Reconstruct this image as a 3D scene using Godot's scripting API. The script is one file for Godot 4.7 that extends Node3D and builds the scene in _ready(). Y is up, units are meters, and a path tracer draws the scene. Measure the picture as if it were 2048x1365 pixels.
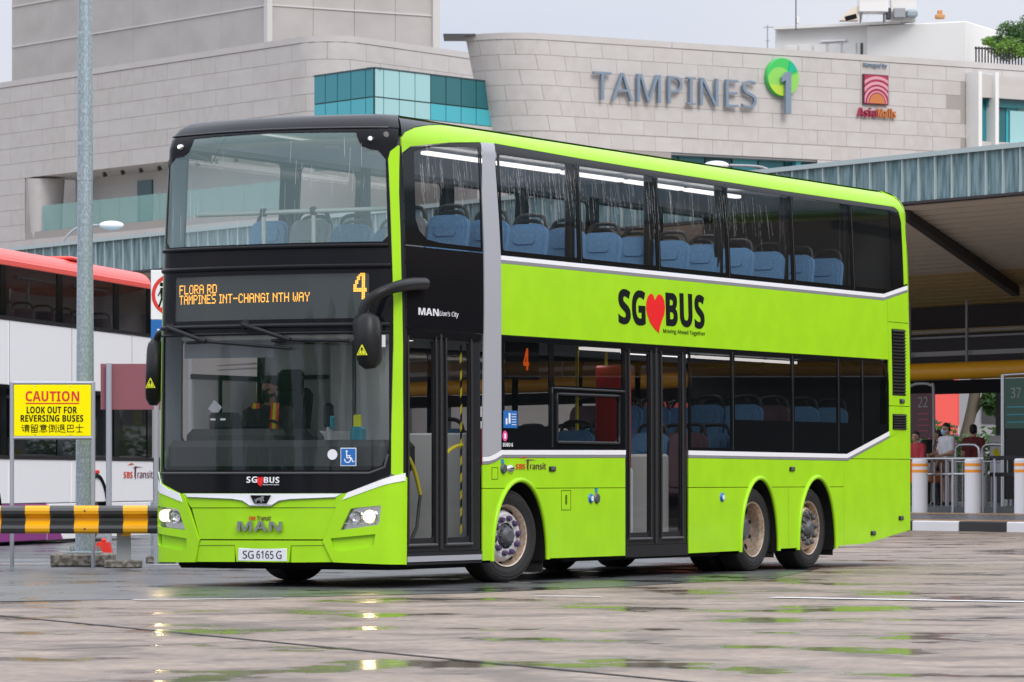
extends Node3D
# A wet bus interchange yard: a lime double-decker turns towards the camera, a second bus behind a guard rail
# on the left, the canopy with its queue on the right, a stone-clad shopping mall behind.  Metres, y up.

var M := {}
var names := {}
var rng := RandomNumberGenerator.new()

func _ready() -> void:
	rng.seed = 77
	# ---- camera: long lens, 1 m above the yard, lens shifted up
	var cam := Camera3D.new()
	cam.name = "camera"
	add_child(cam)
	cam.position = Vector3(0, 1.0, 0)
	cam.projection = Camera3D.PROJECTION_FRUSTUM
	cam.near = 1.0
	cam.far = 2500.0
	cam.size = 2.0 * 682.5 / 8350.0
	cam.frustum_offset = Vector2(0, (957.0 - 682.5) / 8350.0)
	cam.current = true
	var attr := CameraAttributesPhysical.new()
	attr.frustum_focal_length = 147.0
	attr.frustum_focus_distance = 40.5
	attr.frustum_near = 1.0
	attr.frustum_far = 2500.0
	attr.exposure_aperture = 11.5
	cam.attributes = attr
	cam.projection = Camera3D.PROJECTION_FRUSTUM
	cam.keep_aspect = Camera3D.KEEP_HEIGHT
	cam.near = 1.0
	cam.far = 2500.0
	cam.size = 2.0 * 682.5 / 8350.0
	# ---- sky, sun, exposure
	var env := Environment.new()
	env.background_mode = Environment.BG_SKY
	env.sky = Sky.new()
	env.sky.sky_material = overcast_sky()
	env.tonemap_mode = Environment.TONE_MAPPER_LINEAR
	env.tonemap_exposure = 1.22
	env.sdfgi_enabled = true
	env.ssao_enabled = true
	env.ssil_enabled = true
	var we := WorldEnvironment.new()
	we.name = "environment"
	we.environment = env
	add_child(we)
	var sun := DirectionalLight3D.new()
	sun.name = "sun"
	sun.light_energy = 0.5
	sun.light_color = Color(1.0, 0.97, 0.93)
	sun.light_angular_distance = 25.0
	sun.shadow_enabled = true
	add_child(sun)
	sun.rotation_degrees = Vector3(-42, 28, 0)
	# ---- the place
	make_materials()
	build_ground()
	build_mall()
	build_canopy()
	build_main_bus()
	build_left_bus()
	build_left_things()
	build_platform_things()
	build_back_things()

func overcast_sky() -> PanoramaSkyMaterial:
	var w := 512
	var h := 256
	var im := Image.create(w, h, false, Image.FORMAT_RGBF)
	var no := FastNoiseLite.new()
	no.seed = 5
	no.noise_type = FastNoiseLite.TYPE_SIMPLEX_SMOOTH
	no.frequency = 1.6
	no.fractal_octaves = 5
	for y in h:
		var el := (0.5 - (y + 0.5) / h) * PI
		for x in w:
			var az := (x + 0.5) / w * TAU
			var d := Vector3(cos(el) * cos(az), sin(el), cos(el) * sin(az))
			var s := maxf(sin(el), 0.0)
			var l := 0.50 * (1.0 + 2.7 * s)
			var n := no.get_noise_3d(d.x * 1.6, d.y * 5.0, d.z * 1.6)
			var k := clampf(0.5 + 1.1 * n, 0.0, 1.0)
			l *= 0.86 + 0.24 * k
			var c := Vector3(0.86, 0.96, 1.17).lerp(Vector3(1.0, 1.0, 1.04), k)
			if el < 0.0:
				l *= clampf(1.0 + el * 6.0, 0.3, 1.0)
			im.set_pixel(x, y, Color(c.x * l, c.y * l, c.z * l))
	var m := PanoramaSkyMaterial.new()
	m.panorama = ImageTexture.create_from_image(im)
	return m

# ------------------------------------------------------------------ meshes
class MB:
	var v := PackedVector3Array()
	var n := PackedVector3Array()
	var uv := PackedVector2Array()
	var c := PackedColorArray()
	var col := Color.WHITE
	func tri(a: Vector3, b: Vector3, d: Vector3, na: Vector3, nb: Vector3, nd: Vector3, ua := Vector2.ZERO, ub := Vector2.ZERO, ud := Vector2.ZERO) -> void:
		var g := (d - a).cross(b - a)
		if g.length_squared() < 1e-16:
			return
		if g.dot(na + nb + nd) >= 0.0:
			v.append_array([a, b, d]); n.append_array([na, nb, nd]); uv.append_array([ua, ub, ud])
		else:
			v.append_array([a, d, b]); n.append_array([na, nd, nb]); uv.append_array([ua, ud, ub])
		c.append_array([col, col, col])
	func ftri(a: Vector3, b: Vector3, d: Vector3, out: Vector3) -> void:
		var g := (d - a).cross(b - a)
		if g.length_squared() < 1e-16:
			return
		g = g.normalized()
		if g.dot(out) < 0.0:
			g = -g
		tri(a, b, d, g, g, g)
	func quad(a: Vector3, b: Vector3, d: Vector3, e: Vector3, out: Vector3) -> void:
		ftri(a, b, d, out)
		ftri(a, d, e, out)
	func quadn(p: Array, nn: Array) -> void:
		tri(p[0], p[1], p[2], nn[0], nn[1], nn[2])
		tri(p[0], p[2], p[3], nn[0], nn[2], nn[3])
	# box with chamfered edges
	func box(at: Vector3, size: Vector3, b := 0.0, basis := Basis()) -> void:
		var h := size * 0.5
		b = minf(b, minf(h.x, minf(h.y, h.z)) * 0.98)
		for ax in 3:
			var i := (ax + 1) % 3
			var j := (ax + 2) % 3
			for s in [-1.0, 1.0]:
				var q := []
				for st in [[-1.0, -1.0], [1.0, -1.0], [1.0, 1.0], [-1.0, 1.0]]:
					var p := Vector3.ZERO
					p[ax] = s * h[ax]
					p[i] = st[0] * (h[i] - b)
					p[j] = st[1] * (h[j] - b)
					q.append(at + basis * p)
				var o := Vector3.ZERO
				o[ax] = s
				quad(q[0], q[1], q[2], q[3], basis * o)
			if b > 0.0:
				for s in [-1.0, 1.0]:
					for t in [-1.0, 1.0]:
						var q := []
						for e in [[-1.0, 0], [1.0, 0], [1.0, 1], [-1.0, 1]]:
							var p := Vector3.ZERO
							p[ax] = e[0] * (h[ax] - b)
							p[i] = s * (h[i] if e[1] == 0 else h[i] - b)
							p[j] = t * (h[j] - b if e[1] == 0 else h[j])
							q.append(at + basis * p)
						var o := Vector3.ZERO
						o[i] = s
						o[j] = t
						quad(q[0], q[1], q[2], q[3], basis * o)
		if b > 0.0:
			for sx in [-1.0, 1.0]:
				for sy in [-1.0, 1.0]:
					for sz in [-1.0, 1.0]:
						var o := Vector3(sx, sy, sz)
						ftri(at + basis * Vector3(sx * h.x, sy * (h.y - b), sz * (h.z - b)), at + basis * Vector3(sx * (h.x - b), sy * h.y, sz * (h.z - b)), at + basis * Vector3(sx * (h.x - b), sy * (h.y - b), sz * h.z), basis * o)
	# round bar along a path; r is a number or one radius per point; squash flattens along the second axis
	func tube(p: Array, r, sides := 8, caps := true) -> void:
		var rings := []
		var dirs := []
		var up := Vector3.UP
		var d0: Vector3 = (p[1] - p[0]).normalized()
		if absf(d0.dot(up)) > 0.9:
			up = Vector3.RIGHT
		var sx := d0.cross(up).normalized()
		for i in p.size():
			var d: Vector3
			if i == 0: d = d0
			elif i == p.size() - 1: d = (p[i] - p[i - 1]).normalized()
			else: d = ((p[i + 1] - p[i]).normalized() + (p[i] - p[i - 1]).normalized()).normalized()
			sx = (sx - d * sx.dot(d)).normalized()
			var sy := d.cross(sx)
			var rr: float = r[i] if r is Array else r
			var ring := []
			var nr := []
			for k in sides:
				var a := TAU * k / sides
				var o := sx * cos(a) + sy * sin(a)
				ring.append(p[i] + o * rr)
				nr.append(o)
			rings.append(ring)
			dirs.append(nr)
		for i in p.size() - 1:
			for k in sides:
				var l := (k + 1) % sides
				quadn([rings[i][k], rings[i][l], rings[i + 1][l], rings[i + 1][k]], [dirs[i][k], dirs[i][l], dirs[i + 1][l], dirs[i + 1][k]])
		if caps:
			for e in [0, p.size() - 1]:
				var o: Vector3 = (p[0] - p[1]) if e == 0 else (p[e] - p[e - 1])
				for k in range(1, sides - 1):
					ftri(rings[e][0], rings[e][k], rings[e][k + 1], o)
	# turned shape: profile of (radius, height along the axis), axis = basis.z of x
	func lathe(profile: Array, x: Transform3D, segs := 32, smooth := true) -> void:
		for i in profile.size() - 1:
			var a: Vector2 = profile[i]
			var b: Vector2 = profile[i + 1]
			var t := b - a
			var nn := Vector2(t.y, -t.x).normalized()
			for k in segs:
				var a0 := TAU * k / segs
				var a1 := TAU * (k + 1) / segs
				var q := []
				var m := []
				for e in [[a, a0], [a, a1], [b, a1], [b, a0]]:
					var cs := cos(e[1])
					var sn := sin(e[1])
					q.append(x * Vector3(e[0].x * cs, e[0].x * sn, e[0].y))
					m.append((x.basis * Vector3(nn.x * cs, nn.x * sn, nn.y)).normalized())
				quadn(q, m)
	# flat outline pushed out along z of x from z0 to z1
	func prism(poly: PackedVector2Array, z0: float, z1: float, x := Transform3D()) -> void:
		var ix := Geometry2D.triangulate_polygon(poly)
		for e in [[z0, -1.0], [z1, 1.0]]:
			for i in range(0, ix.size(), 3):
				var q := []
				for k in 3:
					q.append(x * Vector3(poly[ix[i + k]].x, poly[ix[i + k]].y, e[0]))
				ftri(q[0], q[1], q[2], x.basis.z * (e[1] * signf(z1 - z0)))
		var cw := 1.0 if Geometry2D.is_polygon_clockwise(poly) else -1.0
		for i in poly.size():
			var a := poly[i]
			var b := poly[(i + 1) % poly.size()]
			var o := Vector3(-(b - a).y, (b - a).x, 0) * cw
			quad(x * Vector3(a.x, a.y, z0), x * Vector3(b.x, b.y, z0), x * Vector3(b.x, b.y, z1), x * Vector3(a.x, a.y, z1), x.basis * o)
	# ellipsoid
	func ball(at: Vector3, r: Vector3, segs := 12, rings := 8, basis := Basis()) -> void:
		for i in rings:
			var t0 := PI * i / rings - PI / 2
			var t1 := PI * (i + 1) / rings - PI / 2
			for k in segs:
				var a0 := TAU * k / segs
				var a1 := TAU * (k + 1) / segs
				var q := []
				var m := []
				for e in [[t0, a0], [t0, a1], [t1, a1], [t1, a0]]:
					var d := Vector3(cos(e[0]) * cos(e[1]), sin(e[0]), cos(e[0]) * sin(e[1]))
					q.append(at + basis * (d * r))
					m.append((basis * (d / r)).normalized())
				quadn(q, m)
	func mesh() -> ArrayMesh:
		var a := []
		a.resize(Mesh.ARRAY_MAX)
		a[Mesh.ARRAY_VERTEX] = v
		a[Mesh.ARRAY_NORMAL] = n
		a[Mesh.ARRAY_TEX_UV] = uv
		a[Mesh.ARRAY_COLOR] = c
		var m := ArrayMesh.new()
		if v.size():
			m.add_surface_from_arrays(Mesh.PRIMITIVE_TRIANGLES, a)
		return m

func numbered(called: String, parent: Node = self) -> String:
	var key := str(parent.get_instance_id()) + called
	names[key] = names.get(key, 0) + 1
	return called if names[key] == 1 else "%s_%03d" % [called, names[key] - 1]

func put(called: String, mesh: Mesh, m: Material, parent: Node = self, x := Transform3D()) -> MeshInstance3D:
	var o := MeshInstance3D.new()
	o.name = numbered(called, parent)
	o.mesh = mesh
	o.material_override = m
	o.transform = x
	parent.add_child(o, true)
	return o

func obj(called: String, b: MB, m: Material, parent: Node = self, x := Transform3D()) -> MeshInstance3D:
	return put(called, b.mesh(), m, parent, x)

func tag(o: Node, label: String, category: String, group := "") -> void:
	o.set_meta("label", label)
	o.set_meta("category", category)
	if group:
		o.set_meta("group", group)

func thing(called: String, label: String, category: String, at := Vector3.ZERO, turn := 0.0, group := "") -> Node3D:
	var o := Node3D.new()
	o.name = numbered(called)
	add_child(o, true)
	o.position = at
	o.rotation_degrees.y = turn
	tag(o, label, category, group)
	return o

func struct(o: Node) -> Node:
	o.set_meta("kind", "structure")
	return o

func stuff(o: Node) -> Node:
	o.set_meta("kind", "stuff")
	return o

func boxm(size: Vector3, bevel := 0.0) -> ArrayMesh:
	var b := MB.new()
	b.box(Vector3.ZERO, size, bevel)
	return b.mesh()

func at(x: float, y: float, z: float) -> Transform3D:
	return Transform3D(Basis(), Vector3(x, y, z))

func bx(called: String, parent: Node, m: Material, at_: Vector3, size: Vector3, bevel := 0.0, basis := Basis()) -> MeshInstance3D:
	var b := MB.new()
	b.box(Vector3.ZERO, size, bevel)
	return obj(called, b, m, parent, Transform3D(basis, at_))

func bar(called: String, parent: Node, m: Material, p: Array, r, sides := 8) -> MeshInstance3D:
	var b := MB.new()
	b.tube(p, r, sides)
	return obj(called, b, m, parent)

# smooth path through control points
func curve(p: Array, steps := 6) -> Array:
	var o := []
	for i in p.size() - 1:
		var a: Vector3 = p[maxi(i - 1, 0)]
		var b: Vector3 = p[i]
		var c: Vector3 = p[i + 1]
		var d: Vector3 = p[mini(i + 2, p.size() - 1)]
		for k in steps:
			o.append(b.cubic_interpolate(c, a, d, float(k) / steps))
	o.append(p[-1])
	return o

# lettering fitted to the rectangle x0..x1, y0..y1 of the plane x (facing its z), depth thick
func letters(called: String, parent: Node, text: String, m: Material, x: Transform3D, x0: float, x1: float, y0: float, y1: float, depth := 0.004, bold := true, face := "Droid Sans", slant := 0.0, heavy := 0.0) -> MeshInstance3D:
	var f := SystemFont.new()
	f.font_names = PackedStringArray([face])
	f.font_weight = 700 if bold else 400
	var t := TextMesh.new()
	t.font = f
	if heavy != 0.0:
		var fv := FontVariation.new()
		fv.base_font = f
		fv.variation_embolden = heavy
		t.font = fv
	t.text = text
	t.font_size = 64
	t.pixel_size = 0.01
	t.depth = 1.0
	t.curve_step = 2.0
	var box := t.get_aabb()
	var sx := (x1 - x0) / box.size.x
	var sy := (y1 - y0) / box.size.y
	var b := Basis(Vector3(sx, 0, 0), Vector3(slant * sy, sy, 0), Vector3(0, 0, depth))
	var c := Vector3((x0 + x1) * 0.5, (y0 + y1) * 0.5, 0) - b * (box.position + box.size * Vector3(0.5, 0.5, 0)) 
	c.z = depth * 0.5
	return put(called, t, m, parent, x * Transform3D(b, c))

func disc(r0: float, r1: float, a0 := 0.0, a1 := TAU, n := 24) -> PackedVector2Array:
	var p := PackedVector2Array()
	if r0 > 0.0 and a1 - a0 >= TAU - 0.001:
		a1 -= 0.01
	for i in n + (0 if a1 - a0 >= TAU - 0.001 and r0 == 0.0 else 1):
		var a := lerpf(a0, a1, float(i) / n)
		p.append(Vector2(cos(a), sin(a)) * r1)
	if r0 > 0.0:
		for i in n + 1:
			var a := lerpf(a1, a0, float(i) / n)
			p.append(Vector2(cos(a), sin(a)) * r0)
	return p

func flat(called: String, parent: Node, m: Material, poly: PackedVector2Array, x: Transform3D, depth := 0.004) -> MeshInstance3D:
	var b := MB.new()
	b.prism(poly, 0.0, depth)
	return obj(called, b, m, parent, x)

func pts(a: Array) -> PackedVector2Array:
	var p := PackedVector2Array()
	for i in range(0, a.size(), 2):
		p.append(Vector2(a[i], a[i + 1]))
	return p

func rect(x0: float, x1: float, y0: float, y1: float, r := 0.0) -> PackedVector2Array:
	if r <= 0.0:
		return PackedVector2Array([Vector2(x0, y0), Vector2(x1, y0), Vector2(x1, y1), Vector2(x0, y1)])
	var p := PackedVector2Array()
	for e in [[x1 - r, y0 + r, -PI / 2], [x1 - r, y1 - r, 0.0], [x0 + r, y1 - r, PI / 2], [x0 + r, y0 + r, PI]]:
		for i in 6:
			var a: float = e[2] + PI / 2 * i / 5.0
			p.append(Vector2(e[0] + r * cos(a), e[1] + r * sin(a)))
	return p

# ------------------------------------------------------------------ materials
func lin(r: float, g: float, b: float) -> Color:
	return Color(r, g, b).linear_to_srgb()

func mat(called: String, c: Color, rough := 0.6, metal := 0.0) -> StandardMaterial3D:
	var m := StandardMaterial3D.new()
	m.resource_name = called
	m.albedo_color = c
	m.roughness = rough
	m.metallic = metal
	M[called] = m
	return m

func noise(freq: float, octaves: int, sd: int, c0: Color, c1: Color, size := 512, cell := false, lo := 0.25, hi := 0.75) -> NoiseTexture2D:
	var f := FastNoiseLite.new()
	f.seed = sd
	f.frequency = freq
	f.fractal_octaves = octaves
	f.noise_type = FastNoiseLite.TYPE_CELLULAR if cell else FastNoiseLite.TYPE_SIMPLEX_SMOOTH
	var t := NoiseTexture2D.new()
	t.width = size
	t.height = size
	t.seamless = true
	t.noise = f
	var g := Gradient.new()
	g.offsets = PackedFloat32Array([lo, hi])
	g.colors = PackedColorArray([c0, c1])
	t.color_ramp = g
	return t

func tri_tex(m: StandardMaterial3D, t: Texture2D, scale: Vector3, world := false) -> void:
	m.albedo_texture = t
	m.uv1_triplanar = true
	m.uv1_world_triplanar = world
	m.uv1_scale = scale

func glass(called: String, tint: Color, alpha: float) -> StandardMaterial3D:
	var m := mat(called, Color(tint, alpha), 0.02)
	m.transparency = BaseMaterial3D.TRANSPARENCY_ALPHA
	m.cull_mode = BaseMaterial3D.CULL_DISABLED
	return m

func lamp(called: String, c: Color, energy: float) -> StandardMaterial3D:
	var m := mat(called, Color(c.r * 0.6, c.g * 0.6, c.b * 0.6), 0.4)
	m.emission_enabled = true
	m.emission = c
	m.emission_energy_multiplier = energy
	return m

func make_materials() -> void:
	var g := mat("lime_paint", lin(0.345, 0.665, 0.014), 0.34)
	g.metallic_specular = 0.28
	g.clearcoat_enabled = true
	g.clearcoat = 0.18
	g.clearcoat_roughness = 0.06
	# faint road film on the paint
	tri_tex(g, noise(0.012, 4, 3, Color(0.972, 0.975, 0.97), Color(1, 1, 1), 512), Vector3(0.35, 0.35, 0.35))
	mat("black_gloss", lin(0.008, 0.008, 0.01), 0.09)
	mat("black_satin", lin(0.016, 0.017, 0.02), 0.32)
	mat("black_frit", lin(0.006, 0.007, 0.008), 0.06)
	var rb := mat("rubber", lin(0.016, 0.016, 0.017), 0.75)
	tri_tex(rb, noise(0.05, 4, 4, Color(0.7, 0.7, 0.7), Color(1.2, 1.15, 1.1)), Vector3(2, 2, 2))
	mat("black_matte", lin(0.012, 0.012, 0.013), 0.85)
	mat("dark_grey", lin(0.05, 0.052, 0.056), 0.5)
	mat("mirror_plastic", lin(0.012, 0.0125, 0.014), 0.40)
	mat("wheel_silver", lin(0.60, 0.59, 0.60), 0.42, 0.3)
	mat("wheel_dirty", lin(0.20, 0.16, 0.13), 0.6, 0.3)
	mat("dash_black", lin(0.018, 0.021, 0.022), 0.55)
	mat("silver_paint", lin(0.42, 0.43, 0.47), 0.35, 0.25)
	mat("white_paint", lin(0.80, 0.80, 0.83), 0.35)
	mat("grey_stripe", lin(0.22, 0.22, 0.24), 0.4)
	mat("chrome", lin(0.62, 0.62, 0.64), 0.14, 1.0)
	var al := mat("alloy", lin(0.66, 0.59, 0.52), 0.34, 0.75)
	tri_tex(al, noise(0.02, 4, 12, Color(0.86, 0.78, 0.70), Color(1, 1, 1)), Vector3(2, 2, 2))
	mat("hub_grey", lin(0.085, 0.09, 0.10), 0.5, 0.2)
	mat("purple_plastic", lin(0.075, 0.05, 0.12), 0.45)
	mat("red_paint", lin(0.75, 0.01, 0.012), 0.35)
	mat("ink", lin(0.006, 0.008, 0.008), 0.7)
	mat("plate_white", lin(0.72, 0.72, 0.76), 0.35)
	var sb := mat("seat_blue", lin(0.16, 0.34, 0.58), 0.85)
	tri_tex(sb, noise(0.05, 3, 71, Color(0.86, 0.88, 0.90), Color(1, 1, 1), 256, true, 0.2, 0.8), Vector3(3.0, 3.0, 3.0))
	mat("seat_grey", lin(0.30, 0.33, 0.35), 0.8)
	mat("seat_red", lin(0.40, 0.02, 0.03), 0.8)
	mat("seat_plum", lin(0.16, 0.10, 0.12), 0.8)
	mat("seat_frame", lin(0.03, 0.032, 0.036), 0.5)
	mat("interior_white", lin(0.62, 0.64, 0.64), 0.6)
	mat("interior_grey", lin(0.40, 0.43, 0.44), 0.6)
	mat("interior_floor", lin(0.10, 0.11, 0.12), 0.6)
	mat("yellow_rail", lin(0.80, 0.70, 0.03), 0.4)
	mat("red_panel", lin(0.42, 0.015, 0.02), 0.5)
	mat("teal_plastic", lin(0.02, 0.25, 0.33), 0.5)
	mat("sign_blue", lin(0.01, 0.13, 0.42), 0.4)
	mat("sign_yellow", lin(0.98, 0.83, 0.0), 0.75)
	mat("hi_yellow", lin(0.75, 0.80, 0.02), 0.4)
	mat("sign_red", lin(0.68, 0.03, 0.02), 0.4)
	mat("pink", lin(0.75, 0.06, 0.30), 0.5)
	mat("orange", lin(0.85, 0.16, 0.02), 0.5)
	mat("text_red", lin(0.60, 0.06, 0.015), 0.5)
	mat("text_maroon", lin(0.10, 0.02, 0.04), 0.5)
	glass("windscreen_glass", lin(0.42, 0.62, 0.62), 0.05)
	M.windscreen_glass.metallic = 0.16
	glass("cab_glass", lin(0.008, 0.030, 0.028), 0.14)
	glass("side_glass", lin(0.010, 0.013, 0.014), 0.34)
	glass("lower_glass", lin(0.003, 0.004, 0.0045), 0.64)
	glass("door_glass", lin(0.005, 0.005, 0.006), 0.34)
	glass("clear_glass", lin(0.5, 0.5, 0.5), 0.06)
	glass("teal_rail_glass", lin(0.20, 0.42, 0.38), 0.45)
	glass("water", lin(0.80, 0.82, 0.85), 0.50)
	lamp("led_orange", Color(1.0, 0.70, 0.20), 1.7)
	lamp("led_red", Color(1.0, 0.38, 0.08), 0.9)
	lamp("head_lamp", Color(1.0, 0.90, 0.72), 4.5)
	lamp("marker_lamp", Color(1.0, 0.98, 0.90), 3.0)
	lamp("strip_lamp", Color(1.0, 0.98, 0.97), 1.5)
	# galvanised steel: spangle
	var gz := mat("galvanised", lin(0.62, 0.68, 0.72), 0.42, 0.55)
	tri_tex(gz, noise(0.06, 2, 21, Color(0.66, 0.69, 0.70), Color(0.93, 0.95, 0.96), 512, true, 0.1, 0.9), Vector3(1.6, 0.8, 1.6))
	gz.roughness_texture = noise(0.05, 3, 22, Color(0.7, 0.7, 0.7), Color(1, 1, 1))
	mat("steel_tube", lin(0.42, 0.43, 0.50), 0.35, 0.4)
	mat("stainless", lin(0.55, 0.56, 0.58), 0.22, 0.9)
	var cn := mat("concrete", lin(0.27, 0.25, 0.23), 0.8)
	tri_tex(cn, noise(0.02, 5, 31, Color(0.62, 0.6, 0.56), Color(1, 1, 1)), Vector3(1.2, 1.2, 1.2), true)
	var st := mat("stone", lin(0.505, 0.485, 0.47), 0.65)
	tri_tex(st, noise(0.012, 5, 41, Color(0.965, 0.96, 0.955), Color(1, 1, 1)), Vector3(0.15, 0.15, 0.15), true)
	var st2 := mat("stone_tan", lin(0.495, 0.474, 0.457), 0.65)
	tri_tex(st2, noise(0.02, 5, 43, Color(0.96, 0.955, 0.95), Color(1, 1, 1)), Vector3(0.2, 0.1, 0.2), true)
	var st3 := mat("stone_pale", lin(0.515, 0.495, 0.48), 0.65)
	tri_tex(st3, noise(0.015, 5, 45, Color(0.97, 0.965, 0.96), Color(1, 1, 1)), Vector3(0.1, 0.2, 0.1), true)
	mat("joint", lin(0.33, 0.305, 0.285), 0.9)
	var cl := mat("tower_cladding", lin(0.45, 0.425, 0.405), 0.6)
	tri_tex(cl, noise(0.01, 4, 47, Color(0.93, 0.93, 0.93), Color(1, 1, 1)), Vector3(0.08, 0.08, 0.08), true)
	mat("tower_pale", lin(0.55, 0.53, 0.51), 0.6)
	mat("render_white", lin(0.74, 0.73, 0.71), 0.7)
	mat("render_cream", lin(0.70, 0.62, 0.50), 0.7)
	mat("frame_dark", lin(0.03, 0.06, 0.07), 0.4)
	for e in [["pane_dark", 0.02, 0.13, 0.15], ["pane_mid", 0.03, 0.24, 0.29], ["pane_bright", 0.06, 0.40, 0.47], ["pane_pale", 0.32, 0.55, 0.56]]:
		mat(e[0], lin(e[1], e[2], e[3]), 0.08)
	mat("letter_grey", lin(0.19, 0.25, 0.32), 0.45, 0.1)
	# weathered teal metal sheet
	var tm := mat("teal_sheet", lin(0.24, 0.34, 0.36), 0.55)
	tri_tex(tm, noise(0.02, 5, 51, Color(0.55, 0.66, 0.68), Color(1.0, 1.0, 1.0)), Vector3(0.9, 0.10, 0.9), true)
	mat("teal_rib", lin(0.42, 0.50, 0.50), 0.5)
	mat("soffit", lin(0.66, 0.58, 0.48), 0.7)
	mat("soffit_tan", lin(0.58, 0.40, 0.17), 0.7)
	mat("beam_dark", lin(0.028, 0.022, 0.026), 0.6)
	mat("pipe_yellow", lin(0.85, 0.40, 0.01), 0.4)
	mat("grey_paint", lin(0.30, 0.31, 0.33), 0.5)
	var rw := mat("rail_black", lin(0.016, 0.017, 0.02), 0.35)
	rw.clearcoat_enabled = true
	mat("rail_yellow", lin(0.85, 0.40, 0.005), 0.38)
	mat("bus_white", lin(0.82, 0.82, 0.84), 0.35)
	mat("bus_red", lin(0.80, 0.10, 0.08), 0.35)
	mat("bus_purple", lin(0.24, 0.03, 0.20), 0.4)
	mat("plate_maroon", lin(0.24, 0.08, 0.10), 0.4)
	mat("leaf", lin(0.04, 0.10, 0.025), 0.6)
	mat("leaf_light", lin(0.14, 0.26, 0.03), 0.6)
	mat("bark", lin(0.16, 0.13, 0.10), 0.9)
	for l in ["leaf", "leaf_light"]:
		M[l].backlight_enabled = true
		M[l].backlight = lin(0.08, 0.16, 0.03)
	mat("barrier_red", lin(0.72, 0.03, 0.015), 0.45)
	mat("kerb_white", lin(0.72, 0.72, 0.73), 0.5)
	mat("kerb_black", lin(0.02, 0.02, 0.022), 0.5)
	var pv := mat("paving", lin(0.20, 0.20, 0.21), 0.45)
	tri_tex(pv, noise(0.03, 5, 61, Color(0.6, 0.6, 0.6), Color(1, 1, 1)), Vector3(0.5, 0.5, 0.5), true)
	mat("paving_tan", lin(0.36, 0.22, 0.12), 0.5)
	mat("platform_floor", lin(0.11, 0.12, 0.12), 0.4)
	mat("bollard_white", lin(0.72, 0.71, 0.74), 0.45)
	mat("bollard_orange", lin(0.85, 0.30, 0.02), 0.45)
	mat("road_white", lin(0.62, 0.62, 0.62), 0.6)
	mat("joint_line", lin(0.012, 0.013, 0.017), 0.8)
	var sk := mat("figure", Color.WHITE, 0.75)
	sk.vertex_color_use_as_albedo = true
	M.ink.metallic_specular = 0.2
	for e in [["black_gloss", 0.3], ["black_frit", 0.32], ["side_glass", 0.38], ["lower_glass", 0.38], ["door_glass", 0.4], ["black_satin", 0.32], ["mirror_plastic", 0.35], ["black_matte", 0.25]]:
		M[e[0]].metallic_specular = e[1]
	M.sign_yellow.metallic_specular = 0.25

# ------------------------------------------------------------------ ground
func seamless(sd: int, freq: float, oct: int, size: int) -> PackedByteArray:
	var f := FastNoiseLite.new()
	f.seed = sd
	f.frequency = freq
	f.fractal_octaves = oct
	f.noise_type = FastNoiseLite.TYPE_SIMPLEX_SMOOTH
	return f.get_seamless_image(size, size).get_data()

func wet_surface(called: String, sd: int, dry: Color, wet: Color, dry_rough: float, wet_rough: float, level: float, size := 1024) -> StandardMaterial3D:
	var a := seamless(sd, 0.011, 4, size)
	var b := seamless(sd + 1, 0.06, 4, size)
	var f := seamless(sd + 2, 0.25, 3, size)
	var e := seamless(sd + 3, 0.02, 5, size)
	var col := PackedByteArray()
	var rou := PackedByteArray()
	var hei := PackedByteArray()
	col.resize(size * size * 3)
	rou.resize(size * size)
	hei.resize(size * size)
	for i in size * size:
		var p := (a[i] * 0.72 + b[i] * 0.28) / 255.0
		var k := smoothstep(level - 0.075, level + 0.085, p)
		var damp := smoothstep(level - 0.28, level, p)
		var g := f[i] / 255.0
		var s := b[i] / 255.0
		var t := (0.80 + 0.25 * s + 0.36 * (g - 0.5)) * (1.0 - 0.22 * smoothstep(0.54, 0.76, e[i] / 255.0))
		var c := dry.lerp(wet, maxf(k, damp * 0.45))
		col[i * 3] = clampi(int(c.r * t * 255.0), 0, 255)
		col[i * 3 + 1] = clampi(int(c.g * t * 255.0), 0, 255)
		col[i * 3 + 2] = clampi(int(c.b * t * 255.0), 0, 255)
		rou[i] = clampi(int(255.0 * lerpf(dry_rough * (0.8 + 0.3 * g) - 0.06 * damp, wet_rough, k)), 0, 255)
		hei[i] = clampi(int(255.0 * lerpf(0.35 + 0.65 * g, 0.42 + 0.02 * g, k)), 0, 255)
	var m := mat(called, Color.WHITE, 1.0)
	m.albedo_texture = ImageTexture.create_from_image(Image.create_from_data(size, size, false, Image.FORMAT_RGB8, col))
	m.roughness_texture = ImageTexture.create_from_image(Image.create_from_data(size, size, false, Image.FORMAT_L8, rou))
	m.heightmap_enabled = true
	m.heightmap_texture = ImageTexture.create_from_image(Image.create_from_data(size, size, false, Image.FORMAT_L8, hei))
	m.heightmap_scale = 0.14
	return m

func sheet(called: String, poly: Array, y: float, m: Material, scale := 1.0) -> MeshInstance3D:
	# poly: x, depth pairs; texture coordinates in metres times scale
	var b := MB.new()
	var p := pts(poly)
	var ix := Geometry2D.triangulate_polygon(p)
	for i in range(0, ix.size(), 3):
		var q := []
		for k in 3:
			q.append(p[ix[i + k]])
		b.tri(Vector3(q[0].x, y, -q[0].y), Vector3(q[1].x, y, -q[1].y), Vector3(q[2].x, y, -q[2].y), Vector3.UP, Vector3.UP, Vector3.UP, q[0] * scale, q[1] * scale, q[2] * scale)
	var o := obj(called, b, m)
	struct(o)
	return o

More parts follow.
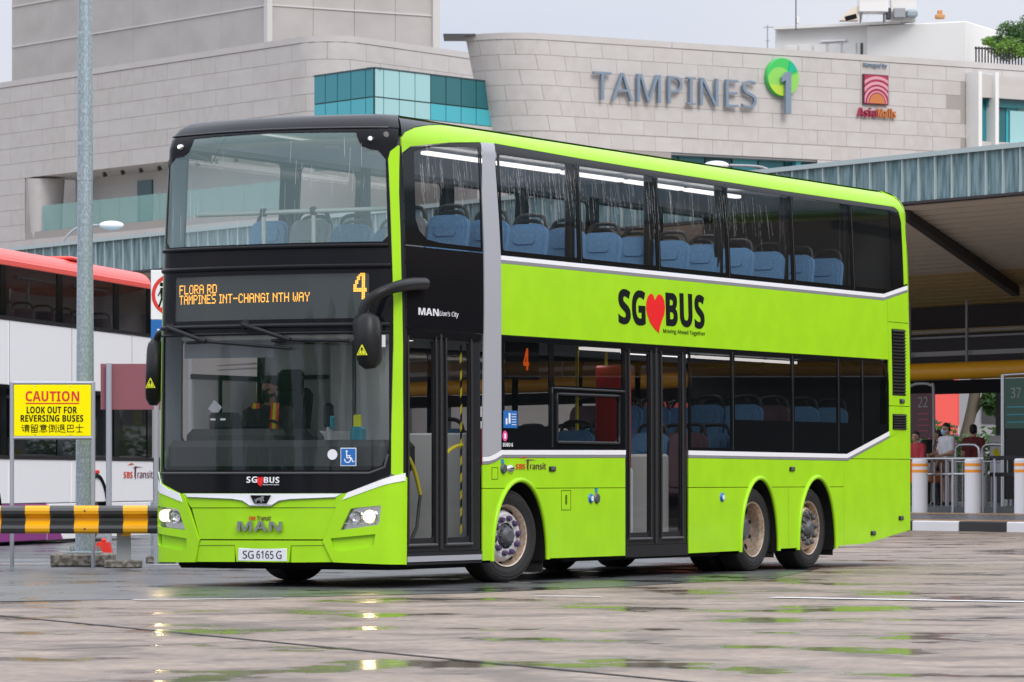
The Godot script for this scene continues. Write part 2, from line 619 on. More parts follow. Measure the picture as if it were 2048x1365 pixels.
func strip(called: String, a: Vector2, b: Vector2, w: float, y: float, m: Material) -> MeshInstance3D:
	var d := (b - a).normalized()
	var n := Vector2(-d.y, d.x) * w * 0.5
	return sheet(called, [a.x + n.x, a.y + n.y, b.x + n.x, b.y + n.y, b.x - n.x, b.y - n.y, a.x - n.x, a.y - n.y], y, m)

func build_ground() -> void:
	var wc := wet_surface("wet_concrete", 101, lin(0.30, 0.235, 0.188), lin(0.135, 0.095, 0.07), 0.72, 0.14, 0.63)
	sheet("ground", [-700, -30, 700, -30, 700, 1200, -700, 1200], 0.0, wc, 1.0 / 26.0)
	var wa := wet_surface("wet_asphalt", 131, lin(0.105, 0.108, 0.116), lin(0.03, 0.032, 0.036), 0.42, 0.13, 0.63)
	sheet("asphalt_road", [-80, 33.4, -4.6, 33.5, -1.7, 35.1, -0.4, 36.2, 0.9, 38.2, 2.6, 41.5, 3.4, 46.0, 1.0, 70.0, -80, 200], 0.004, wa, 1.0 / 19.0)
	strip("expansion_joint", Vector2(-9.0, 41.7), Vector2(0, 22.27), 0.05, 0.004, M.joint_line)
	strip("expansion_joint", Vector2(0, 22.27), Vector2(3.0, 15.9), 0.05, 0.004, M.joint_line)
	strip("expansion_joint", Vector2(-4.2, 22.6), Vector2(-1.0, 26.2), 0.025, 0.004, M.joint_line)
	strip("road_line", Vector2(2.17, 34.8), Vector2(4.15, 33.5), 0.20, 0.008, M.road_white)
	strip("road_line", Vector2(4.15, 33.5), Vector2(9.0, 30.3), 0.20, 0.008, M.road_white)
	strip("road_line", Vector2(-3.1, 34.1), Vector2(-1.9, 34.6), 0.10, 0.008, M.road_white)
	strip("road_line", Vector2(0.2, 35.2), Vector2(0.75, 35.0), 0.10, 0.008, M.road_white)
	# far bay kerb line behind the barrier
	for e in [[-9.0, -5.2, 50.5, 0.14], [-9.0, -3.2, 60.0, 0.12]]:
		strip("road_line", Vector2(e[0], e[2]), Vector2(e[1], e[2]), e[3], 0.008, M.road_white)

# ------------------------------------------------------------------ shopping mall
func skin_panel(fn: Callable, a0: float, a1: float, h0: float, h1: float, off: float, n := 4) -> MB:
	# a bent cladding panel on the surface fn(a, h), off proud of it, with edges 60 mm deep
	var b := MB.new()
	var nrm := func(a: float, h: float) -> Vector3:
		var e := 0.02
		var p: Vector3 = fn.call(a + e, h) - fn.call(a - e, h)
		var q: Vector3 = fn.call(a, h + e) - fn.call(a, h - e)
		return p.cross(q).normalized()
	var rows := []
	for i in n + 1:
		var a := lerpf(a0, a1, float(i) / n)
		var col := []
		for h in [h0, h1]:
			var nn: Vector3 = nrm.call(a, h)
			var p: Vector3 = fn.call(a, h)
			col.append([p + nn * off, nn, p + nn * (off - 0.06)])
		rows.append(col)
	for i in n:
		var l: Array = rows[i]
		var r: Array = rows[i + 1]
		b.quadn([l[0][0], r[0][0], r[1][0], l[1][0]], [l[0][1], r[0][1], r[1][1], l[1][1]])
		b.quad(l[1][0], r[1][0], r[1][2], l[1][2], Vector3.UP)
		b.quad(l[0][0], r[0][0], r[0][2], l[0][2], Vector3.DOWN)
	for e in [rows[0], rows[n]]:
		var o: Vector3 = (rows[0][0][0] - rows[n][0][0]) * (1.0 if e == rows[0] else -1.0)
		b.quad(e[0][0], e[1][0], e[1][2], e[0][2], o)
	return b

func build_mall() -> void:
	var mall := thing("shopping_mall", "pale stone clad shopping mall with curved walls and teal glass behind the yard", "building")
	var tones := [M.stone, M.stone, M.stone_pale, M.stone_tan, M.stone]
	var FR := Transform3D(Basis(Vector3.UP, deg_to_rad(31.8)), Vector3(-1.815, 0, -191.8))
	var FL := Transform3D(Basis(Vector3.UP, deg_to_rad(-53.4)), Vector3(-26.69, 0, -217.6))
	# --- right wing: leaning rounded end, then flat wall
	var R := 2.6
	var L := R * PI / 2
	var right := func(a: float, h: float) -> Vector3:
		var t0 := 1.2 + 0.23 * (21.65 - h)
		if a < L:
			var g := (1.0 - a / L) * PI / 2
			return FR * Vector3(t0 * (1.0 - a / L * 0.0) + R * (1.0 - sin(g)), h, -R * (1.0 - cos(g)))
		return FR * Vector3(t0 * maxf(0.0, 1.0 - (a - L) / 8.0) + R + (a - L), h, 0)
	var w := 1.75
	var gap := 0.02
	obj("wall", skin_panel(right, 0.0, 12.48, 14.0, 21.4, 0.014, 26), M.joint, mall)
	bx("wall", mall, M.joint, FR * Vector3(22.77, 18.9, -0.186), Vector3(23.5, 4.9, 0.4), 0.0, FR.basis)
	bx("wall", mall, M.stone, FR * Vector3(62.0, 18.0, -4.0), Vector3(56.0, 7.0, 6.0), 0.0, FR.basis)
	bx("wall", mall, M.stone, FR * Vector3(46.0, 8.5, -4.2), Vector3(90.0, 17.0, 6.0), 0.0, FR.basis)
	bx("wall", mall, M.joint, FR * Vector3(26.2, 15.4, -0.184), Vector3(9.0, 2.1, 0.4), 0.0, FR.basis)
	var pm := boxm(Vector3(w - gap, 0.7 - gap, 0.06))
	for r in 8:
		var h1 := 21.35 - r * 0.7
		if r >= 6:
			h1 -= 0.03
		var a := -0.9 if r % 2 == 0 else 0.0
		while a < 34.0:
			var lo := maxf(a, 0.0)
			if a + w > 0.3 and not (r == 7 and a + w > 9.0 and a + w < 21.5) and not (r < 3 and a + w > 30.0 and r > 0) and not (r >= 3 and a + w > 31.2):
				var m: Material = tones[rng.randi() % 5]
				if a < 12.5:
					obj("stone_panel", skin_panel(right, lo + gap * 0.5, a + w - gap * 0.5, h1 - 0.7 + gap, h1, 0.03), m, mall)
				else:
					put("stone_panel", pm, m, mall, FR * at(a + w * 0.5 - L + R, h1 - 0.35, 0.0))
			a += w
	for r in 3:
		for k in 6:
			put("stone_panel", pm, tones[(r + k) % 5], mall, FR * at(22.6 + k * w, 15.62 - r * 0.7, 0.0))
	obj("coping", skin_panel(right, 0.0, 12.48, 21.37, 21.66, 0.06, 26), M.stone_pale, mall)
	bx("coping", mall, M.stone_pale, FR * Vector3(26.02, 21.515, -0.2), Vector3(30.0, 0.29, 0.52), 0.0, FR.basis)
	obj("shadow_gap", skin_panel(right, 0.0, 12.48, 17.12, 17.16, 0.034, 26), M.joint, mall)
	bx("shadow_gap", mall, M.joint, FR * Vector3(21.2, 17.14, 0.0), Vector3(20.3, 0.04, 0.068), 0.0, FR.basis)
	# overhang and the recessed glazing under it
	bx("soffit", mall, M.grey_paint, FR * Vector3(12.3, 16.38, -0.6), Vector3(18.4, 0.1, 1.1), 0.0, FR.basis)
	var pane_m := [M.pane_mid, M.pane_bright, M.pane_dark, M.pane_mid]
	for k in 12:
		bx("pane", mall, pane_m[(k * 7 + 1) % 4], FR * Vector3(3.4 + k * 1.55, 15.25, -0.8), Vector3(1.5, 2.2, 0.05), 0.0, FR.basis)
		bx("mullion", mall, M.frame_dark, FR * Vector3(4.175 + k * 1.55, 15.25, -0.78), Vector3(0.05, 2.2, 0.12), 0.0, FR.basis)
	bx("pane", mall, M.pane_bright, FR * Vector3(18.6, 15.2, -0.4), Vector3(0.3, 2.3, 0.3), 0.0, FR.basis)
	# projecting bay with white piers and a shopfront at the far right
	for t in [28.7, 29.75]:
		bx("pier", mall, M.render_white, FR * Vector3(t, 19.0, 0.55), Vector3(0.22, 4.2, 1.0), 0.0, FR.basis)
	bx("spandrel", mall, M.stone_pale, FR * Vector3(33.0, 20.4, 0.45), Vector3(8.2, 1.1, 0.7), 0.0, FR.basis)
	bx("spandrel", mall, M.stone_pale, FR * Vector3(33.0, 17.4, 0.45), Vector3(8.2, 0.55, 0.7), 0.0, FR.basis)
	for k in 8:
		var t := 29.0 + k * 0.75
		bx("pane", mall, [M.pane_mid, M.pane_pale, M.pane_bright, M.pane_dark][(k * 3 + 1) % 4], FR * Vector3(t, 18.75, 0.3), Vector3(0.7, 2.2, 0.05), 0.0, FR.basis)
	bx("door", mall, M.pane_pale, FR * Vector3(31.6, 18.45, 0.42), Vector3(1.1, 1.7, 0.05), 0.0, FR.basis)
	bx("glazing_head", mall, M.pane_dark, FR * Vector3(33.0, 19.65, 0.5), Vector3(7.0, 0.45, 0.05), 0.0, FR.basis)
	# --- left wing: flat, then round the corner, then back towards the right wing
	var c0: Vector3 = FL * Vector3(28.2, 0, 0)
	var turn := deg_to_rad(108.4)
	var r2 := 1.7
	var left := func(a: float, h: float) -> Vector3:
		if a <= 28.2:
			return FL * Vector3(a, h, 0)
		var th := minf((a - 28.2) / r2, turn)
		var h0 := deg_to_rad(-53.4)
		var p := c0 + Vector3(0, h, 0) + Vector3(r2 * (sin(h0 + th) - sin(h0)), 0, -r2 * (cos(h0) - cos(h0 + th)))
		var e: float = a - 28.2 - th * r2
		if e > 0.0:
			p += Vector3(cos(h0 + turn), 0, -sin(h0 + turn)) * e
		return p
	obj("wall", skin_panel(left, -4.0, 28.2, 16.5, 21.35, 0.014, 2), M.joint, mall)
	obj("wall", skin_panel(left, 28.2, 42.5, 12.0, 21.35, 0.014, 30), M.joint, mall)
	obj("wall", skin_panel(left, -4.0, 2.6, 2.0, 16.5, 0.014, 2), M.joint, mall)
	obj("wall", skin_panel(left, 2.6, 28.2, 2.0, 13.68, 0.014, 2), M.joint, mall)
	var pl := boxm(Vector3(2.2 - gap, 0.8 - gap, 0.06))
	for r in 12:
		var h1 := 21.3 - r * 0.8
		var a := -3.3 if r % 2 == 0 else -2.2
		while a < 41.0:
			var hole := a > 2.5 and a < 29.0 and h1 < 16.55 and h1 > 13.75
			var hidden := a > 29.0 and r > 5
			if not hole and not hidden:
				var m: Material = tones[rng.randi() % 5]
				if h1 < 16.55 and h1 > 13.75 and a < 2.6 and a + 2.2 > 2.6:
					bx("stone_panel", mall, m, FL * Vector3((a + 2.6) * 0.5, h1 - 0.4, 0.0), Vector3(2.6 - a - gap, 0.8 - gap, 0.06), 0.0, FL.basis)
				elif a + 2.2 <= 28.2:
					put("stone_panel", pl, m, mall, FL * at(a + 1.1, h1 - 0.4, 0.0))
				else:
					obj("stone_panel", skin_panel(left, a + gap * 0.5, a + 2.2 - gap * 0.5, h1 - 0.8 + gap, h1, 0.03, 6), m, mall)
			a += 2.2
	obj("coping", skin_panel(left, -4.0, 42.0, 21.33, 21.62, 0.06, 60), M.stone_pale, mall)
	# balcony recess with its rounded pier, back wall, window, spotlights and glass balustrade
	bx("balcony_ceiling", mall, M.render_white, FL * Vector3(15.6, 16.56, -1.55), Vector3(26.0, 0.1, 2.9), 0.0, FL.basis)
	bx("balcony_floor", mall, M.stone_tan, FL * Vector3(15.6, 13.62, -1.6), Vector3(26.0, 0.12, 2.9), 0.0, FL.basis)
	bx("balcony_wall", mall, M.render_white, FL * Vector3(15.6, 15.1, -3.05), Vector3(26.0, 3.0, 0.15), 0.0, FL.basis)
	bx("balcony_window", mall, M.pane_dark, FL * Vector3(9.6, 15.0, -2.93), Vector3(1.4, 2.2, 0.08), 0.0, FL.basis)
	var pier := MB.new()
	pier.lathe([Vector2(0.75, 0), Vector2(0.95, 3.3)], FL * Transform3D(Basis(Vector3.RIGHT, -PI / 2), Vector3(3.45, 13.1, -0.75)), 24)
	obj("round_pier", pier, M.stone_pale, mall)
	for k in 12:
		bx("balustrade_pane", mall, M.teal_rail_glass, FL * Vector3(5.1 + k * 1.9, 14.35, -0.12), Vector3(1.86, 1.3, 0.03), 0.0, FL.basis)
	for k in 9:
		var s := MB.new()
		s.lathe([Vector2(0.001, 0), Vector2(0.12, 0), Vector2(0.09, 0.2), Vector2(0.001, 0.2)], FL * Transform3D(Basis(Vector3.RIGHT, deg_to_rad(-60)), Vector3(8.6 + k * 1.75, 16.3, -1.2)), 10)
		obj("spotlight", s, M.dark_grey, mall)
	# glass corner box
	var cb := Vector3(-6.214, 0, -188)
	var GL := Transform3D(Basis(Vector3.UP, deg_to_rad(-54)), cb)
	var GR := Transform3D(Basis(Vector3.UP, deg_to_rad(52)), cb)
	for r in [[18.22, 19.46, 0], [17.42, 18.16, 1], [15.9, 17.14, 2]]:
		var k := 0
		for e in [[-4.9, -3.95], [-3.95, -2.95], [-2.95, -1.85], [-1.85, -0.65], [-0.65, -0.02]]:
			var m: Material = M.pane_mid if r[0] > 18.0 else M.pane_bright
			bx("pane", mall, m, GL * Vector3((e[0] + e[1]) * 0.5, (r[0] + r[1]) * 0.5, 0), Vector3(e[1] - e[0] - 0.06, r[1] - r[0], 0.05), 0.0, GL.basis)
			k += 1
		var t := 0.02
		for k2 in 8:
			var ww := 0.62 if k2 == 0 else 1.12
			var m2: Material = (M.pane_pale if k2 < 4 else M.pane_dark) if r[2] == 0 else ((M.pane_pale if k2 < 4 else M.pane_bright) if r[2] == 1 else M.pane_bright)
			bx("pane", mall, m2, GR * Vector3(t + ww * 0.5, (r[0] + r[1]) * 0.5, 0), Vector3(ww - 0.06, r[1] - r[0], 0.05), 0.0, GR.basis)
			t += ww
	for e in [[GL, -4.92, 0.0], [GR, 0.0, 8.6]]:
		var f: Transform3D = e[0]
		var c: float = (e[1] + e[2]) * 0.5
		bx("glass_box_frame", mall, M.frame_dark, f * Vector3(c, 17.3, -0.06), Vector3(e[2] - e[1], 4.4, 0.06), 0.0, f.basis)
		bx("band", mall, M.stone_pale, f * Vector3(c, 17.28, 0.02), Vector3(e[2] - e[1], 0.2, 0.1), 0.0, f.basis)
		bx("glass_box_roof", mall, M.frame_dark, f * Vector3(c, 19.5, -0.2), Vector3(e[2] - e[1], 0.06, 0.5), 0.0, f.basis)
	# --- tower behind
	var FT := Transform3D(Basis(Vector3.UP, deg_to_rad(-53.4)), Vector3(-12.0, 0, -206))
	var FS := Transform3D(Basis(Vector3.UP, deg_to_rad(31.8)), Vector3(-12.0, 0, -206))
	bx("tower_wall", mall, M.joint, FT * Vector3(-12.65, 18, -0.3), Vector3(25.2, 38, 0.4), 0.0, FT.basis)
	bx("tower_wall", mall, M.joint, FS * Vector3(4.77, 18, -0.3), Vector3(9.4, 38, 0.4), 0.0, FS.basis)
	for r in 6:
		var y0 := 20.0 + r * 2.18 if r > 0 else 14.0
		var y1 := 20.0 + (r + 1) * 2.18
		for k in 6:
			bx("cladding_panel", mall, M.tower_cladding, FT * Vector3(-25.28 + k * 4.2 + 2.1, (y0 + y1) * 0.5, 0.0), Vector3(4.19, y1 - y0 - 0.05, 0.12), 0.0, FT.basis)
		for k in 4:
			bx("cladding_panel", mall, M.tower_pale if r > 3 else M.tower_cladding, FS * Vector3(0.1 + k * 2.36 + 1.18, (y0 + y1) * 0.5, 0.0), Vector3(2.34, y1 - y0 - 0.05, 0.12), 0.0, FS.basis)
		bx("flashing", mall, M.tower_pale, FT * Vector3(-12.65, y1, 0.05), Vector3(25.2, 0.07, 0.12), 0.0, FT.basis)
		bx("flashing", mall, M.tower_pale, FS * Vector3(4.77, y1, 0.05), Vector3(9.4, 0.07, 0.12), 0.0, FS.basis)
	bx("corner_trim", mall, M.tower_pale, FT * Vector3(0.05, 18, 0.08), Vector3(0.3, 38, 0.3), 0.0, FT.basis)
	bx("corner_trim", mall, M.tower_pale, FS * Vector3(9.5, 18, 0.05), Vector3(0.4, 38, 0.3), 0.0, FS.basis)
	# low rear volume and small canopy blade between the wings
	bx("rear_volume", mall, M.stone_pale, Vector3(-1.5, 11.0, -216), Vector3(9.0, 21.8, 6.0))
	bx("canopy_blade", mall, M.dark_grey, Vector3(-2.45, 21.62, -195.2), Vector3(1.5, 0.1, 2.4))
	# white plant rooms on the right wing
	var FP := Transform3D(Basis(Vector3.UP, deg_to_rad(-25)), Vector3(13.6, 0, -217.6))
	bx("plant_room", mall, M.render_white, FP * Vector3(7.9, 21.35, -2.5), Vector3(5.4, 6.0, 5.0), 0.04, FP.basis)
	bx("plant_room", mall, M.render_white, FP * Vector3(2.6, 21.3, -2.6), Vector3(5.2, 6.4, 4.6), 0.04, FP.basis)
	bx("roof_edge", mall, M.render_white, FP * Vector3(3.6, 24.45, -2.4), Vector3(7.0, 0.14, 5.2), 0.0, FP.basis)
	for k in 6:
		bx("shutter_panel", mall, M.render_white, FP * Vector3(0.9 + k * 0.82, 22.6, -0.25), Vector3(0.7, 1.9, 0.08), 0.02, FP.basis)
	bx("doorway", mall, M.dark_grey, FP * Vector3(4.86, 22.55, -0.2), Vector3(0.12, 1.9, 0.12), 0.0, FP.basis)
	bx("shutter_rail", mall, M.white_paint, FP * Vector3(3.3, 23.7, -0.2), Vector3(1.4, 0.10, 0.12), 0.0, FP.basis)
	# --- the signs on the right wing
	var sg := thing("mall_name_sign", "large grey letters and green disc with a number one on the stone wall", "sign")
	var sw := FR * at(0, 0, 0.06)
	letters("lettering", sg, "TAMPINES", M.letter_grey, sw * Transform3D(Basis(Vector3(1, 0, 0), Vector3(0, 1, 0), Vector3(0, 0, 1)), Vector3(0, 0, 0.1)), 6.45, 15.75, 18.72, 20.02, 0.16, false, "Droid Sans", 0.0, -0.25)
	var ring := MB.new()
	var dx := sw * at(17.3, 20.28, 0.0)
	ring.lathe([Vector2(0.001, 0.24), Vector2(0.92, 0.24), Vector2(0.94, 0.2), Vector2(0.94, 0.0)], dx, 40)
	mat("disc_green", lin(0.05, 0.50, 0.10), 0.4)
	mat("disc_lime", lin(0.24, 0.58, 0.10), 0.4)
	mat("disc_yellow", lin(0.42, 0.62, 0.05), 0.4)
	mat("disc_teal", lin(0.0, 0.42, 0.25), 0.4)
	obj("disc", ring, M.disc_green, sg)
	var circ := disc(0.0, 0.9, 0.0, TAU, 40)
	var ell := PackedVector2Array()
	for q in disc(0.0, 0.72, 0.0, TAU, 32):
		ell.append(q * Vector2(1.0, 1.05) + Vector2(-0.22, -0.28))
	for q in Geometry2D.intersect_polygons(circ, ell):
		flat("disc_field", sg, M.disc_lime, q, dx * at(0, 0, 0.243), 0.012)
	for q in Geometry2D.intersect_polygons(circ, pts([-0.95, -0.35, 0.6, -0.45, 0.4, -1.0, -0.95, -1.0])):
		flat("disc_field", sg, M.disc_yellow, q, dx * at(0, 0, 0.26), 0.01)
	for q in Geometry2D.intersect_polygons(circ, pts([0.25, 0.15, 0.42, 0.95, 0.95, 0.45])):
		flat("disc_field", sg, M.disc_teal, q, dx * at(0, 0, 0.26), 0.012)
	for q in Geometry2D.intersect_polygons(circ, pts([0.2, 0.0, 0.95, 0.3, 0.95, -0.7, 0.5, -0.9])):
		flat("disc_field", sg, M.disc_lime, q, dx * at(0, 0, 0.275), 0.012)
	flat("numeral", sg, M.letter_grey, pts([0.02, -1.7, 0.34, -1.7, 0.34, 0.3, 0.1, 0.3, -0.2, 0.02, -0.2, -0.22, 0.02, -0.1]), dx * at(-0.02, -0.05, 0.3), 0.16)
	var am := thing("mall_emblem_sign", "square maroon emblem with pale arcs above small red and orange letters on the stone wall", "sign")
	var ax := sw * at(22.95, 19.98, 0.0)
	bx("board", am, M.text_maroon, ax * Vector3(0, 0, 0.06), Vector3(1.5, 1.46, 0.12), 0.0, ax.basis)
	mat("emblem_red", lin(0.32, 0.02, 0.06), 0.4)
	mat("emblem_pink", lin(0.62, 0.30, 0.36), 0.4)
	mat("emblem_orange", lin(0.50, 0.17, 0.05), 0.4)
	flat("field", am, M.emblem_red, rect(-0.7, 0.72, -0.7, 0.7), ax * at(0, 0, 0.121), 0.01)
	for r in [[1.32, 1.18], [1.06, 0.92], [0.82, 0.72], [0.6, 0.54]]:
		for q in Geometry2D.intersect_polygons(disc(r[1], r[0], 0.0, PI, 24), rect(-0.76, 0.66, -0.02, 1.38)):
			flat("arc", am, M.emblem_pink, q, ax * at(0.05, -0.68, 0.132), 0.012)
	flat("arch_field", am, M.emblem_orange, disc(0.0, 0.48, 0.0, PI, 20), ax * at(0.05, -0.68, 0.132), 0.012)
	letters("lettering", am, "Asia", M.emblem_red, ax * at(0, 0, 0.03), -1.12, 0.05, -1.36, -0.9, 0.12)
	letters("lettering", am, "Malls", M.emblem_orange, ax * at(0, 0, 0.03), 0.1, 1.2, -1.36, -0.9, 0.12)
	letters("lettering", am, "Managed by", M.letter_grey, ax * at(0, 0, 0.02), -0.72, 0.72, 1.06, 1.3, 0.06)

# ------------------------------------------------------------------ interchange canopy
func build_canopy() -> void:
	var c := thing("bus_shelter", "long interchange shelter with teal corrugated fascia and boarded soffit", "shelter", Vector3(9.44, 0, -77), -57)
	var pm := boxm(Vector3(0.49, 0.82, 0.04))
	var rm := boxm(Vector3(0.035, 0.84, 0.05))
	for k in 104:
		var x := -46.0 + k * 0.5
		put("fascia_sheet", pm, M.teal_sheet, c, at(x + 0.25, 6.70, 0.02))
		put("fascia_rib", rm, M.teal_rib, c, at(x, 6.70, 0.06))
	bx("fascia_sheet", c, M.teal_sheet, Vector3(36.0, 6.70, 0.02), Vector3(60.0, 0.82, 0.04))
	bx("back_wall", c, M.dark_grey, Vector3(36.0, 1.6, -13.5), Vector3(60.0, 3.2, 0.3))
	bx("gutter", c, M.teal_rib, Vector3(10, 7.15, -0.05), Vector3(112, 0.09, 0.34))
	bx("gutter", c, M.beam_dark, Vector3(10, 6.26, -0.02), Vector3(112, 0.05, 0.2))
	bx("roof_sheet", c, M.teal_sheet, Vector3(10, 6.5, -6.2), Vector3(112, 0.06, 12.4), 0.0, Basis(Vector3.RIGHT, -0.1))
	var tilt := atan2(1.2, 12.0)
	for k in 24:
		var z := -0.15 - k * 0.5
		bx("soffit_board", c, M.soffit if k < 15 else M.soffit_tan, Vector3(10, 6.24 + 0.1 * (z - 0.25), z - 0.25), Vector3(112, 0.03, 0.42), 0.0, Basis(Vector3.RIGHT, -tilt))
	for x0 in [-28.0, -16.0, -4.0, 8.0, 20.0, 32.0]:
		var a := Vector3(x0, 6.12, -0.4)
		var b := Vector3(x0 - 7.7, 5.12, -9.6)
		var d := (b - a).normalized()
		var bs := Basis.looking_at(d, Vector3.UP)
		bx("diagonal_beam", c, M.beam_dark, (a + b) * 0.5, Vector3(0.16, 0.22, (b - a).length()), 0.0, bs)
	bx("end_beam", c, M.beam_dark, Vector3(10, 4.78, -12.1), Vector3(112, 0.55, 0.25))
	bx("trim", c, M.soffit_tan, Vector3(10, 4.44, -11.9), Vector3(112, 0.10, 0.12))
	bx("back_beam", c, M.grey_paint, Vector3(10, 3.76, -8.6), Vector3(112, 0.10, 0.14))
	bx("back_beam", c, M.beam_dark, Vector3(10, 4.0, -13.0), Vector3(112, 1.0, 0.2))
	for k in 2:
		bar("service_pipe", c, M.grey_paint, [Vector3(-46, 4.12 + k * 0.13, -8.5), Vector3(6, 4.12 + k * 0.13, -8.5)], 0.025)
	for k in 24:
		bar("hanger", c, M.grey_paint, [Vector3(-42 + k * 2.0, 3.5, -8.45), Vector3(-42 + k * 2.0, 4.9, -8.45)], 0.03)
	bar("yellow_pipe", c, M.pipe_yellow, [Vector3(-46, 3.35, -8.0), Vector3(66, 3.35, -8.0)], 0.19, 16)
	bx("sign_band", c, M.black_matte, Vector3(10, 3.0, -8.15), Vector3(112, 0.3, 0.1))
	for x in [-34.0, -25.0, -16.0, 4.0, 16.0, 28.0, 40.0, 52.0]:
		bx("column", c, M.grey_paint, Vector3(x, 2.85, -8.6), Vector3(0.4, 5.3, 0.4), 0.03)
	# pavement, kerb and platform (setting)
	var F := c.transform
	for k in 76:
		var x0 := -1.9 + 1.4 * (k - 30)
		var o := bx("kerb", self, M.kerb_black if k % 2 == 0 else M.kerb_white, F * Vector3(x0 + 0.7, 0.04, -0.1), Vector3(1.396, 0.3, 0.2), 0.02, F.basis)
		struct(o)
	var b := MB.new()
	b.quad(Vector3(-46, 0.185, -0.2), Vector3(64, 0.185, -0.2), Vector3(64, 0.33, -1.0), Vector3(-46, 0.33, -1.0), Vector3.UP)
	struct(obj("pavement", b, M.paving, self, F))
	for z in [[-0.21, -0.33, 0.191, 0.213], [-0.86, -0.98, 0.309, 0.331]]:
		var s := MB.new()
		s.quad(Vector3(-46, z[2], z[0]), Vector3(64, z[2], z[0]), Vector3(64, z[3], z[1]), Vector3(-46, z[3], z[1]), Vector3.UP)
		struct(obj("tactile_strip", s, M.paving_tan, self, F))
	struct(bx("platform", self, M.platform_floor, F * Vector3(9, 0.16, -11.0), Vector3(110, 0.34, 20.0), 0.0, F.basis))
	struct(bx("platform", self, M.platform_floor, F * Vector3(9, 0.22, -12.0), Vector3(110, 0.44, 19.6), 0.0, F.basis))

# ------------------------------------------------------------------ the lime bus
# Its skin in its own axes: x from front (0) to rear (12.1), y up, z towards the door side.
# Sides are named by (distance along, height), front and rear by (across, height); above TOP the skin rolls over into the roof.
const NEAR := 0
const FAR := 1
const FRONT := 2
const REAR := 3
const TOP := 4.05
const CORNER := 0.14

func half_width(v: float) -> float:
	return 1.31 - 0.08 * pow(clampf((minf(v, TOP) - 1.6) / 2.6, 0.0, 1.2), 2.0)

func skin0(id: int, a: float, v: float) -> Vector3:
	var t := clampf((v - TOP) / 0.3, 0.0, 1.0) * PI / 2
	var zw := half_width(v)
	if id <= FAR:
		var over := 0.28 * (1.0 - cos(t))
		a = clampf(a, 0.015 * (minf(v, TOP) - 0.3) + CORNER + over, 12.20 - CORNER - over)
		var h := v if v <= TOP else TOP + 0.26 * sin(t)
		var z := zw if v <= TOP else zw - 0.2 * (1.0 - cos(t))
		return Vector3(a, h, z if id == NEAR else -z)
	var vv := minf(v, TOP)
	var q := minf(absf(a), zw)
	var x := 0.015 * (vv - 0.3) - 0.2 + 0.2 * pow(q / zw, 2.2)
	if id == REAR:
		x = -0.05 + 0.05 * pow(q / zw, 3.0)
	if q > zw - CORNER:
		x += CORNER - sqrt(maxf(CORNER * CORNER - pow(q - zw + CORNER, 2.0), 0.0))
	var y := v
	var zz := clampf(a, -zw, zw)
	if v > TOP:
		y = TOP + 0.28 * sin(t)
		x += 0.28 * (1.0 - cos(t))
		zz *= 1.0 - 0.2 * (1.0 - cos(t)) / zw
	if id == REAR:
		x = 12.20 - x
	return Vector3(x, y, zz)

func skin_n(id: int, a: float, v: float) -> Vector3:
	var e := 0.004
	var da := skin0(id, a + e, v) - skin0(id, a - e, v)
	var dv := skin0(id, a, minf(v + e, 4.349)) - skin0(id, a, minf(v + e, 4.349) - 2.0 * e)
	if da.length_squared() < 1e-12:
		da = Vector3(1, 0, 0) if id <= FAR else Vector3(0, 0, 1)
	var n := da.cross(dv).normalized()
	var ref: Vector3 = [Vector3(0, 0.2, 1), Vector3(0, 0.2, -1), Vector3(-1, 0.2, signf(a) * 0.6), Vector3(1, 0.2, signf(a) * 0.6)][id]
	return n if n.dot(ref) >= 0.0 else -n

func skin(id: int, a: float, v: float, off := 0.0) -> Vector3:
	return skin0(id, a, v) + skin_n(id, a, v) * off

func patch(b: MB, id: int, poly: PackedVector2Array, off := 0.0, holes := [], thick := 0.0, cell := Vector2.ZERO) -> void:
	if cell == Vector2.ZERO:
		cell = Vector2(0.6, 0.2) if id <= FAR else Vector2(0.07, 0.2)
	var lo := poly[0]
	var hi := poly[0]
	for p in poly:
		lo = lo.min(p)
		hi = hi.max(p)
	var nx := maxi(1, int(ceil((hi.x - lo.x) / cell.x)))
	var vs := [lo.y]
	var y := lo.y
	while y < hi.y - 1e-5:
		y = minf(y + (cell.y if y < TOP - 0.15 else 0.06), hi.y)
		vs.append(y)
	for i in nx:
		var x0 := lo.x + (hi.x - lo.x) * i / nx
		var x1 := lo.x + (hi.x - lo.x) * (i + 1) / nx
		for j in vs.size() - 1:
			var pieces := Geometry2D.intersect_polygons(rect(x0, x1, vs[j], vs[j + 1]), poly)
			for ho in holes:
				var next: Array[PackedVector2Array] = []
				for q in pieces:
					next.append_array(Geometry2D.clip_polygons(q, ho))
				pieces = next
			for q in pieces:
				var ix := Geometry2D.triangulate_polygon(q)
				for k in range(0, ix.size(), 3):
					var w := []
					for l in 3:
						var u: Vector2 = q[ix[k + l]]
						var n := skin_n(id, u.x, u.y)
						w.append([skin0(id, u.x, u.y) + n * off, n, u])
					b.tri(w[0][0], w[1][0], w[2][0], w[0][1], w[1][1], w[2][1], w[0][2], w[1][2], w[2][2])
	if thick > 0.0:
		rim(b, id, poly, off, thick)
		for ho in holes:
			rim(b, id, ho, off, thick)

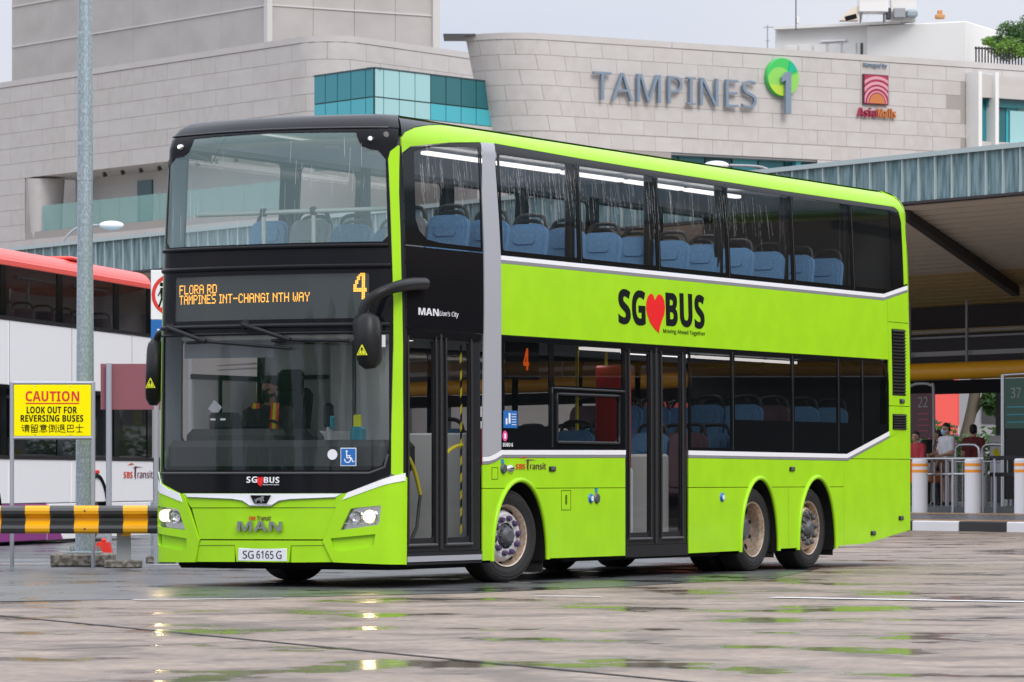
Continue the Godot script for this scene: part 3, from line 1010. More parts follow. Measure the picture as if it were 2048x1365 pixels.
func rim(b: MB, id: int, poly: PackedVector2Array, off: float, thick: float, closed := true) -> void:
	for i in poly.size() - (0 if closed else 1):
		var p := poly[i]
		var q := poly[(i + 1) % poly.size()]
		var m := maxi(1, int((q - p).length() / 0.12))
		if id <= FAR:
			m = maxi(1, int((q - p).length() / 0.4))
		for k in m:
			var u := p.lerp(q, float(k) / m)
			var w := p.lerp(q, float(k + 1) / m)
			b.quad(skin(id, u.x, u.y, off), skin(id, w.x, w.y, off), skin(id, w.x, w.y, off - thick), skin(id, u.x, u.y, off - thick), skin_n(id, u.x, u.y).cross(skin(id, w.x, w.y) - skin(id, u.x, u.y)))

func sk(called: String, parent: Node, m: Material, id: int, poly: PackedVector2Array, off := 0.0, holes := [], thick := 0.012) -> MeshInstance3D:
	var b := MB.new()
	patch(b, id, poly, off, holes, thick)
	return obj(called, b, m, parent)

# a bar that follows the skin
func sk_bar(called: String, parent: Node, m: Material, id: int, p: Array, r, off: float, sides := 8) -> MeshInstance3D:
	var q := []
	for i in p.size() - 1:
		var n := maxi(1, int((p[i + 1] - p[i]).length() / 0.08))
		for k in n:
			var u: Vector2 = p[i].lerp(p[i + 1], float(k) / n)
			q.append(skin(id, u.x, u.y, off))
	q.append(skin(id, p[-1].x, p[-1].y, off))
	return bar(called, parent, m, q, r, sides)

func side_x(s: float, v: float, off := 0.002) -> Transform3D:
	# plane on the door side at that point
	var n := skin_n(NEAR, s, v)
	return Transform3D(Basis(Vector3.RIGHT, n.cross(Vector3.RIGHT), n), skin(NEAR, s, v, off))

func front_x(z: float, v: float, off := 0.002) -> Transform3D:
	var n := skin_n(FRONT, z, v)
	var r := Vector3.UP.cross(n).normalized()
	return Transform3D(Basis(r, n.cross(r), n), skin(FRONT, z, v, off))

func wheel_arch(c: float, half: float, top: float, grow := 0.0, y0 := 0.2) -> PackedVector2Array:
	var p := PackedVector2Array()
	for i in 25:
		var a := PI * i / 24.0
		p.append(Vector2(c + (half + grow) * cos(a), y0 + (top - y0 + grow) * pow(sin(a), 0.92)))
	return p

func heart(w: float, h: float) -> PackedVector2Array:
	# hand-drawn heart with its tip swung to the right
	var k := [0.46, 0.84, 0.40, 0.96, 0.27, 1.0, 0.12, 0.93, 0.02, 0.76, 0.0, 0.60, 0.06, 0.44, 0.20, 0.25, 0.42, 0.10, 0.66, 0.0, 0.68, 0.12, 0.80, 0.30, 0.95, 0.48, 1.0, 0.66, 0.97, 0.84, 0.86, 0.96, 0.72, 1.0, 0.60, 0.96, 0.51, 0.86]
	var p := PackedVector2Array()
	for i in range(0, k.size(), 2):
		p.append(Vector2(k[i] * w, k[i + 1] * h))
	return p

const GLYPHS := {"A": "0E11111F111111", "C": "0E11101010110E", "D": "1E11111111111E", "E": "1F10101E10101F", "F": "1F10101E101010", "G": "0E11101711110E", "H": "1111111F111111", "I": "07020202020207", "L": "1010101010101F", "M": "111B1515111111", "N": "11191513111111", "O": "0E11111111110E", "P": "1E11111E101010", "R": "1E11111E141211", "S": "0F10100E01011E", "T": "1F040404040404", "W": "1111111515150A", "Y": "11110A04040404", "-": "0000001F000000", " ": "00000000000000"}

func led_text(b: MB, text: String, z0: float, v0: float, pitch: float, vp: float, dot: float, off: float) -> void:
	var z := z0
	for ch in text:
		var g: String = GLYPHS[ch]
		var wide := 3 if ch == "I" or ch == " " else 5
		for r in 7:
			var bits := g.substr(r * 2, 2).hex_to_int()
			for k in wide:
				if bits & (1 << (wide - 1 - k)):
					led_dot(b, z + k * pitch, v0 - r * vp, dot, dot * 1.15, off)
		z += (wide + 1) * pitch if ch != " " else 3.0 * pitch

func led_dot(b: MB, z: float, v: float, w: float, h: float, off: float) -> void:
	var x := front_x(z, v, off)
	var q := []
	for e in [[-0.5, -0.5], [0.5, -0.5], [0.5, 0.5], [-0.5, 0.5]]:
		q.append(x * Vector3(e[0] * w, e[1] * h, 0))
	b.quad(q[0], q[1], q[2], q[3], x.basis.z)

func make_seat(m: Material, tall := 0.62) -> Node3D:
	# faces -x (forward); origin on the floor under its front edge
	var s := Node3D.new()
	var b := MB.new()
	var lean := Basis(Vector3.BACK, deg_to_rad(-11))
	var bf := Transform3D(lean * Basis(Vector3(0, 0, 1), Vector3(0, 1, 0), Vector3(-1, 0, 0)), Vector3(0.47, 0.46 + tall * 0.5, 0))
	b.prism(rect(-0.215, 0.215, -tall * 0.5, tall * 0.5, 0.10), -0.03, 0.035, bf)
	b.prism(rect(-0.19, 0.19, -tall * 0.5 + 0.03, tall * 0.5 - 0.03, 0.09), 0.035, 0.055, bf)
	b.prism(rect(-0.12, 0.12, tall * 0.16, tall * 0.40, 0.05), 0.055, 0.066, bf)
	var q := obj("backrest", b, m, s)
	q.name = "backrest"
	b = MB.new()
	b.box(Vector3(0.24, 0.44, 0), Vector3(0.44, 0.10, 0.43), 0.04)
	obj("cushion", b, m, s)
	b = MB.new()
	b.box(Vector3(0.3, 0.2, 0), Vector3(0.08, 0.4, 0.3), 0.01)
	obj("pedestal", b, M.seat_frame, s)
	var o := lean * Vector3(0.02, tall * 0.5, 0) + Vector3(0.47, 0.46 + tall * 0.5, 0)
	b = MB.new()
	b.tube(curve([o + Vector3(0, -0.12, -0.18), o + Vector3(0.01, 0.03, -0.165), o + Vector3(0.02, 0.09, -0.11), o + Vector3(0.02, 0.10, 0), o + Vector3(0.02, 0.09, 0.11), o + Vector3(0.01, 0.03, 0.165), o + Vector3(0, -0.12, 0.18)], 4), 0.02)
	obj("grab_handle", b, M.seat_frame, s)
	return s

func add_seat(proto: Node3D, parent: Node, x: float, y: float, z: float, turn := 0.0) -> void:
	var c: Node3D = proto.duplicate()
	c.name = numbered("seat", parent)
	c.position = Vector3(x, y, z)
	c.rotation_degrees.y = turn
	parent.add_child(c, true)

func make_wheel(bus: Node3D, c: Vector3, turn: float, kind: String, r := 0.45) -> Node3D:
	var w := Node3D.new()
	w.name = numbered("wheel", bus)
	bus.add_child(w, true)
	w.position = c
	w.rotation_degrees.y = turn
	var rim_r := r * 0.665
	var b := MB.new()
	# tyre: tread with shoulder and side wall, outer face at z = 0
	b.lathe([Vector2(rim_r - 0.012, -0.28), Vector2(r * 0.8, -0.29), Vector2(r * 0.95, -0.27), Vector2(r, -0.24), Vector2(r, -0.05), Vector2(r * 0.985, -0.025), Vector2(r * 0.95, -0.008), Vector2(r * 0.86, 0.006), Vector2(r * 0.76, 0.004), Vector2(rim_r + 0.012, -0.008), Vector2(rim_r - 0.012, -0.02)], Transform3D(), 48)
	for k in 3:
		b.lathe([Vector2(r * (0.80 + k * 0.06) - 0.003, 0.006), Vector2(r * (0.80 + k * 0.06), 0.009), Vector2(r * (0.80 + k * 0.06) + 0.003, 0.005)], Transform3D(), 48)
	obj("tyre", b, M.rubber, w)
	b = MB.new()
	b.lathe([Vector2(rim_r - 0.012, -0.022), Vector2(rim_r, -0.010), Vector2(rim_r - 0.004, -0.002), Vector2(rim_r - 0.016, -0.008), Vector2(rim_r - 0.026, -0.05), Vector2(rim_r - 0.034, -0.12 if kind != "deep" else -0.145)], Transform3D(), 48)
	if kind == "deep":
		obj("rim", b, M.alloy, w)
		b = MB.new()
		b.lathe([Vector2(rim_r - 0.034, -0.145), Vector2(0.22, -0.155), Vector2(0.12, -0.165)], Transform3D(), 48)
		obj("disc", b, M.wheel_dirty, w)
	else:
		obj("rim", b, M.alloy, w)
		b = MB.new()
		b.lathe([Vector2(rim_r - 0.034, -0.12), Vector2(0.245, -0.07), Vector2(0.225, -0.035), Vector2(0.21, -0.022), Vector2(0.125, -0.02)], Transform3D(), 48)
		obj("disc", b, M.wheel_silver if kind == "front" else M.alloy, w)
	b = MB.new()
	for k in 10:
		var a := TAU * (k + 0.5) / 10.0
		var d := Vector3(cos(a), sin(a), 0)
		var rr := 0.268 if kind != "deep" else 0.235
		b.ball(d * rr + Vector3(0, 0, -0.088 if kind != "deep" else -0.15), Vector3(0.026, 0.040, 0.012), 10, 6, Basis(Vector3.BACK, a + PI / 2))
	obj("hand_hole", b, M.black_matte, w)
	b = MB.new()
	if kind == "deep":
		b.lathe([Vector2(0.12, -0.165), Vector2(0.11, -0.09), Vector2(0.085, -0.075), Vector2(0.001, -0.075)], Transform3D(), 24)
	else:
		b.lathe([Vector2(0.135, -0.022), Vector2(0.128, -0.05), Vector2(0.10, -0.02), Vector2(0.085, 0.012), Vector2(0.065, 0.035), Vector2(0.05, 0.042), Vector2(0.001, 0.042)], Transform3D(), 24)
		for k in 10:
			var a := TAU * k / 10.0
			b.ball(Vector3(cos(a) * 0.098, sin(a) * 0.098, 0.0), Vector3(0.010, 0.010, 0.012), 6, 4)
	obj("hub", b, M.hub_grey, w)
	if kind != "deep":
		for k in 10:
			var a := TAU * (k + 0.2) / 10.0
			var n := MB.new()
			n.lathe([Vector2(0.027, -0.024), Vector2(0.027, 0.010), Vector2(0.020, 0.026), Vector2(0.001, 0.026)], at(cos(a) * 0.168, sin(a) * 0.168, 0), 8)
			n.box(Vector3(cos(a) * 0.168, sin(a) * 0.168, -0.008) + Vector3(-sin(a), cos(a), 0) * 0.02 * (1 if k % 2 else -1), Vector3(0.042, 0.028, 0.014), 0.003, Basis(Vector3.BACK, a + PI / 2))
			obj("wheel_nut", n, M.purple_plastic if kind == "front" else M.hub_grey, w)
	return w

func build_main_bus() -> void:
	var bus := thing("double_decker_bus", "lime green double-decker bus with black front and headlights on, turning across the wet yard", "bus", Vector3(-2.193, 0, -38.416), 62.0)
	var G: Material = M.lime_paint
	# ---------------- door side, upper deck
	var arch_in := [0.14, 3.60, 0.15, 3.85, 0.20, 3.965, 0.36, 4.035, 0.60, 4.06, 1.129, 4.106, 1.72, 4.142, 2.05, 4.152, 3.744, 4.132, 5.49, 4.122, 8.85, 4.112, 11.75, 4.115, 12.05, 4.06]
	sk("cantrail_panel", bus, G, NEAR, pts([12.05, 4.34, 1.80, 4.34, 1.165, 4.287, 0.527, 4.185, 0.30, 4.135, 0.20, 4.09, 0.14, 4.02] + arch_in))
	sk("roof_cap", bus, M.black_satin, NEAR, pts([0.14, 4.022, 0.20, 4.093, 0.30, 4.139, 0.527, 4.189, 1.165, 4.291, 1.80, 4.345, 0.14, 4.345]), 0.004, [], 0.0)
	var up_band := pts([2.03, 4.148, 3.744, 4.128, 5.49, 4.118, 8.85, 4.108, 11.74, 4.111, 11.88, 4.07, 11.94, 3.96, 11.94, 3.235, 11.34, 3.116, 2.03, 3.118])
	var seps := [2.02, 3.70, 5.46, 7.146, 8.83, 10.47, 12.02]
	var holes := []
	for i in 6:
		var s0: float = seps[i] + (0.05 if i else 0.06)
		var s1: float = seps[i + 1] - (0.05 if i < 5 else 0.42)
		holes.append(rect(s0, s1, 3.165, 4.072, 0.03))
		sk("window_pane", bus, M.side_glass, NEAR, rect(s0 - 0.01, s1 + 0.01, 3.155, 4.082), -0.004, [], 0.0)
	sk("window_band", bus, M.black_frit, NEAR, up_band, 0.0, holes)
	for i in range(1, 6):
		sk("window_seal", bus, M.dark_grey, NEAR, rect(seps[i] + 0.012, seps[i] + 0.022, 3.13, 4.10), 0.003, [], 0.0)
	var fp := pts([0.42, 3.99, 0.75, 4.055, 1.68, 4.10, 1.655, 3.17, 0.86, 3.175, 0.60, 3.195, 0.46, 3.27, 0.40, 3.37])
	sk("window_band", bus, M.black_frit, NEAR, pts([0.16, 3.13, 0.152, 3.60, 0.162, 3.84, 0.21, 3.955, 0.37, 4.028, 0.60, 4.052, 1.129, 4.098, 1.735, 4.136, 1.69, 3.70, 1.68, 3.13]), 0.0, [fp])
	sk("window_pane", bus, M.side_glass, NEAR, pts([0.40, 4.0, 0.75, 4.065, 1.69, 4.11, 1.665, 3.16, 0.86, 3.165, 0.59, 3.185, 0.45, 3.265, 0.39, 3.37]), -0.004, [], 0.0)
	sk("side_panel", bus, M.black_gloss, NEAR, pts([0.16, 2.36, 0.16, 3.118, 1.68, 3.118, 1.66, 2.60, 1.645, 2.36]))
	sk("side_pillar", bus, M.silver_paint, NEAR, pts([1.74, 4.14, 2.02, 4.15, 1.985, 3.97, 2.01, 3.5, 2.025, 3.1, 2.01, 2.6, 1.99, 2.2, 1.985, 1.26, 1.86, 1.22, 1.62, 1.20, 1.62, 1.6, 1.645, 2.2, 1.68, 2.8, 1.697, 3.2, 1.697, 3.7]), 0.004)
	# waist stripes under the upper windows
	sk("waist_stripe", bus, M.white_paint, NEAR, pts([2.03, 3.114, 11.34, 3.112, 12.05, 3.236, 12.05, 3.19, 11.33, 3.070, 2.03, 3.074]), 0.002)
	sk("waist_stripe", bus, M.grey_stripe, NEAR, pts([2.03, 3.072, 11.33, 3.068, 12.05, 3.188, 12.05, 3.165, 11.32, 3.038, 2.03, 3.042]), 0.001)
	sk("side_panel", bus, G, NEAR, pts([2.022, 3.04, 11.32, 3.036, 11.425, 3.058, 11.425, 2.362, 2.0, 2.362]))
	# ---------------- door side, lower deck
	var low_a := pts([2.0, 1.27, 4.63, 1.285, 4.63, 2.352, 2.0, 2.352])
	var ha := [rect(2.06, 2.98, 1.50, 2.30, 0.02), rect(3.08, 4.57, 1.90, 2.30, 0.02), rect(3.15, 4.46, 1.36, 1.80, 0.05)]
	sk("window_band", bus, M.black_frit, NEAR, low_a, 0.0, ha)
	for h in ha:
		sk("window_pane", bus, M.lower_glass, NEAR, Geometry2D.offset_polygon(h, 0.01)[0], -0.004, [], 0.0)
	sk_bar("window_frame", bus, M.black_satin, NEAR, [Vector2(3.03, 1.3), Vector2(3.03, 1.875), Vector2(4.6, 1.868)], 0.012, 0.004)
	sk_bar("window_frame", bus, M.black_satin, NEAR, [Vector2(3.13, 1.35), Vector2(3.13, 1.82), Vector2(4.48, 1.82), Vector2(4.48, 1.35), Vector2(3.13, 1.35)], 0.014, 0.006)
	var low_b := pts([6.105, 2.356, 11.17, 2.358, 11.34, 2.318, 11.41, 2.22, 11.425, 2.10, 11.425, 1.54, 10.22, 1.275, 6.105, 1.29])
	var hb := [rect(6.16, 7.14, 1.32, 2.31, 0.02), rect(7.24, 8.69, 1.62, 2.31, 0.02), rect(8.78, 9.94, 1.62, 2.31, 0.02), rect(10.03, 10.62, 1.62, 2.31, 0.02), pts([10.71, 1.62, 11.34, 1.62, 11.37, 2.1, 11.28, 2.27, 11.15, 2.31, 10.71, 2.31])]
	sk("window_band", bus, M.black_frit, NEAR, low_b, 0.0, hb)
	for h in hb:
		sk("window_pane", bus, M.lower_glass, NEAR, Geometry2D.offset_polygon(h, 0.01)[0], -0.004, [], 0.0)
	for s in [7.19, 8.735, 9.985, 10.665]:
		sk("window_seal", bus, M.dark_grey, NEAR, rect(s - 0.006, s + 0.004, 1.30, 2.34), 0.003, [], 0.0)
	sk("waist_stripe", bus, M.white_paint, NEAR, pts([1.62, 1.198, 1.75, 1.205, 1.86, 1.225, 2.0, 1.266, 4.63, 1.281, 4.63, 1.235, 2.0, 1.222, 1.87, 1.182, 1.75, 1.163, 1.62, 1.156]), 0.007)
	sk("waist_stripe", bus, M.grey_stripe, NEAR, pts([1.62, 1.154, 1.75, 1.161, 1.87, 1.18, 2.0, 1.22, 4.63, 1.233, 4.63, 1.208, 2.0, 1.195, 1.87, 1.156, 1.75, 1.136, 1.62, 1.130]), 0.004)
	sk("waist_stripe", bus, M.white_paint, NEAR, pts([6.105, 1.286, 10.22, 1.271, 11.425, 1.535, 11.425, 1.488, 10.23, 1.226, 6.105, 1.24]), 0.004)
	sk("waist_stripe", bus, M.grey_stripe, NEAR, pts([6.105, 1.238, 10.23, 1.224, 11.425, 1.486, 11.425, 1.462, 10.24, 1.198, 6.105, 1.212]), 0.002)
	# skirt panels between seams, with the wheel arches cut out
	var cuts := [wheel_arch(2.366, 0.55, 0.965), wheel_arch(7.86, 0.475, 0.985), wheel_arch(9.385, 0.505, 0.995)]
	var skirt := [pts([1.62, 0.225, 4.63, 0.222, 4.63, 1.205, 2.0, 1.19, 1.87, 1.15, 1.75, 1.13, 1.62, 1.125]), pts([6.105, 0.222, 9.95, 0.245, 10.79, 0.262, 12.06, 0.40, 12.06, 1.6, 11.425, 1.458, 10.24, 1.194, 6.105, 1.208])]
	var cutters := [[0, 1.6, 2.05, 0.0, 0.90], [0, 2.057, 4.64, 0.0, 0.90], [0, 1.6, 4.64, 0.907, 1.4], [1, 6.1, 8.62, 0.0, 0.90], [1, 8.627, 10.13, 0.0, 0.90], [1, 6.1, 10.13, 0.907, 1.6], [1, 10.137, 12.1, 0.0, 1.215], [1, 10.137, 12.1, 1.222, 1.6]]
	for c in cutters:
		for q in Geometry2D.intersect_polygons(skirt[c[0]], rect(c[1], c[2], c[3], c[4])):
			var rest: Array[PackedVector2Array] = [q]
			for a in cuts:
				var next: Array[PackedVector2Array] = []
				for p in rest:
					next.append_array(Geometry2D.clip_polygons(p, a))
				rest = next
			for p in rest:
				if p.size() > 2 and not Geometry2D.is_polygon_clockwise(p):
					sk("skirt_panel", bus, G, NEAR, p)
	for q in [skirt[0], skirt[1], rect(11.42, 12.06, 1.2, 3.2)]:
		sk("seam_backing", bus, M.black_matte, NEAR, q, -0.018, cuts, 0.0)
	for c in [[2.366, 0.55, 0.965], [7.86, 0.475, 0.985], [9.385, 0.505, 0.995]]:
		var b := MB.new()
		var inner := wheel_arch(c[0], c[1], c[2], 0.0, 0.215)
		var outer := wheel_arch(c[0], c[1], c[2], 0.065, 0.215)
		var mid := wheel_arch(c[0], c[1], c[2], 0.018, 0.215)
		var path := []
		for i in mid.size():
			path.append(skin(NEAR, mid[i].x, mid[i].y, 0.002))
		b.tube(path, 0.024, 12)
		obj("wheel_arch_trim", b, G, bus)
		b = MB.new()
		rim(b, NEAR, wheel_arch(c[0], c[1] + 0.004, c[2] + 0.004), -0.02, 0.6, false)
		b.box(Vector3(c[0], 0.6, 0.68), Vector3(1.2, 0.8, 0.02))
		obj("wheel_housing", b, M.black_matte, bus)
	# rear corner column with louvred vents
	sk("rear_corner_panel", bus, G, NEAR, pts([11.945, 3.24, 12.06, 3.262, 12.06, 4.11, 11.80, 4.11, 11.885, 4.078, 11.945, 3.97]))
	sk("rear_corner_panel", bus, G, NEAR, pts([11.433, 2.80, 11.433, 3.056, 12.05, 3.16, 12.06, 3.17, 12.06, 2.80]))
	sk("rear_corner_panel", bus, G, NEAR, pts([11.433, 2.793, 12.06, 2.793, 12.06, 1.835, 11.433, 1.835]), 0.0, [rect(11.53, 11.93, 1.95, 2.72, 0.01)])
	sk("rear_corner_panel", bus, G, NEAR, pts([11.433, 1.828, 12.06, 1.828, 12.06, 1.59, 11.433, 1.47]), 0.0, [rect(11.53, 11.90, 1.52, 1.70, 0.01)] if false else [])
	for e in [[1.95, 2.72, 20], [1.56, 1.74, 6]]:
		var ve := Node3D.new()
		ve.name = numbered("vent", bus)
		bus.add_child(ve, true)
		bx("vent_back", ve, M.black_matte, Vector3(11.73, (e[0] + e[1]) * 0.5, 1.296 if e[0] > 1.8 else 1.311), Vector3(0.40, e[1] - e[0], 0.004))
		for k in int(e[2]):
			bx("slat", ve, M.black_satin, Vector3(11.73, e[0] + (k + 0.5) * (e[1] - e[0]) / e[2], 1.305 if e[0] > 1.8 else 1.318), Vector3(0.39, 0.012, 0.022), 0.0, Basis(Vector3.RIGHT, 0.5))
	# ---------------- far side
	sk("cantrail_panel", bus, G, FAR, rect(0.9, 12.05, 4.12, 4.34))
	sk("roof_cap", bus, M.black_satin, FAR, rect(0.14, 0.9, 4.0, 4.345))
	sk("side_panel", bus, G, FAR, pts([0.14, 0.9, 0.42, 0.9, 0.42, 4.0, 0.14, 4.0]))
	sk("side_panel", bus, G, FAR, rect(0.42, 12.06, 2.36, 3.10))
	sk("skirt_panel", bus, G, FAR, rect(0.14, 12.06, 0.22, 1.26), 0.0, [wheel_arch(2.366, 0.55, 0.965), wheel_arch(7.86, 0.5, 0.985), wheel_arch(9.385, 0.505, 0.995)])
	for e in [[3.10, 4.12, 3.17, 4.07, [0.42, 2.35, 3.70, 5.46, 7.146, 8.83, 10.47, 11.9]], [1.26, 2.36, 1.35, 2.30, [0.42, 1.9, 3.4, 5.3, 7.19, 8.73, 10.2, 11.9]]]:
		var hs := []
		var sp: Array = e[4]
		for i in sp.size() - 1:
			hs.append(rect(sp[i] + (0.20 if i == 1 and e[0] > 3.0 else 0.06), sp[i + 1] - (0.18 if i == 0 and e[0] > 3.0 else 0.06), e[2], e[3], 0.06))
			sk("window_pane", bus, M.clear_glass if e[0] > 3.0 else M.side_glass, FAR, Geometry2D.offset_polygon(hs[-1], 0.01)[0], -0.004, [], 0.0)
		sk("window_band", bus, M.black_frit, FAR, rect(0.42, 12.06, e[0], e[1]), 0.0, hs)
	# ---------------- rear
	sk("rear_panel", bus, G, REAR, rect(-1.31, 1.31, 0.38, 3.0))
	sk("rear_panel", bus, G, REAR, rect(-1.29, 1.29, 3.95, 4.34))
	sk("rear_window", bus, M.black_frit, REAR, rect(-1.15, 1.15, 3.0, 3.95))
	for s in [-1.0, 1.0]:
		sk("rear_panel", bus, G, REAR, rect(minf(1.15 * s, 1.31 * s), maxf(1.15 * s, 1.31 * s), 3.0, 3.95))
	for h in [2.52, 2.20, 2.10]:
		bx("tail_lamp", bus, M.mirror_plastic, Vector3(12.10, h + 0.1, 1.20), Vector3(0.10, 0.12, 0.12), 0.03)
	sk("tail_lamp", bus, M.sign_red, REAR, rect(1.2, 1.29, 0.95, 1.2), 0.01)
	# ---------------- roof
	var rf := MB.new()
	var rfn := func(z: float, k: float) -> Vector3:
		var f := skin0(FRONT, clampf(z, -1.24, 1.24), 4.34)
		var r := skin0(REAR, clampf(z, -1.24, 1.24), 4.34)
		var y := lerpf(f.y - 0.002, r.y - 0.002, k) + 0.04 * (1.0 - pow(z / 1.24, 2.0)) * sin(PI * clampf(k, 0.02, 0.98))
		return Vector3(lerpf(f.x, r.x, k), y, f.z)
	for i in 20:
		for j in 12:
			var q := []
			for e in [[0, 0], [1, 0], [1, 1], [0, 1]]:
				q.append(rfn.call(-1.24 + 2.48 * (i + e[0]) / 20.0, pow((j + e[1]) / 12.0, 1.5)))
			rf.quad(q[0], q[1], q[2], q[3], Vector3.UP)
	obj("roof", rf, G, bus)
	var rc := MB.new()
	for i in 20:
		for j in 3:
			var q := []
			for e in [[0, 0], [1, 0], [1, 1], [0, 1]]:
				q.append(rfn.call(-1.24 + 2.48 * (i + e[0]) / 20.0, 0.06 * (j + e[1]) / 3.0) + Vector3(0, 0.006, 0))
			rc.quad(q[0], q[1], q[2], q[3], Vector3.UP)
	obj("roof_cap", rc, M.black_satin, bus)
	bus_front(bus)
	bus_doors(bus)
	bus_inside(bus)
	bus_marks(bus)
	# ---------------- wheels and underside
	make_wheel(bus, Vector3(2.25, 0.45, 1.235), -12.5, "front")
	make_wheel(bus, Vector3(7.795, 0.45, 1.265), 0.0, "deep")
	make_wheel(bus, Vector3(9.265, 0.45, 1.265), 0.0, "plain")
	for e in [[2.25, 167.5], [7.795, 180.0], [9.265, 180.0]]:
		make_wheel(bus, Vector3(e[0], 0.45, -1.25), e[1], "plain")
	make_wheel(bus, Vector3(7.795, 0.45, 0.93), 0.0, "deep")
	bx("chassis", bus, M.black_matte, Vector3(5.9, 0.30, 0), Vector3(11.2, 0.14, 1.5))
	bx("axle", bus, M.black_matte, Vector3(7.795, 0.45, 0), Vector3(0.2, 0.2, 2.0))
	bx("axle", bus, M.black_matte, Vector3(9.265, 0.45, 0), Vector3(0.2, 0.2, 2.0))
	bx("chassis", bus, M.black_matte, Vector3(0.9, 0.24, 0.0), Vector3(1.5, 0.16, 2.3), 0.03)
	bx("chassis", bus, M.black_matte, Vector3(5.2, 0.25, 0.9), Vector3(3.6, 0.14, 0.7), 0.03)
	bx("mud_flap", bus, M.rubber, Vector3(2.95, 0.30, 1.05), Vector3(0.015, 0.42, 0.4))
	bx("mud_flap", bus, M.rubber, Vector3(9.95, 0.32, 1.05), Vector3(0.015, 0.36, 0.4))
	bx("mud_flap", bus, M.rubber, Vector3(8.36, 0.32, 1.05), Vector3(0.015, 0.36, 0.4))

func bus_front(bus: Node3D) -> void:
	var G: Material = M.lime_paint
	# black mask with the openings of both windscreens and of the display
	var up_hole := PackedVector2Array()
	for e in rect(-1.195, 1.195, 3.15, 4.125, 0.05):
		up_hole.append(e)
	var up_clear := pts([-1.195, 3.20, -1.15, 3.15, 1.15, 3.15, 1.195, 3.20, 1.165, 3.90, 1.10, 3.98, 1.03, 3.99, 0.95, 4.02, 0.915, 4.08, 0.90, 4.12, 0.0, 4.135, -0.86, 4.125, -0.875, 4.08, -0.90, 4.03, -0.97, 3.995, -1.08, 3.985, -1.165, 3.92])
	var led_hole := rect(-1.05, 1.035, 2.455, 2.865, 0.02)
	var low_hole := pts([-1.20, 1.11, -1.17, 1.075, 1.04, 1.075, 1.16, 1.115, 1.205, 1.20, 1.225, 1.30, 1.215, 2.31, -1.20, 2.315])
	var edge := [1.235, 1.03, 1.235, 1.349, 1.243, 2.2, 1.238, 2.62, 1.22, 3.08, 1.20, 3.53, 1.178, 3.90, 1.19, 3.97, 1.23, 4.03, 1.24, 4.345, -1.24, 4.345, -1.24, 4.02, -1.198, 3.9, -1.212, 3.53, -1.234, 3.0, -1.236, 1.06, -1.19, 0.93, -1.10, 0.895, -0.94, 0.864, 0.84, 0.866]
	sk("front_mask", bus, M.black_gloss, FRONT, pts(edge), 0.0, [up_clear, led_hole, low_hole], 0.02)
	sk("roof_cap", bus, M.black_satin, FRONT, pts([-1.235, 4.15, 1.235, 4.15, 1.235, 4.345, -1.235, 4.345]), 0.006)
	sk("corner_pillar", bus, G, FRONT, pts([1.238, 1.045, 1.238, 1.349, 1.246, 2.2, 1.241, 2.62, 1.223, 3.08, 1.203, 3.53, 1.181, 3.90, 1.193, 3.97, 1.233, 4.03, 1.237, 4.022, 1.25, 3.6, 1.268, 3.2, 1.288, 2.6, 1.297, 2.2, 1.303, 1.5, 1.304, 0.98]), 0.004)
	sk("corner_pillar", bus, M.black_satin, FRONT, pts([1.306, 0.98, 1.305, 1.5, 1.299, 2.2, 1.29, 2.6, 1.27, 3.2, 1.252, 3.6, 1.237, 4.02, 1.238, 4.03, 1.31, 4.03, 1.31, 0.98]), 0.0)
	sk("corner_pillar", bus, G, FRONT, pts([-1.238, 1.06, -1.236, 3.0, -1.214, 3.53, -1.20, 3.9, -1.24, 4.02, -1.31, 3.0, -1.31, 0.98]), 0.0)
	sk("upper_windscreen", bus, M.windscreen_glass, FRONT, pts([-1.20, 3.14, 1.20, 3.14, 1.175, 4.14, -1.175, 4.14]), -0.006, [], 0.0)
	sk("lower_windscreen", bus, M.cab_glass, FRONT, pts([-1.21, 1.065, 1.23, 1.065, 1.22, 2.32, -1.21, 2.32]), -0.006, [], 0.0)
	sk("display_glass", bus, M.clear_glass, FRONT, rect(-1.06, 1.045, 2.445, 2.875), -0.004, [], 0.0)
	mat("display_board", lin(0.012, 0.024, 0.024), 0.6)
	M.display_board.metallic_specular = 0.2
	var led := Node3D.new()
	led.name = "led_display"
	bus.add_child(led, true)
	sk("board", led, M.display_board, FRONT, rect(-1.06, 1.045, 2.445, 2.875), -0.03, [], 0.0)
	var b := MB.new()
	led_text(b, "FLORA RD", -1.01, 2.788, 0.0106, 0.0122, 0.0088, -0.02)
	led_text(b, "TAMPINES INT-CHANGI NTH WAY", -1.01, 2.694, 0.0101, 0.0122, 0.0086, -0.02)
	obj("led_text", b, M.led_orange, led)
	b = MB.new()
	var four := ["00001110", "00011110", "00110110", "00110110", "01100110", "01100110", "11000110", "11000110", "11111111", "11111111", "00000110", "00000110", "00000110", "00000110"]
	for r in four.size():
		for k in 8:
			if four[r][k] == "1":
				led_dot(b, 0.892 + k * 0.0155, 2.862 - r * 0.0175, 0.0125, 0.0145, -0.02)
	obj("led_number", b, M.led_orange, led)
	# mouldings between display and upper windscreen
	sk_bar("mask_moulding", bus, M.black_gloss, FRONT, [Vector2(-1.22, 3.12), Vector2(1.20, 3.115)], 0.022, 0.004)
	sk_bar("mask_moulding", bus, M.black_gloss, FRONT, [Vector2(-1.24, 2.935), Vector2(1.22, 2.93)], 0.028, -0.004)
	sk_bar("mask_moulding", bus, M.black_satin, FRONT, [Vector2(-1.24, 2.40), Vector2(1.22, 2.395)], 0.022, 0.0)
	sk_bar("mask_moulding", bus, M.black_satin, FRONT, [Vector2(-1.23, 2.33), Vector2(1.22, 2.325)], 0.012, 0.004)
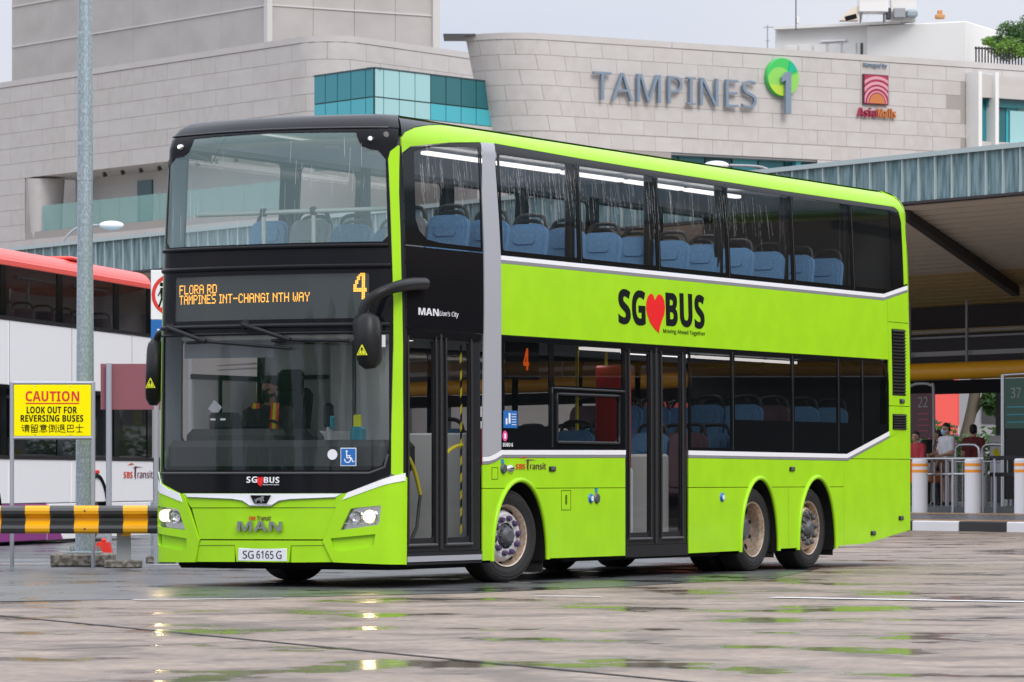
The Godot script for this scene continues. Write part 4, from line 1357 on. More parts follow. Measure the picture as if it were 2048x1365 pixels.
	sk_bar("mask_moulding", bus, M.dark_grey, FRONT, [Vector2(-1.21, 1.045), Vector2(1.05, 1.045), Vector2(1.19, 1.10), Vector2(1.215, 1.22)], 0.012, 0.0)
	sk_bar("mask_moulding", bus, M.dark_grey, FRONT, [Vector2(-1.20, 4.15), Vector2(0, 4.16), Vector2(1.18, 4.15)], 0.008, 0.004)
	# marker lamps in the upper corners
	for z in [-1.0, 1.035]:
		var ml := Node3D.new()
		ml.name = numbered("marker_lamp", bus)
		bus.add_child(ml, true)
		var q := MB.new()
		q.lathe([Vector2(0.001, 0.03), Vector2(0.022, 0.026), Vector2(0.03, 0.008), Vector2(0.034, -0.01)], front_x(z, 4.072), 14)
		obj("housing", q, M.chrome, ml)
		q = MB.new()
		q.ball(front_x(z, 4.072) * Vector3(0.004, 0, 0.028), Vector3(0.014, 0.014, 0.012), 10, 6)
		obj("bulb", q, M.marker_lamp, ml)
	# bumper: bonnet flap, lower flap, two corner mouldings
	sk("bonnet_panel", bus, G, FRONT, pts([-0.936, 0.858, 0.838, 0.860, 0.785, 0.735, -0.815, 0.728]), 0.006)
	sk("bonnet_panel", bus, G, FRONT, pts([-0.812, 0.722, 0.782, 0.729, 0.622, 0.443, -0.708, 0.437]), 0.0)
	sk("bumper_panel", bus, G, FRONT, pts([-0.690, 0.425, 0.612, 0.431, 0.636, 0.39, 0.30, 0.385, 0.28, 0.232, -0.28, 0.232, -0.30, 0.385, -0.716, 0.38]), 0.006)
	sk("bumper_panel", bus, G, FRONT, pts([-0.718, 0.376, -0.304, 0.381, -0.304, 0.23, -0.748, 0.226]), 0.0)
	sk("bumper_panel", bus, G, FRONT, pts([0.638, 0.386, 0.304, 0.381, 0.304, 0.23, 0.72, 0.237]), 0.0)
	sk("bumper_panel", bus, G, FRONT, rect(-0.30, 0.30, 0.232, 0.384), -0.02)
	var hr := pts([0.885, 0.722, 0.94, 0.732, 1.155, 0.752, 1.165, 0.742, 1.150, 0.60, 1.13, 0.575, 0.79, 0.527])
	var rr := pts([0.70, 0.452, 1.115, 0.492, 1.10, 0.40, 1.07, 0.375, 0.80, 0.335, 0.72, 0.36])
	sk("corner_moulding", bus, G, FRONT, pts([0.795, 0.852, 0.858, 0.868, 1.306, 1.04, 1.31, 1.0, 1.31, 0.215, 0.724, 0.235, 0.622, 0.425]), 0.018, [hr, rr], 0.03)
	sk("bumper_recess", bus, G, FRONT, Geometry2D.offset_polygon(rr, 0.02)[0], -0.014, [], 0.0)
	sk("front_stripe", bus, M.white_paint, FRONT, pts([0.858, 0.868, 1.15, 0.98, 1.306, 1.045, 1.306, 0.978, 1.15, 0.925, 0.81, 0.802]), 0.024)
	var hl := pts([-1.275, 0.735, -1.25, 0.742, -0.978, 0.712, -0.96, 0.70, -0.877, 0.518, -1.24, 0.545, -1.275, 0.57])
	var rl := pts([-1.26, 0.485, -0.86, 0.44, -0.86, 0.345, -0.93, 0.33, -1.22, 0.37, -1.25, 0.39])
	sk("corner_moulding", bus, G, FRONT, pts([-0.955, 0.856, -0.90, 0.845, -0.71, 0.43, -0.758, 0.222, -1.31, 0.215, -1.31, 1.0, -1.20, 0.95]), 0.018, [hl, rl], 0.03)
	sk("bumper_recess", bus, G, FRONT, Geometry2D.offset_polygon(rl, 0.02)[0], -0.014, [], 0.0)
	sk("front_stripe", bus, M.white_paint, FRONT, pts([-0.955, 0.858, -1.10, 0.90, -1.20, 0.95, -1.30, 1.06, -1.31, 1.04, -1.31, 0.93, -1.2, 0.86, -0.915, 0.778]), 0.024)
	# white flash and chrome wing over the bonnet, emblem in the middle
	sk("front_stripe", bus, M.white_paint, FRONT, pts([-0.90, 0.856, 0.80, 0.858, 0.745, 0.832, 0.30, 0.815, 0.18, 0.80, 0.11, 0.76, -0.14, 0.76, -0.21, 0.80, -0.32, 0.815, -0.86, 0.832]), 0.012)
	sk_bar("chrome_wing", bus, M.chrome, FRONT, [Vector2(-0.86, 0.828), Vector2(-0.32, 0.810), Vector2(-0.21, 0.795), Vector2(-0.13, 0.750), Vector2(0.10, 0.750), Vector2(0.18, 0.795), Vector2(0.30, 0.810), Vector2(0.745, 0.828)], 0.009, 0.014)
	sk("emblem_plate", bus, M.black_gloss, FRONT, pts([-0.125, 0.843, 0.095, 0.843, 0.05, 0.768, -0.08, 0.768]), 0.022)
	var lion := pts([-0.052, -0.030, -0.036, -0.030, -0.022, -0.008, 0.004, -0.010, 0.010, -0.030, 0.026, -0.030, 0.024, -0.006, 0.038, -0.018, 0.050, -0.016, 0.040, 0.004, 0.048, 0.016, 0.040, 0.030, 0.024, 0.032, 0.008, 0.018, -0.028, 0.012, -0.044, -0.004, -0.058, 0.010, -0.052, -0.014])
	flat("emblem", bus, M.chrome, lion, front_x(-0.015, 0.805, 0.026), 0.006)
	letters("lettering", bus, "MAN", M.chrome, front_x(-0.02, 0.56, 0.008), -0.238, 0.238, -0.045, 0.045, 0.02)
	letters("lettering", bus, "SBS", M.text_red, front_x(-0.03, 0.632, 0.003), -0.115, -0.045, -0.018, 0.018, 0.003)
	letters("lettering", bus, "Transit", M.text_maroon, front_x(-0.03, 0.632, 0.003), -0.03, 0.12, -0.02, 0.024, 0.003, false)
	letters("lettering", bus, "SG", M.white_paint, front_x(0.0, 0.985, 0.003), -0.176, -0.06, -0.028, 0.03, 0.003)
	letters("lettering", bus, "BUS", M.white_paint, front_x(0.0, 0.985, 0.003), 0.012, 0.176, -0.03, 0.026, 0.003)
	flat("heart", bus, M.red_paint, heart(0.075, 0.09), front_x(0.0, 0.985, 0.003) * at(-0.066, -0.062, 0), 0.003)
	letters("lettering", bus, "Moving Ahead Together", M.white_paint, front_x(0.0, 0.985, 0.003), 0.0, 0.176, -0.052, -0.038, 0.002, false)
	# number plate
	var np := Node3D.new()
	np.name = "number_plate"
	bus.add_child(np, true)
	np.transform = front_x(0.0, 0.298, 0.0)
	bx("plate", np, M.plate_white, Vector3.ZERO, Vector3(0.52, 0.118, 0.012), 0.004)
	sk_bar("plate_frame", bus, M.black_satin, FRONT, [Vector2(-0.262, 0.238), Vector2(0.262, 0.238), Vector2(0.262, 0.358), Vector2(-0.262, 0.358), Vector2(-0.262, 0.238)], 0.005, 0.0)
	letters("characters", np, "SG", M.ink, at(0, 0, 0.006), -0.208, -0.090, -0.036, 0.036, 0.003, false)
	letters("characters", np, "6165", M.ink, at(0, 0, 0.006), -0.060, 0.122, -0.036, 0.036, 0.003, false)
	letters("characters", np, "G", M.ink, at(0, 0, 0.006), 0.152, 0.208, -0.036, 0.036, 0.003, false)
	# headlights
	for e in [[hr, 1.0, 1.06, 0.93], [hl, -1.0, -1.185, -1.03]]:
		var hd := Node3D.new()
		hd.name = numbered("headlight", bus)
		bus.add_child(hd, true)
		var big: PackedVector2Array = Geometry2D.offset_polygon(e[0], 0.012)[0]
		sk("reflector", hd, M.chrome, FRONT, big, -0.045, [], 0.0)
		sk("lens", hd, M.clear_glass, FRONT, big, 0.004, [], 0.0)
		for k in 2:
			var z: float = e[2] if k == 0 else e[3]
			var x := front_x(z, 0.652 if k == 0 else 0.64, -0.04)
			x.basis = Basis.looking_at(Vector3(1, 0, -0.12 * e[1]), Vector3.UP)
			var q := MB.new()
			var pr := []
			for i in 7:
				pr.append(Vector2(0.022 + 0.038 * i / 6.0, 0.04 * pow(i / 6.0, 2.0)))
			q.lathe(pr, x, 20)
			obj("bowl", q, M.chrome, hd)
			if k == 0:
				q = MB.new()
				q.ball(x * Vector3(0, 0, 0.022), Vector3(0.066, 0.056, 0.020), 16, 8)
				obj("bulb", q, M.head_lamp, hd)
		var zi: float = 0.88 if e[1] > 0.0 else -1.07
		sk("indicator", hd, M.clear_glass, FRONT, rect(minf(zi - 0.07, zi + 0.2), maxf(zi - 0.07, zi + 0.2), 0.545, 0.575), -0.03)
		sk("lamp_divider", hd, M.silver_paint, FRONT, rect(minf(zi - 0.08, zi + 0.22), maxf(zi - 0.08, zi + 0.22), 0.583, 0.595), -0.02)
		var sp := SpotLight3D.new()
		sp.name = numbered("headlight_lamp", bus)
		sp.light_color = Color(1.0, 0.86, 0.66)
		sp.light_energy = 0.15
		sp.light_size = 0.05
		sp.spot_angle = 60.0
		sp.spot_range = 60.0
		sp.spot_attenuation = 2.0
		sp.shadow_enabled = true
		bus.add_child(sp, true)
		sp.position = skin(FRONT, e[2], 0.652, 0.03)
		sp.basis = Basis.looking_at(Vector3(-1, -0.03, 0), Vector3.UP)
	# wipers
	var wi := [[Vector2(-1.10, 2.405), Vector2(-0.62, 2.262), Vector2(-0.86, 2.255), Vector2(0.30, 2.185)], [Vector2(-0.20, 2.41), Vector2(0.30, 2.262), Vector2(0.10, 2.258), Vector2(0.86, 2.248)]]
	for e in wi:
		var w := Node3D.new()
		w.name = numbered("wiper", bus)
		bus.add_child(w, true)
		sk_bar("wiper_arm", w, M.black_satin, FRONT, [e[0], e[1]], 0.022, 0.05)
		sk_bar("wiper_blade", w, M.black_satin, FRONT, [e[2], e[1], e[3]], 0.015, 0.03)
		var q := MB.new()
		q.lathe([Vector2(0.001, 0.05), Vector2(0.035, 0.045), Vector2(0.045, 0.0)], front_x(e[0].x, e[0].y, 0.0), 14)
		obj("wiper_pivot", q, M.black_satin, w)
	# stickers on the lower windscreen
	var st := Node3D.new()
	st.name = "wheelchair_sticker"
	bus.add_child(st, true)
	st.transform = front_x(0.858, 1.193, 0.002)
	bx("board", st, M.white_paint, Vector3.ZERO, Vector3(0.150, 0.165, 0.003))
	bx("field", st, M.sign_blue, Vector3(0, 0, 0.002), Vector3(0.138, 0.152, 0.003))
	var wc := MB.new()
	wc.prism(disc(0.024, 0.033, -PI * 1.05, PI * 0.35, 20), 0.0035, 0.005, at(-0.006, -0.022, 0))
	wc.ball(Vector3(-0.016, 0.05, 0.0045), Vector3(0.010, 0.010, 0.001), 8, 4)
	wc.box(Vector3(-0.015, 0.015, 0.0045), Vector3(0.010, 0.05, 0.002), 0.0, Basis(Vector3.BACK, 0.06))
	wc.box(Vector3(0.004, 0.012, 0.0045), Vector3(0.036, 0.008, 0.002))
	wc.box(Vector3(0.008, -0.008, 0.0045), Vector3(0.042, 0.009, 0.002))
	wc.box(Vector3(0.036, -0.026, 0.0045), Vector3(0.009, 0.04, 0.002), 0.0, Basis(Vector3.BACK, 0.35))
	wc.box(Vector3(0.050, -0.042, 0.0045), Vector3(0.02, 0.007, 0.002), 0.0, Basis(Vector3.BACK, 0.3))
	obj("pictogram", wc, M.white_paint, st)
	flat("round_sticker", bus, M.plate_white, disc(0.0, 0.048), front_x(0.705, 1.215, 0.0), 0.002)
	flat("square_sticker", bus, M.plate_white, rect(-0.05, 0.05, -0.055, 0.055), front_x(1.14, 2.245, -0.002), 0.002)
	# mirrors
	var mr := Node3D.new()
	mr.name = "mirror"
	bus.add_child(mr, true)
	bar("mirror_arm", mr, M.mirror_plastic, curve([Vector3(0.46, 2.78, 1.33), Vector3(0.16, 2.765, 1.36), Vector3(-0.10, 2.73, 1.36), Vector3(-0.27, 2.67, 1.28), Vector3(-0.34, 2.56, 1.17), Vector3(-0.36, 2.42, 1.13)], 6), [0.058, 0.058, 0.058, 0.057, 0.057, 0.057, 0.057, 0.057, 0.056, 0.056, 0.055, 0.055, 0.054, 0.053, 0.052, 0.051, 0.05, 0.05, 0.05, 0.05, 0.05, 0.049, 0.048, 0.047, 0.046, 0.045, 0.044, 0.042, 0.04, 0.038, 0.034], 12)
	mirror_head(mr, Vector3(-0.35, 2.235, 1.20), Vector3(0.20, 0.50, 0.245), -6.0)
	mr = Node3D.new()
	mr.name = "mirror_001"
	bus.add_child(mr, true)
	bar("mirror_arm", mr, M.mirror_plastic, curve([Vector3(0.22, 2.34, -1.28), Vector3(0.18, 2.36, -1.36), Vector3(0.2, 2.27, -1.42)], 5), 0.035, 10)
	mirror_head(mr, Vector3(0.20, 2.00, -1.425), Vector3(0.16, 0.63, 0.17), 4.0)

func mirror_head(mr: Node3D, c: Vector3, s: Vector3, tilt: float) -> void:
	# rounded shell: stacked rounded sections
	var b := MB.new()
	var rows := []
	for i in 13:
		var t := i / 12.0
		var k := pow(1.0 - pow(absf(t * 2.0 - 1.0), 7.0), 0.4)
		k = maxf(k, 0.45) * (0.84 + 0.16 * t)
		var ring := []
		for j in 20:
			var a := TAU * j / 20.0
			var p := Vector2(signf(cos(a)) * pow(absf(cos(a)), 0.55), signf(sin(a)) * pow(absf(sin(a)), 0.55))
			ring.append(c + Basis(Vector3.RIGHT, deg_to_rad(tilt)) * Vector3(p.x * s.x * 0.5 * k, (t - 0.5) * s.y, p.y * s.z * 0.5 * k))
		rows.append(ring)
	for i in 12:
		for j in 20:
			var l := (j + 1) % 20
			var m: Vector3 = (rows[i][j] + rows[i + 1][l]) * 0.5 - c
			var q := [rows[i][j], rows[i][l], rows[i + 1][l], rows[i + 1][j]]
			var nn := []
			for p in q:
				nn.append(((p - c) * Vector3(1, 0.25, 1)).normalized())
			b.quadn(q, nn)
	for e in [0, 12]:
		for j in range(1, 19):
			b.ftri(rows[e][0], rows[e][j], rows[e][j + 1], Vector3(0, 1 if e else -1, 0))
	obj("housing", b, M.mirror_plastic, mr)
	bx("mirror_glass", mr, M.chrome, c + Vector3(s.x * 0.5, 0, 0), Vector3(0.01, s.y * 0.7, s.z * 0.7))
	var x := Transform3D(Basis(Vector3(0, 0, 1), Vector3.UP, Vector3(-1, 0, 0)).rotated(Vector3.UP, 0.12), c + Vector3(-s.x * 0.5 - 0.002, -s.y * 0.17, 0))
	flat("warning_sticker", mr, M.hi_yellow, pts([-0.052, -0.045, 0.052, -0.045, 0.004, 0.048, -0.004, 0.048]), x, 0.004)
	var q := MB.new()
	q.tube([Vector3(-0.038, -0.036, 0.004), Vector3(0.038, -0.036, 0.004), Vector3(0, 0.034, 0.004), Vector3(-0.038, -0.036, 0.004)], 0.0028, 4)
	q.prism(pts([-0.005, -0.01, 0.005, -0.01, 0.007, 0.02, -0.007, 0.02]), 0.003, 0.007)
	q.ball(Vector3(0, -0.022, 0.005), Vector3(0.005, 0.005, 0.002), 6, 4)
	obj("warning_mark", q, M.ink, mr, x)

func bus_doors(bus: Node3D) -> void:
	# front door, two leaves
	for e in [[0.165, 1.612, [[0.235, 0.72], [0.95, 1.40]], 2.352], [4.64, 6.095, [[4.76, 5.22], [5.50, 5.96]], 2.352]]:
		var d := Node3D.new()
		d.name = numbered("door", bus)
		bus.add_child(d, true)
		var holes := []
		for l in e[2]:
			holes.append(rect(l[0], l[1], 0.45, 2.26, 0.02))
		sk("frame", d, M.black_satin, NEAR, rect(e[0], e[1], 0.325, e[3]), -0.02, holes, 0.03)
		for l in e[2]:
			sk("pane", d, M.door_glass, NEAR, rect(l[0] - 0.01, l[1] + 0.01, 0.44, 2.27), -0.03, [], 0.0)
			sk_bar("rubber_edge", d, M.rubber, NEAR, [Vector2(l[0] - 0.02, 0.40), Vector2(l[0] - 0.02, 2.30)], 0.012, -0.008)
			sk_bar("rubber_edge", d, M.rubber, NEAR, [Vector2(l[1] + 0.02, 0.40), Vector2(l[1] + 0.02, 2.30)], 0.012, -0.008)
			sk_bar("bottom_rail", d, M.dark_grey, NEAR, [Vector2(l[0] - 0.03, 0.385), Vector2(l[1] + 0.03, 0.385)], 0.016, -0.010)
		sk_bar("centre_rubber", d, M.rubber, NEAR, [Vector2((e[2][0][1] + e[2][1][0]) * 0.5, 0.34), Vector2((e[2][0][1] + e[2][1][0]) * 0.5, 2.33)], 0.018, -0.012)
		sk("sill", d, M.black_satin, NEAR, rect(e[0], e[1], 0.205, 0.322), -0.004)
		sk("header", d, M.black_gloss, NEAR, rect(e[0], e[1], 2.29, 2.352), -0.004)
	sk("step_strip", bus, M.silver_paint, NEAR, rect(0.18, 1.60, 0.235, 0.285), 0.004)
	bar("door_rail", bus, M.yellow_rail, curve([Vector3(0.16, 1.30, 1.20), Vector3(0.30, 1.25, 1.21), Vector3(0.48, 1.08, 1.21), Vector3(0.60, 0.85, 1.21)], 6), 0.018)
	bar("door_rail", bus, M.yellow_rail, curve([Vector3(0.98, 1.06, 1.20), Vector3(1.08, 1.22, 1.21), Vector3(1.25, 1.29, 1.21), Vector3(1.42, 1.31, 1.20)], 6), 0.018)
	bar("door_rail", bus, M.dark_grey, [Vector3(0.60, 0.86, 1.21), Vector3(0.55, 0.55, 1.20), Vector3(0.42, 0.36, 1.18)], 0.016)
	for k in 22:
		sk("hazard_band", bus, M.yellow_rail if k % 2 == 0 else M.black_satin, NEAR, pts([1.362, 0.47 + k * 0.08, 1.40, 0.50 + k * 0.08, 1.40, 0.58 + k * 0.08, 1.362, 0.55 + k * 0.08]), -0.10, [], 0.0)

func bus_inside(bus: Node3D) -> void:
	# decks, ceiling
	mat("pillar_liner", lin(0.16, 0.21, 0.25), 0.5)
	var cut := [[0.35, 1.62, 1.2], [1.62, 3.1, 0.75], [3.1, 7.2, 1.22], [7.2, 10.0, 0.72], [10.0, 11.8, 1.22]]
	for e in cut:
		bx("lower_floor", bus, M.interior_floor, Vector3((e[0] + e[1]) * 0.5, 0.36, 0), Vector3(e[1] - e[0], 0.04, e[2] * 2.0))
	bx("wheel_box", bus, M.interior_grey, Vector3(2.37, 1.06, 0.98), Vector3(1.3, 0.10, 0.5), 0.03)
	bx("upper_floor", bus, M.interior_grey, Vector3(6.2, 2.40, 0), Vector3(11.3, 0.10, 2.5))
	bx("ceiling", bus, M.interior_white, Vector3(6.2, 4.14, 0), Vector3(11.2, 0.03, 2.1))
	bx("display_box", bus, M.black_matte, Vector3(0.42, 2.66, 0), Vector3(0.5, 0.46, 2.4))
	bx("front_shelf", bus, M.dark_grey, Vector3(0.46, 3.02, 0), Vector3(0.5, 0.16, 2.0), 0.05)
	bx("rear_bulkhead", bus, M.dark_grey, Vector3(11.75, 3.2, 0), Vector3(0.05, 1.6, 2.4))
	bx("rear_bulkhead", bus, M.dark_grey, Vector3(11.45, 1.3, 0), Vector3(0.05, 2.0, 2.4))
	for z in [0.86]:
		for k in 5:
			bx("light_strip", bus, M.strip_lamp, Vector3(1.3 + k * 1.42 + 0.65, 4.055, z), Vector3(1.30, 0.035, 0.09), 0.01)
		var al := AreaLight3D.new()
		al.name = numbered("light_strip_lamp", bus)
		al.area_size = Vector2(7.0, 0.09)
		al.light_energy = 1.2
		al.light_color = Color(1.0, 0.98, 0.96)
		al.shadow_enabled = true
		bus.add_child(al, true)
		al.position = Vector3(4.8, 4.02, z)
		al.rotation_degrees = Vector3(-90, 0, 0)
	for k in 5:
		bx("light_strip", bus, M.strip_lamp, Vector3(6.6 + k * 0.9, 2.315, 0.5), Vector3(0.8, 0.03, 0.07), 0.01)
	var al2 := AreaLight3D.new()
	al2.name = "light_strip_lamp_004"
	al2.area_size = Vector2(4.4, 0.07)
	al2.light_energy = 0.25
	al2.shadow_enabled = true
	bus.add_child(al2, true)
	al2.position = Vector3(8.4, 2.29, 0.5)
	al2.rotation_degrees = Vector3(-90, 0, 0)
	for e in [[1.15, 0.55, 0.9], [5.35, 0.75, 1.2]]:
		bx("light_strip", bus, M.strip_lamp, Vector3(e[0], 2.315, e[1]), Vector3(e[2], 0.03, 0.07), 0.01)
		var al3 := AreaLight3D.new()
		al3.name = numbered("light_strip_lamp", bus)
		al3.area_size = Vector2(e[2], 0.07)
		al3.light_energy = 0.35
		al3.shadow_enabled = true
		bus.add_child(al3, true)
		al3.position = Vector3(e[0], 2.29, e[1])
		al3.rotation_degrees = Vector3(-90, 0, 0)
	var rail_b := MB.new()
	for x in [0.9, 1.7]:
		rail_b.lathe([Vector2(0.001, -0.03), Vector2(0.06, -0.03), Vector2(0.09, -0.01), Vector2(0.09, 0)], Transform3D(Basis(Vector3.RIGHT, -PI / 2), Vector3(x, 4.12, 0.1)), 14)
	obj("ceiling_lamp", rail_b, M.interior_white, bus)
	# upper deck seats: two pairs a row
	var blue := make_seat(M.seat_blue)
	var grey := make_seat(M.seat_grey)
	var k := 0
	for r in 12:
		for z in [-0.98, -0.53, 0.53, 0.98]:
			add_seat(blue if r > 0 or absf(z) > 0.9 else grey, bus, 1.05 + r * 0.80, 2.40, z)
	# stair housing and front rail
	sk("pillar_liner", bus, M.pillar_liner, FAR, rect(0.16, 0.42, 1.0, 4.0), -0.03, [], 0.0)
	sk("cantrail_liner", bus, M.interior_grey, FAR, rect(0.45, 11.9, 4.09, 4.33), -0.03, [], 0.0)
	sk("cantrail_liner", bus, M.interior_grey, NEAR, rect(0.45, 11.9, 4.13, 4.33), -0.03, [], 0.0)
	sk("pillar_liner", bus, M.pillar_liner, FRONT, rect(-1.305, -1.19, 2.5, 4.0), -0.03, [], 0.0)
	bx("stair_panel", bus, M.interior_grey, Vector3(4.2, 2.95, -0.75), Vector3(1.9, 0.95, 0.04), 0.01)
	var cg := mat("pale_rail", lin(0.40, 0.47, 0.44), 0.4)
	bar("front_rail", bus, cg, [Vector3(0.34, 3.47, -1.05), Vector3(0.30, 3.47, 0.0), Vector3(0.34, 3.47, 1.12)], 0.022)
	for z in [-0.30, 0.24]:
		bar("front_rail", bus, cg, [Vector3(0.31, 3.05, z), Vector3(0.31, 3.46, z)], 0.020)
		bx("rail_joint", bus, M.seat_frame, Vector3(0.31, 3.47, z), Vector3(0.07, 0.08, 0.07), 0.02)
	for s in [3.70, 5.46, 7.146, 8.83, 10.47]:
		for z in [-1.16, 1.16]:
			bx("window_post", bus, M.black_satin, Vector3(s, 3.6, z), Vector3(0.10, 1.15, 0.08), 0.02)
	# lower deck seats
	var plum := make_seat(M.seat_plum)
	var red := make_seat(M.seat_red)
	for e in [[6.35, 0.95, 0.40], [6.35, 0.5, 0.40], [6.95, 0.95, 0.40], [6.95, 0.5, 0.40], [7.75, 0.95, 0.72], [7.75, 0.5, 0.72], [8.45, 0.95, 0.72], [8.45, 0.5, 0.72], [9.25, 0.95, 0.72], [9.25, 0.5, 0.72], [10.05, 0.95, 0.72], [10.05, 0.5, 0.72]]:
		add_seat(blue if k % 3 else plum, bus, e[0], e[2], e[1])
		add_seat(blue if k % 2 else plum, bus, e[0], e[2], -e[1])
		k += 1
	for e in [[3.1, 0.95], [3.1, 0.52]]:
		add_seat(red if e[1] > 0.9 else blue, bus, e[0], 0.40, e[1] - 0.1, 180.0)
	add_seat(blue, bus, 3.9, 0.40, 0.85)
	for s in [blue, grey, plum, red]:
		s.free()
	# panels seen through the doors
	bx("modesty_panel", bus, M.interior_white, Vector3(1.58, 0.90, 0.75), Vector3(0.04, 1.05, 0.85), 0.015)
	bx("modesty_panel", bus, M.interior_white, Vector3(0.16 + 0.2, 0.86, 0.72), Vector3(0.9, 0.95, 0.03), 0.01, Basis(Vector3.UP, 1.0))
	bx("modesty_panel", bus, M.red_panel, Vector3(5.02, 1.62, 0.98), Vector3(0.05, 1.05, 0.40), 0.02)
	bx("modesty_panel", bus, M.interior_white, Vector3(5.02, 0.74, 0.98), Vector3(0.05, 0.72, 0.44), 0.02)
	bx("modesty_panel", bus, M.interior_white, Vector3(6.12, 0.82, 0.62), Vector3(0.05, 0.86, 0.9), 0.06)
	bx("red_locker", bus, M.seat_red, Vector3(6.02, 1.22, 0.3), Vector3(0.3, 0.35, 0.4), 0.04)
	bar("grab_pole", bus, M.yellow_rail, [Vector3(4.72, 0.4, 0.72), Vector3(4.72, 2.33, 0.72)], 0.018)
	bar("grab_pole", bus, M.yellow_rail, [Vector3(6.2, 0.4, 0.3), Vector3(6.2, 2.33, 0.3)], 0.018)
	bx("card_reader", bus, M.teal_plastic, Vector3(5.0, 1.42, 0.72), Vector3(0.10, 0.18, 0.08), 0.02)
	# dashboard, partition and fittings round the driver (far side)
	var dash := MB.new()
	dash.box(Vector3(0.30, 1.20, 0.0), Vector3(0.62, 0.30, 2.36), 0.06)
	dash.box(Vector3(0.42, 1.36, -0.62), Vector3(0.5, 0.20, 0.95), 0.06)
	obj("dashboard", dash, M.dash_black, bus)
	bx("dash_display", bus, M.black_matte, Vector3(0.52, 1.555, -0.52), Vector3(0.05, 0.20, 0.30), 0.02, Basis(Vector3.BACK, -0.3))
	bx("ticket_printer", bus, M.black_satin, Vector3(0.40, 1.53, -0.78), Vector3(0.22, 0.17, 0.25), 0.03)
	for z in [-0.84, -0.73]:
		bx("printer_label", bus, M.white_paint, Vector3(0.287, 1.55, z), Vector3(0.004, 0.018, 0.055))
	bx("paper_slip", bus, M.plate_white, Vector3(0.45, 1.66, -0.92), Vector3(0.002, 0.11, 0.11), 0.0, Basis(Vector3.RIGHT, 0.7))
	bx("instrument_hood", bus, M.black_satin, Vector3(0.62, 1.34, -0.10), Vector3(0.35, 0.24, 0.42), 0.07)
	bx("cab_partition", bus, M.interior_grey, Vector3(1.95, 1.55, -0.86), Vector3(0.04, 1.5, 0.85), 0.01)
	for e in [[Vector3(1.90, 1.98, -0.90), Vector3(0.03, 0.04, 0.72)], [Vector3(1.90, 1.72, -0.93), Vector3(0.03, 0.5, 0.035)]]:
		bx("partition_frame", bus, M.black_satin, e[0], e[1])
	bx("cab_window_panel", bus, M.interior_white, Vector3(1.1, 1.62, -1.22), Vector3(1.15, 0.64, 0.02), 0.005)
	bx("cab_window_panel", bus, M.black_satin, Vector3(1.1, 1.96, -1.21), Vector3(1.2, 0.05, 0.04), 0.005)
	bx("cab_window_panel", bus, M.black_satin, Vector3(1.0, 1.62, -1.205), Vector3(0.05, 0.64, 0.02), 0.005)
	bx("cab_door", bus, M.interior_grey, Vector3(1.35, 1.0, -0.22), Vector3(1.1, 0.9, 0.04), 0.015)
	bx("luggage_panel", bus, M.interior_grey, Vector3(1.78, 1.35, -0.02), Vector3(0.05, 1.9, 0.85), 0.02)
	bar("grab_pole", bus, M.dark_grey, [Vector3(0.75, 0.4, 0.42), Vector3(0.75, 2.33, 0.42)], 0.02)
	bx("notice_box", bus, M.hi_yellow, Vector3(0.74, 1.53, 0.46), Vector3(0.05, 0.12, 0.07), 0.01)
	bx("ticket_bin", bus, M.teal_plastic, Vector3(0.72, 1.38, 0.48), Vector3(0.12, 0.20, 0.12), 0.02)
	bx("card_reader", bus, M.black_satin, Vector3(0.62, 1.58, 0.22), Vector3(0.06, 0.24, 0.11), 0.04)
	bx("card_reader", bus, M.teal_plastic, Vector3(0.60, 1.52, 0.27), Vector3(0.06, 0.12, 0.03), 0.01)
	bar("reader_stand", bus, M.interior_grey, [Vector3(0.63, 1.2, 0.22), Vector3(0.63, 1.5, 0.22)], 0.03)
	bx("lower_header", bus, M.interior_white, Vector3(0.55, 2.31, 0), Vector3(0.7, 0.05, 2.3), 0.02)
	var blind := mat("sun_blind", lin(0.25, 0.27, 0.31), 0.6)
	bx("sun_blind", bus, blind, Vector3(0.22, 2.20, -0.62), Vector3(0.01, 0.16, 0.98))
	var wheel := MB.new()
	var pth := []
	for i in 25:
		var a := TAU * i / 24.0
		pth.append(Vector3(0.80, 1.42, -0.66) + Basis(Vector3.BACK, deg_to_rad(-55)) * Vector3(0, cos(a) * 0.22, sin(a) * 0.22))
	wheel.tube(pth, 0.016)
	obj("steering_wheel", wheel, M.black_satin, bus)
	var ds := MB.new()
	ds.box(Vector3(1.60, 1.45, -0.82), Vector3(0.14, 0.85, 0.50), 0.06, Basis(Vector3.BACK, deg_to_rad(-10)))
	ds.box(Vector3(1.66, 1.93, -0.82), Vector3(0.10, 0.24, 0.30), 0.045, Basis(Vector3.BACK, deg_to_rad(-8)))
	ds.box(Vector3(1.30, 1.02, -0.82), Vector3(0.50, 0.16, 0.50), 0.05)
	obj("driver_seat", ds, M.black_matte, bus)
	# route display behind the door-side glass
	var rd := Node3D.new()
	rd.name = "side_led_display"
	bus.add_child(rd, true)
	bx("board", rd, M.black_matte, Vector3(2.62, 2.13, 1.20), Vector3(0.62, 0.36, 0.04))
	letters("led_number", rd, "4", M.led_red, at(2.66, 2.14, 1.222), -0.055, 0.055, -0.10, 0.11, 0.004)
	# rain trickles on the glass
	var wb := MB.new()
	var wr := RandomNumberGenerator.new()
	wr.seed = 9
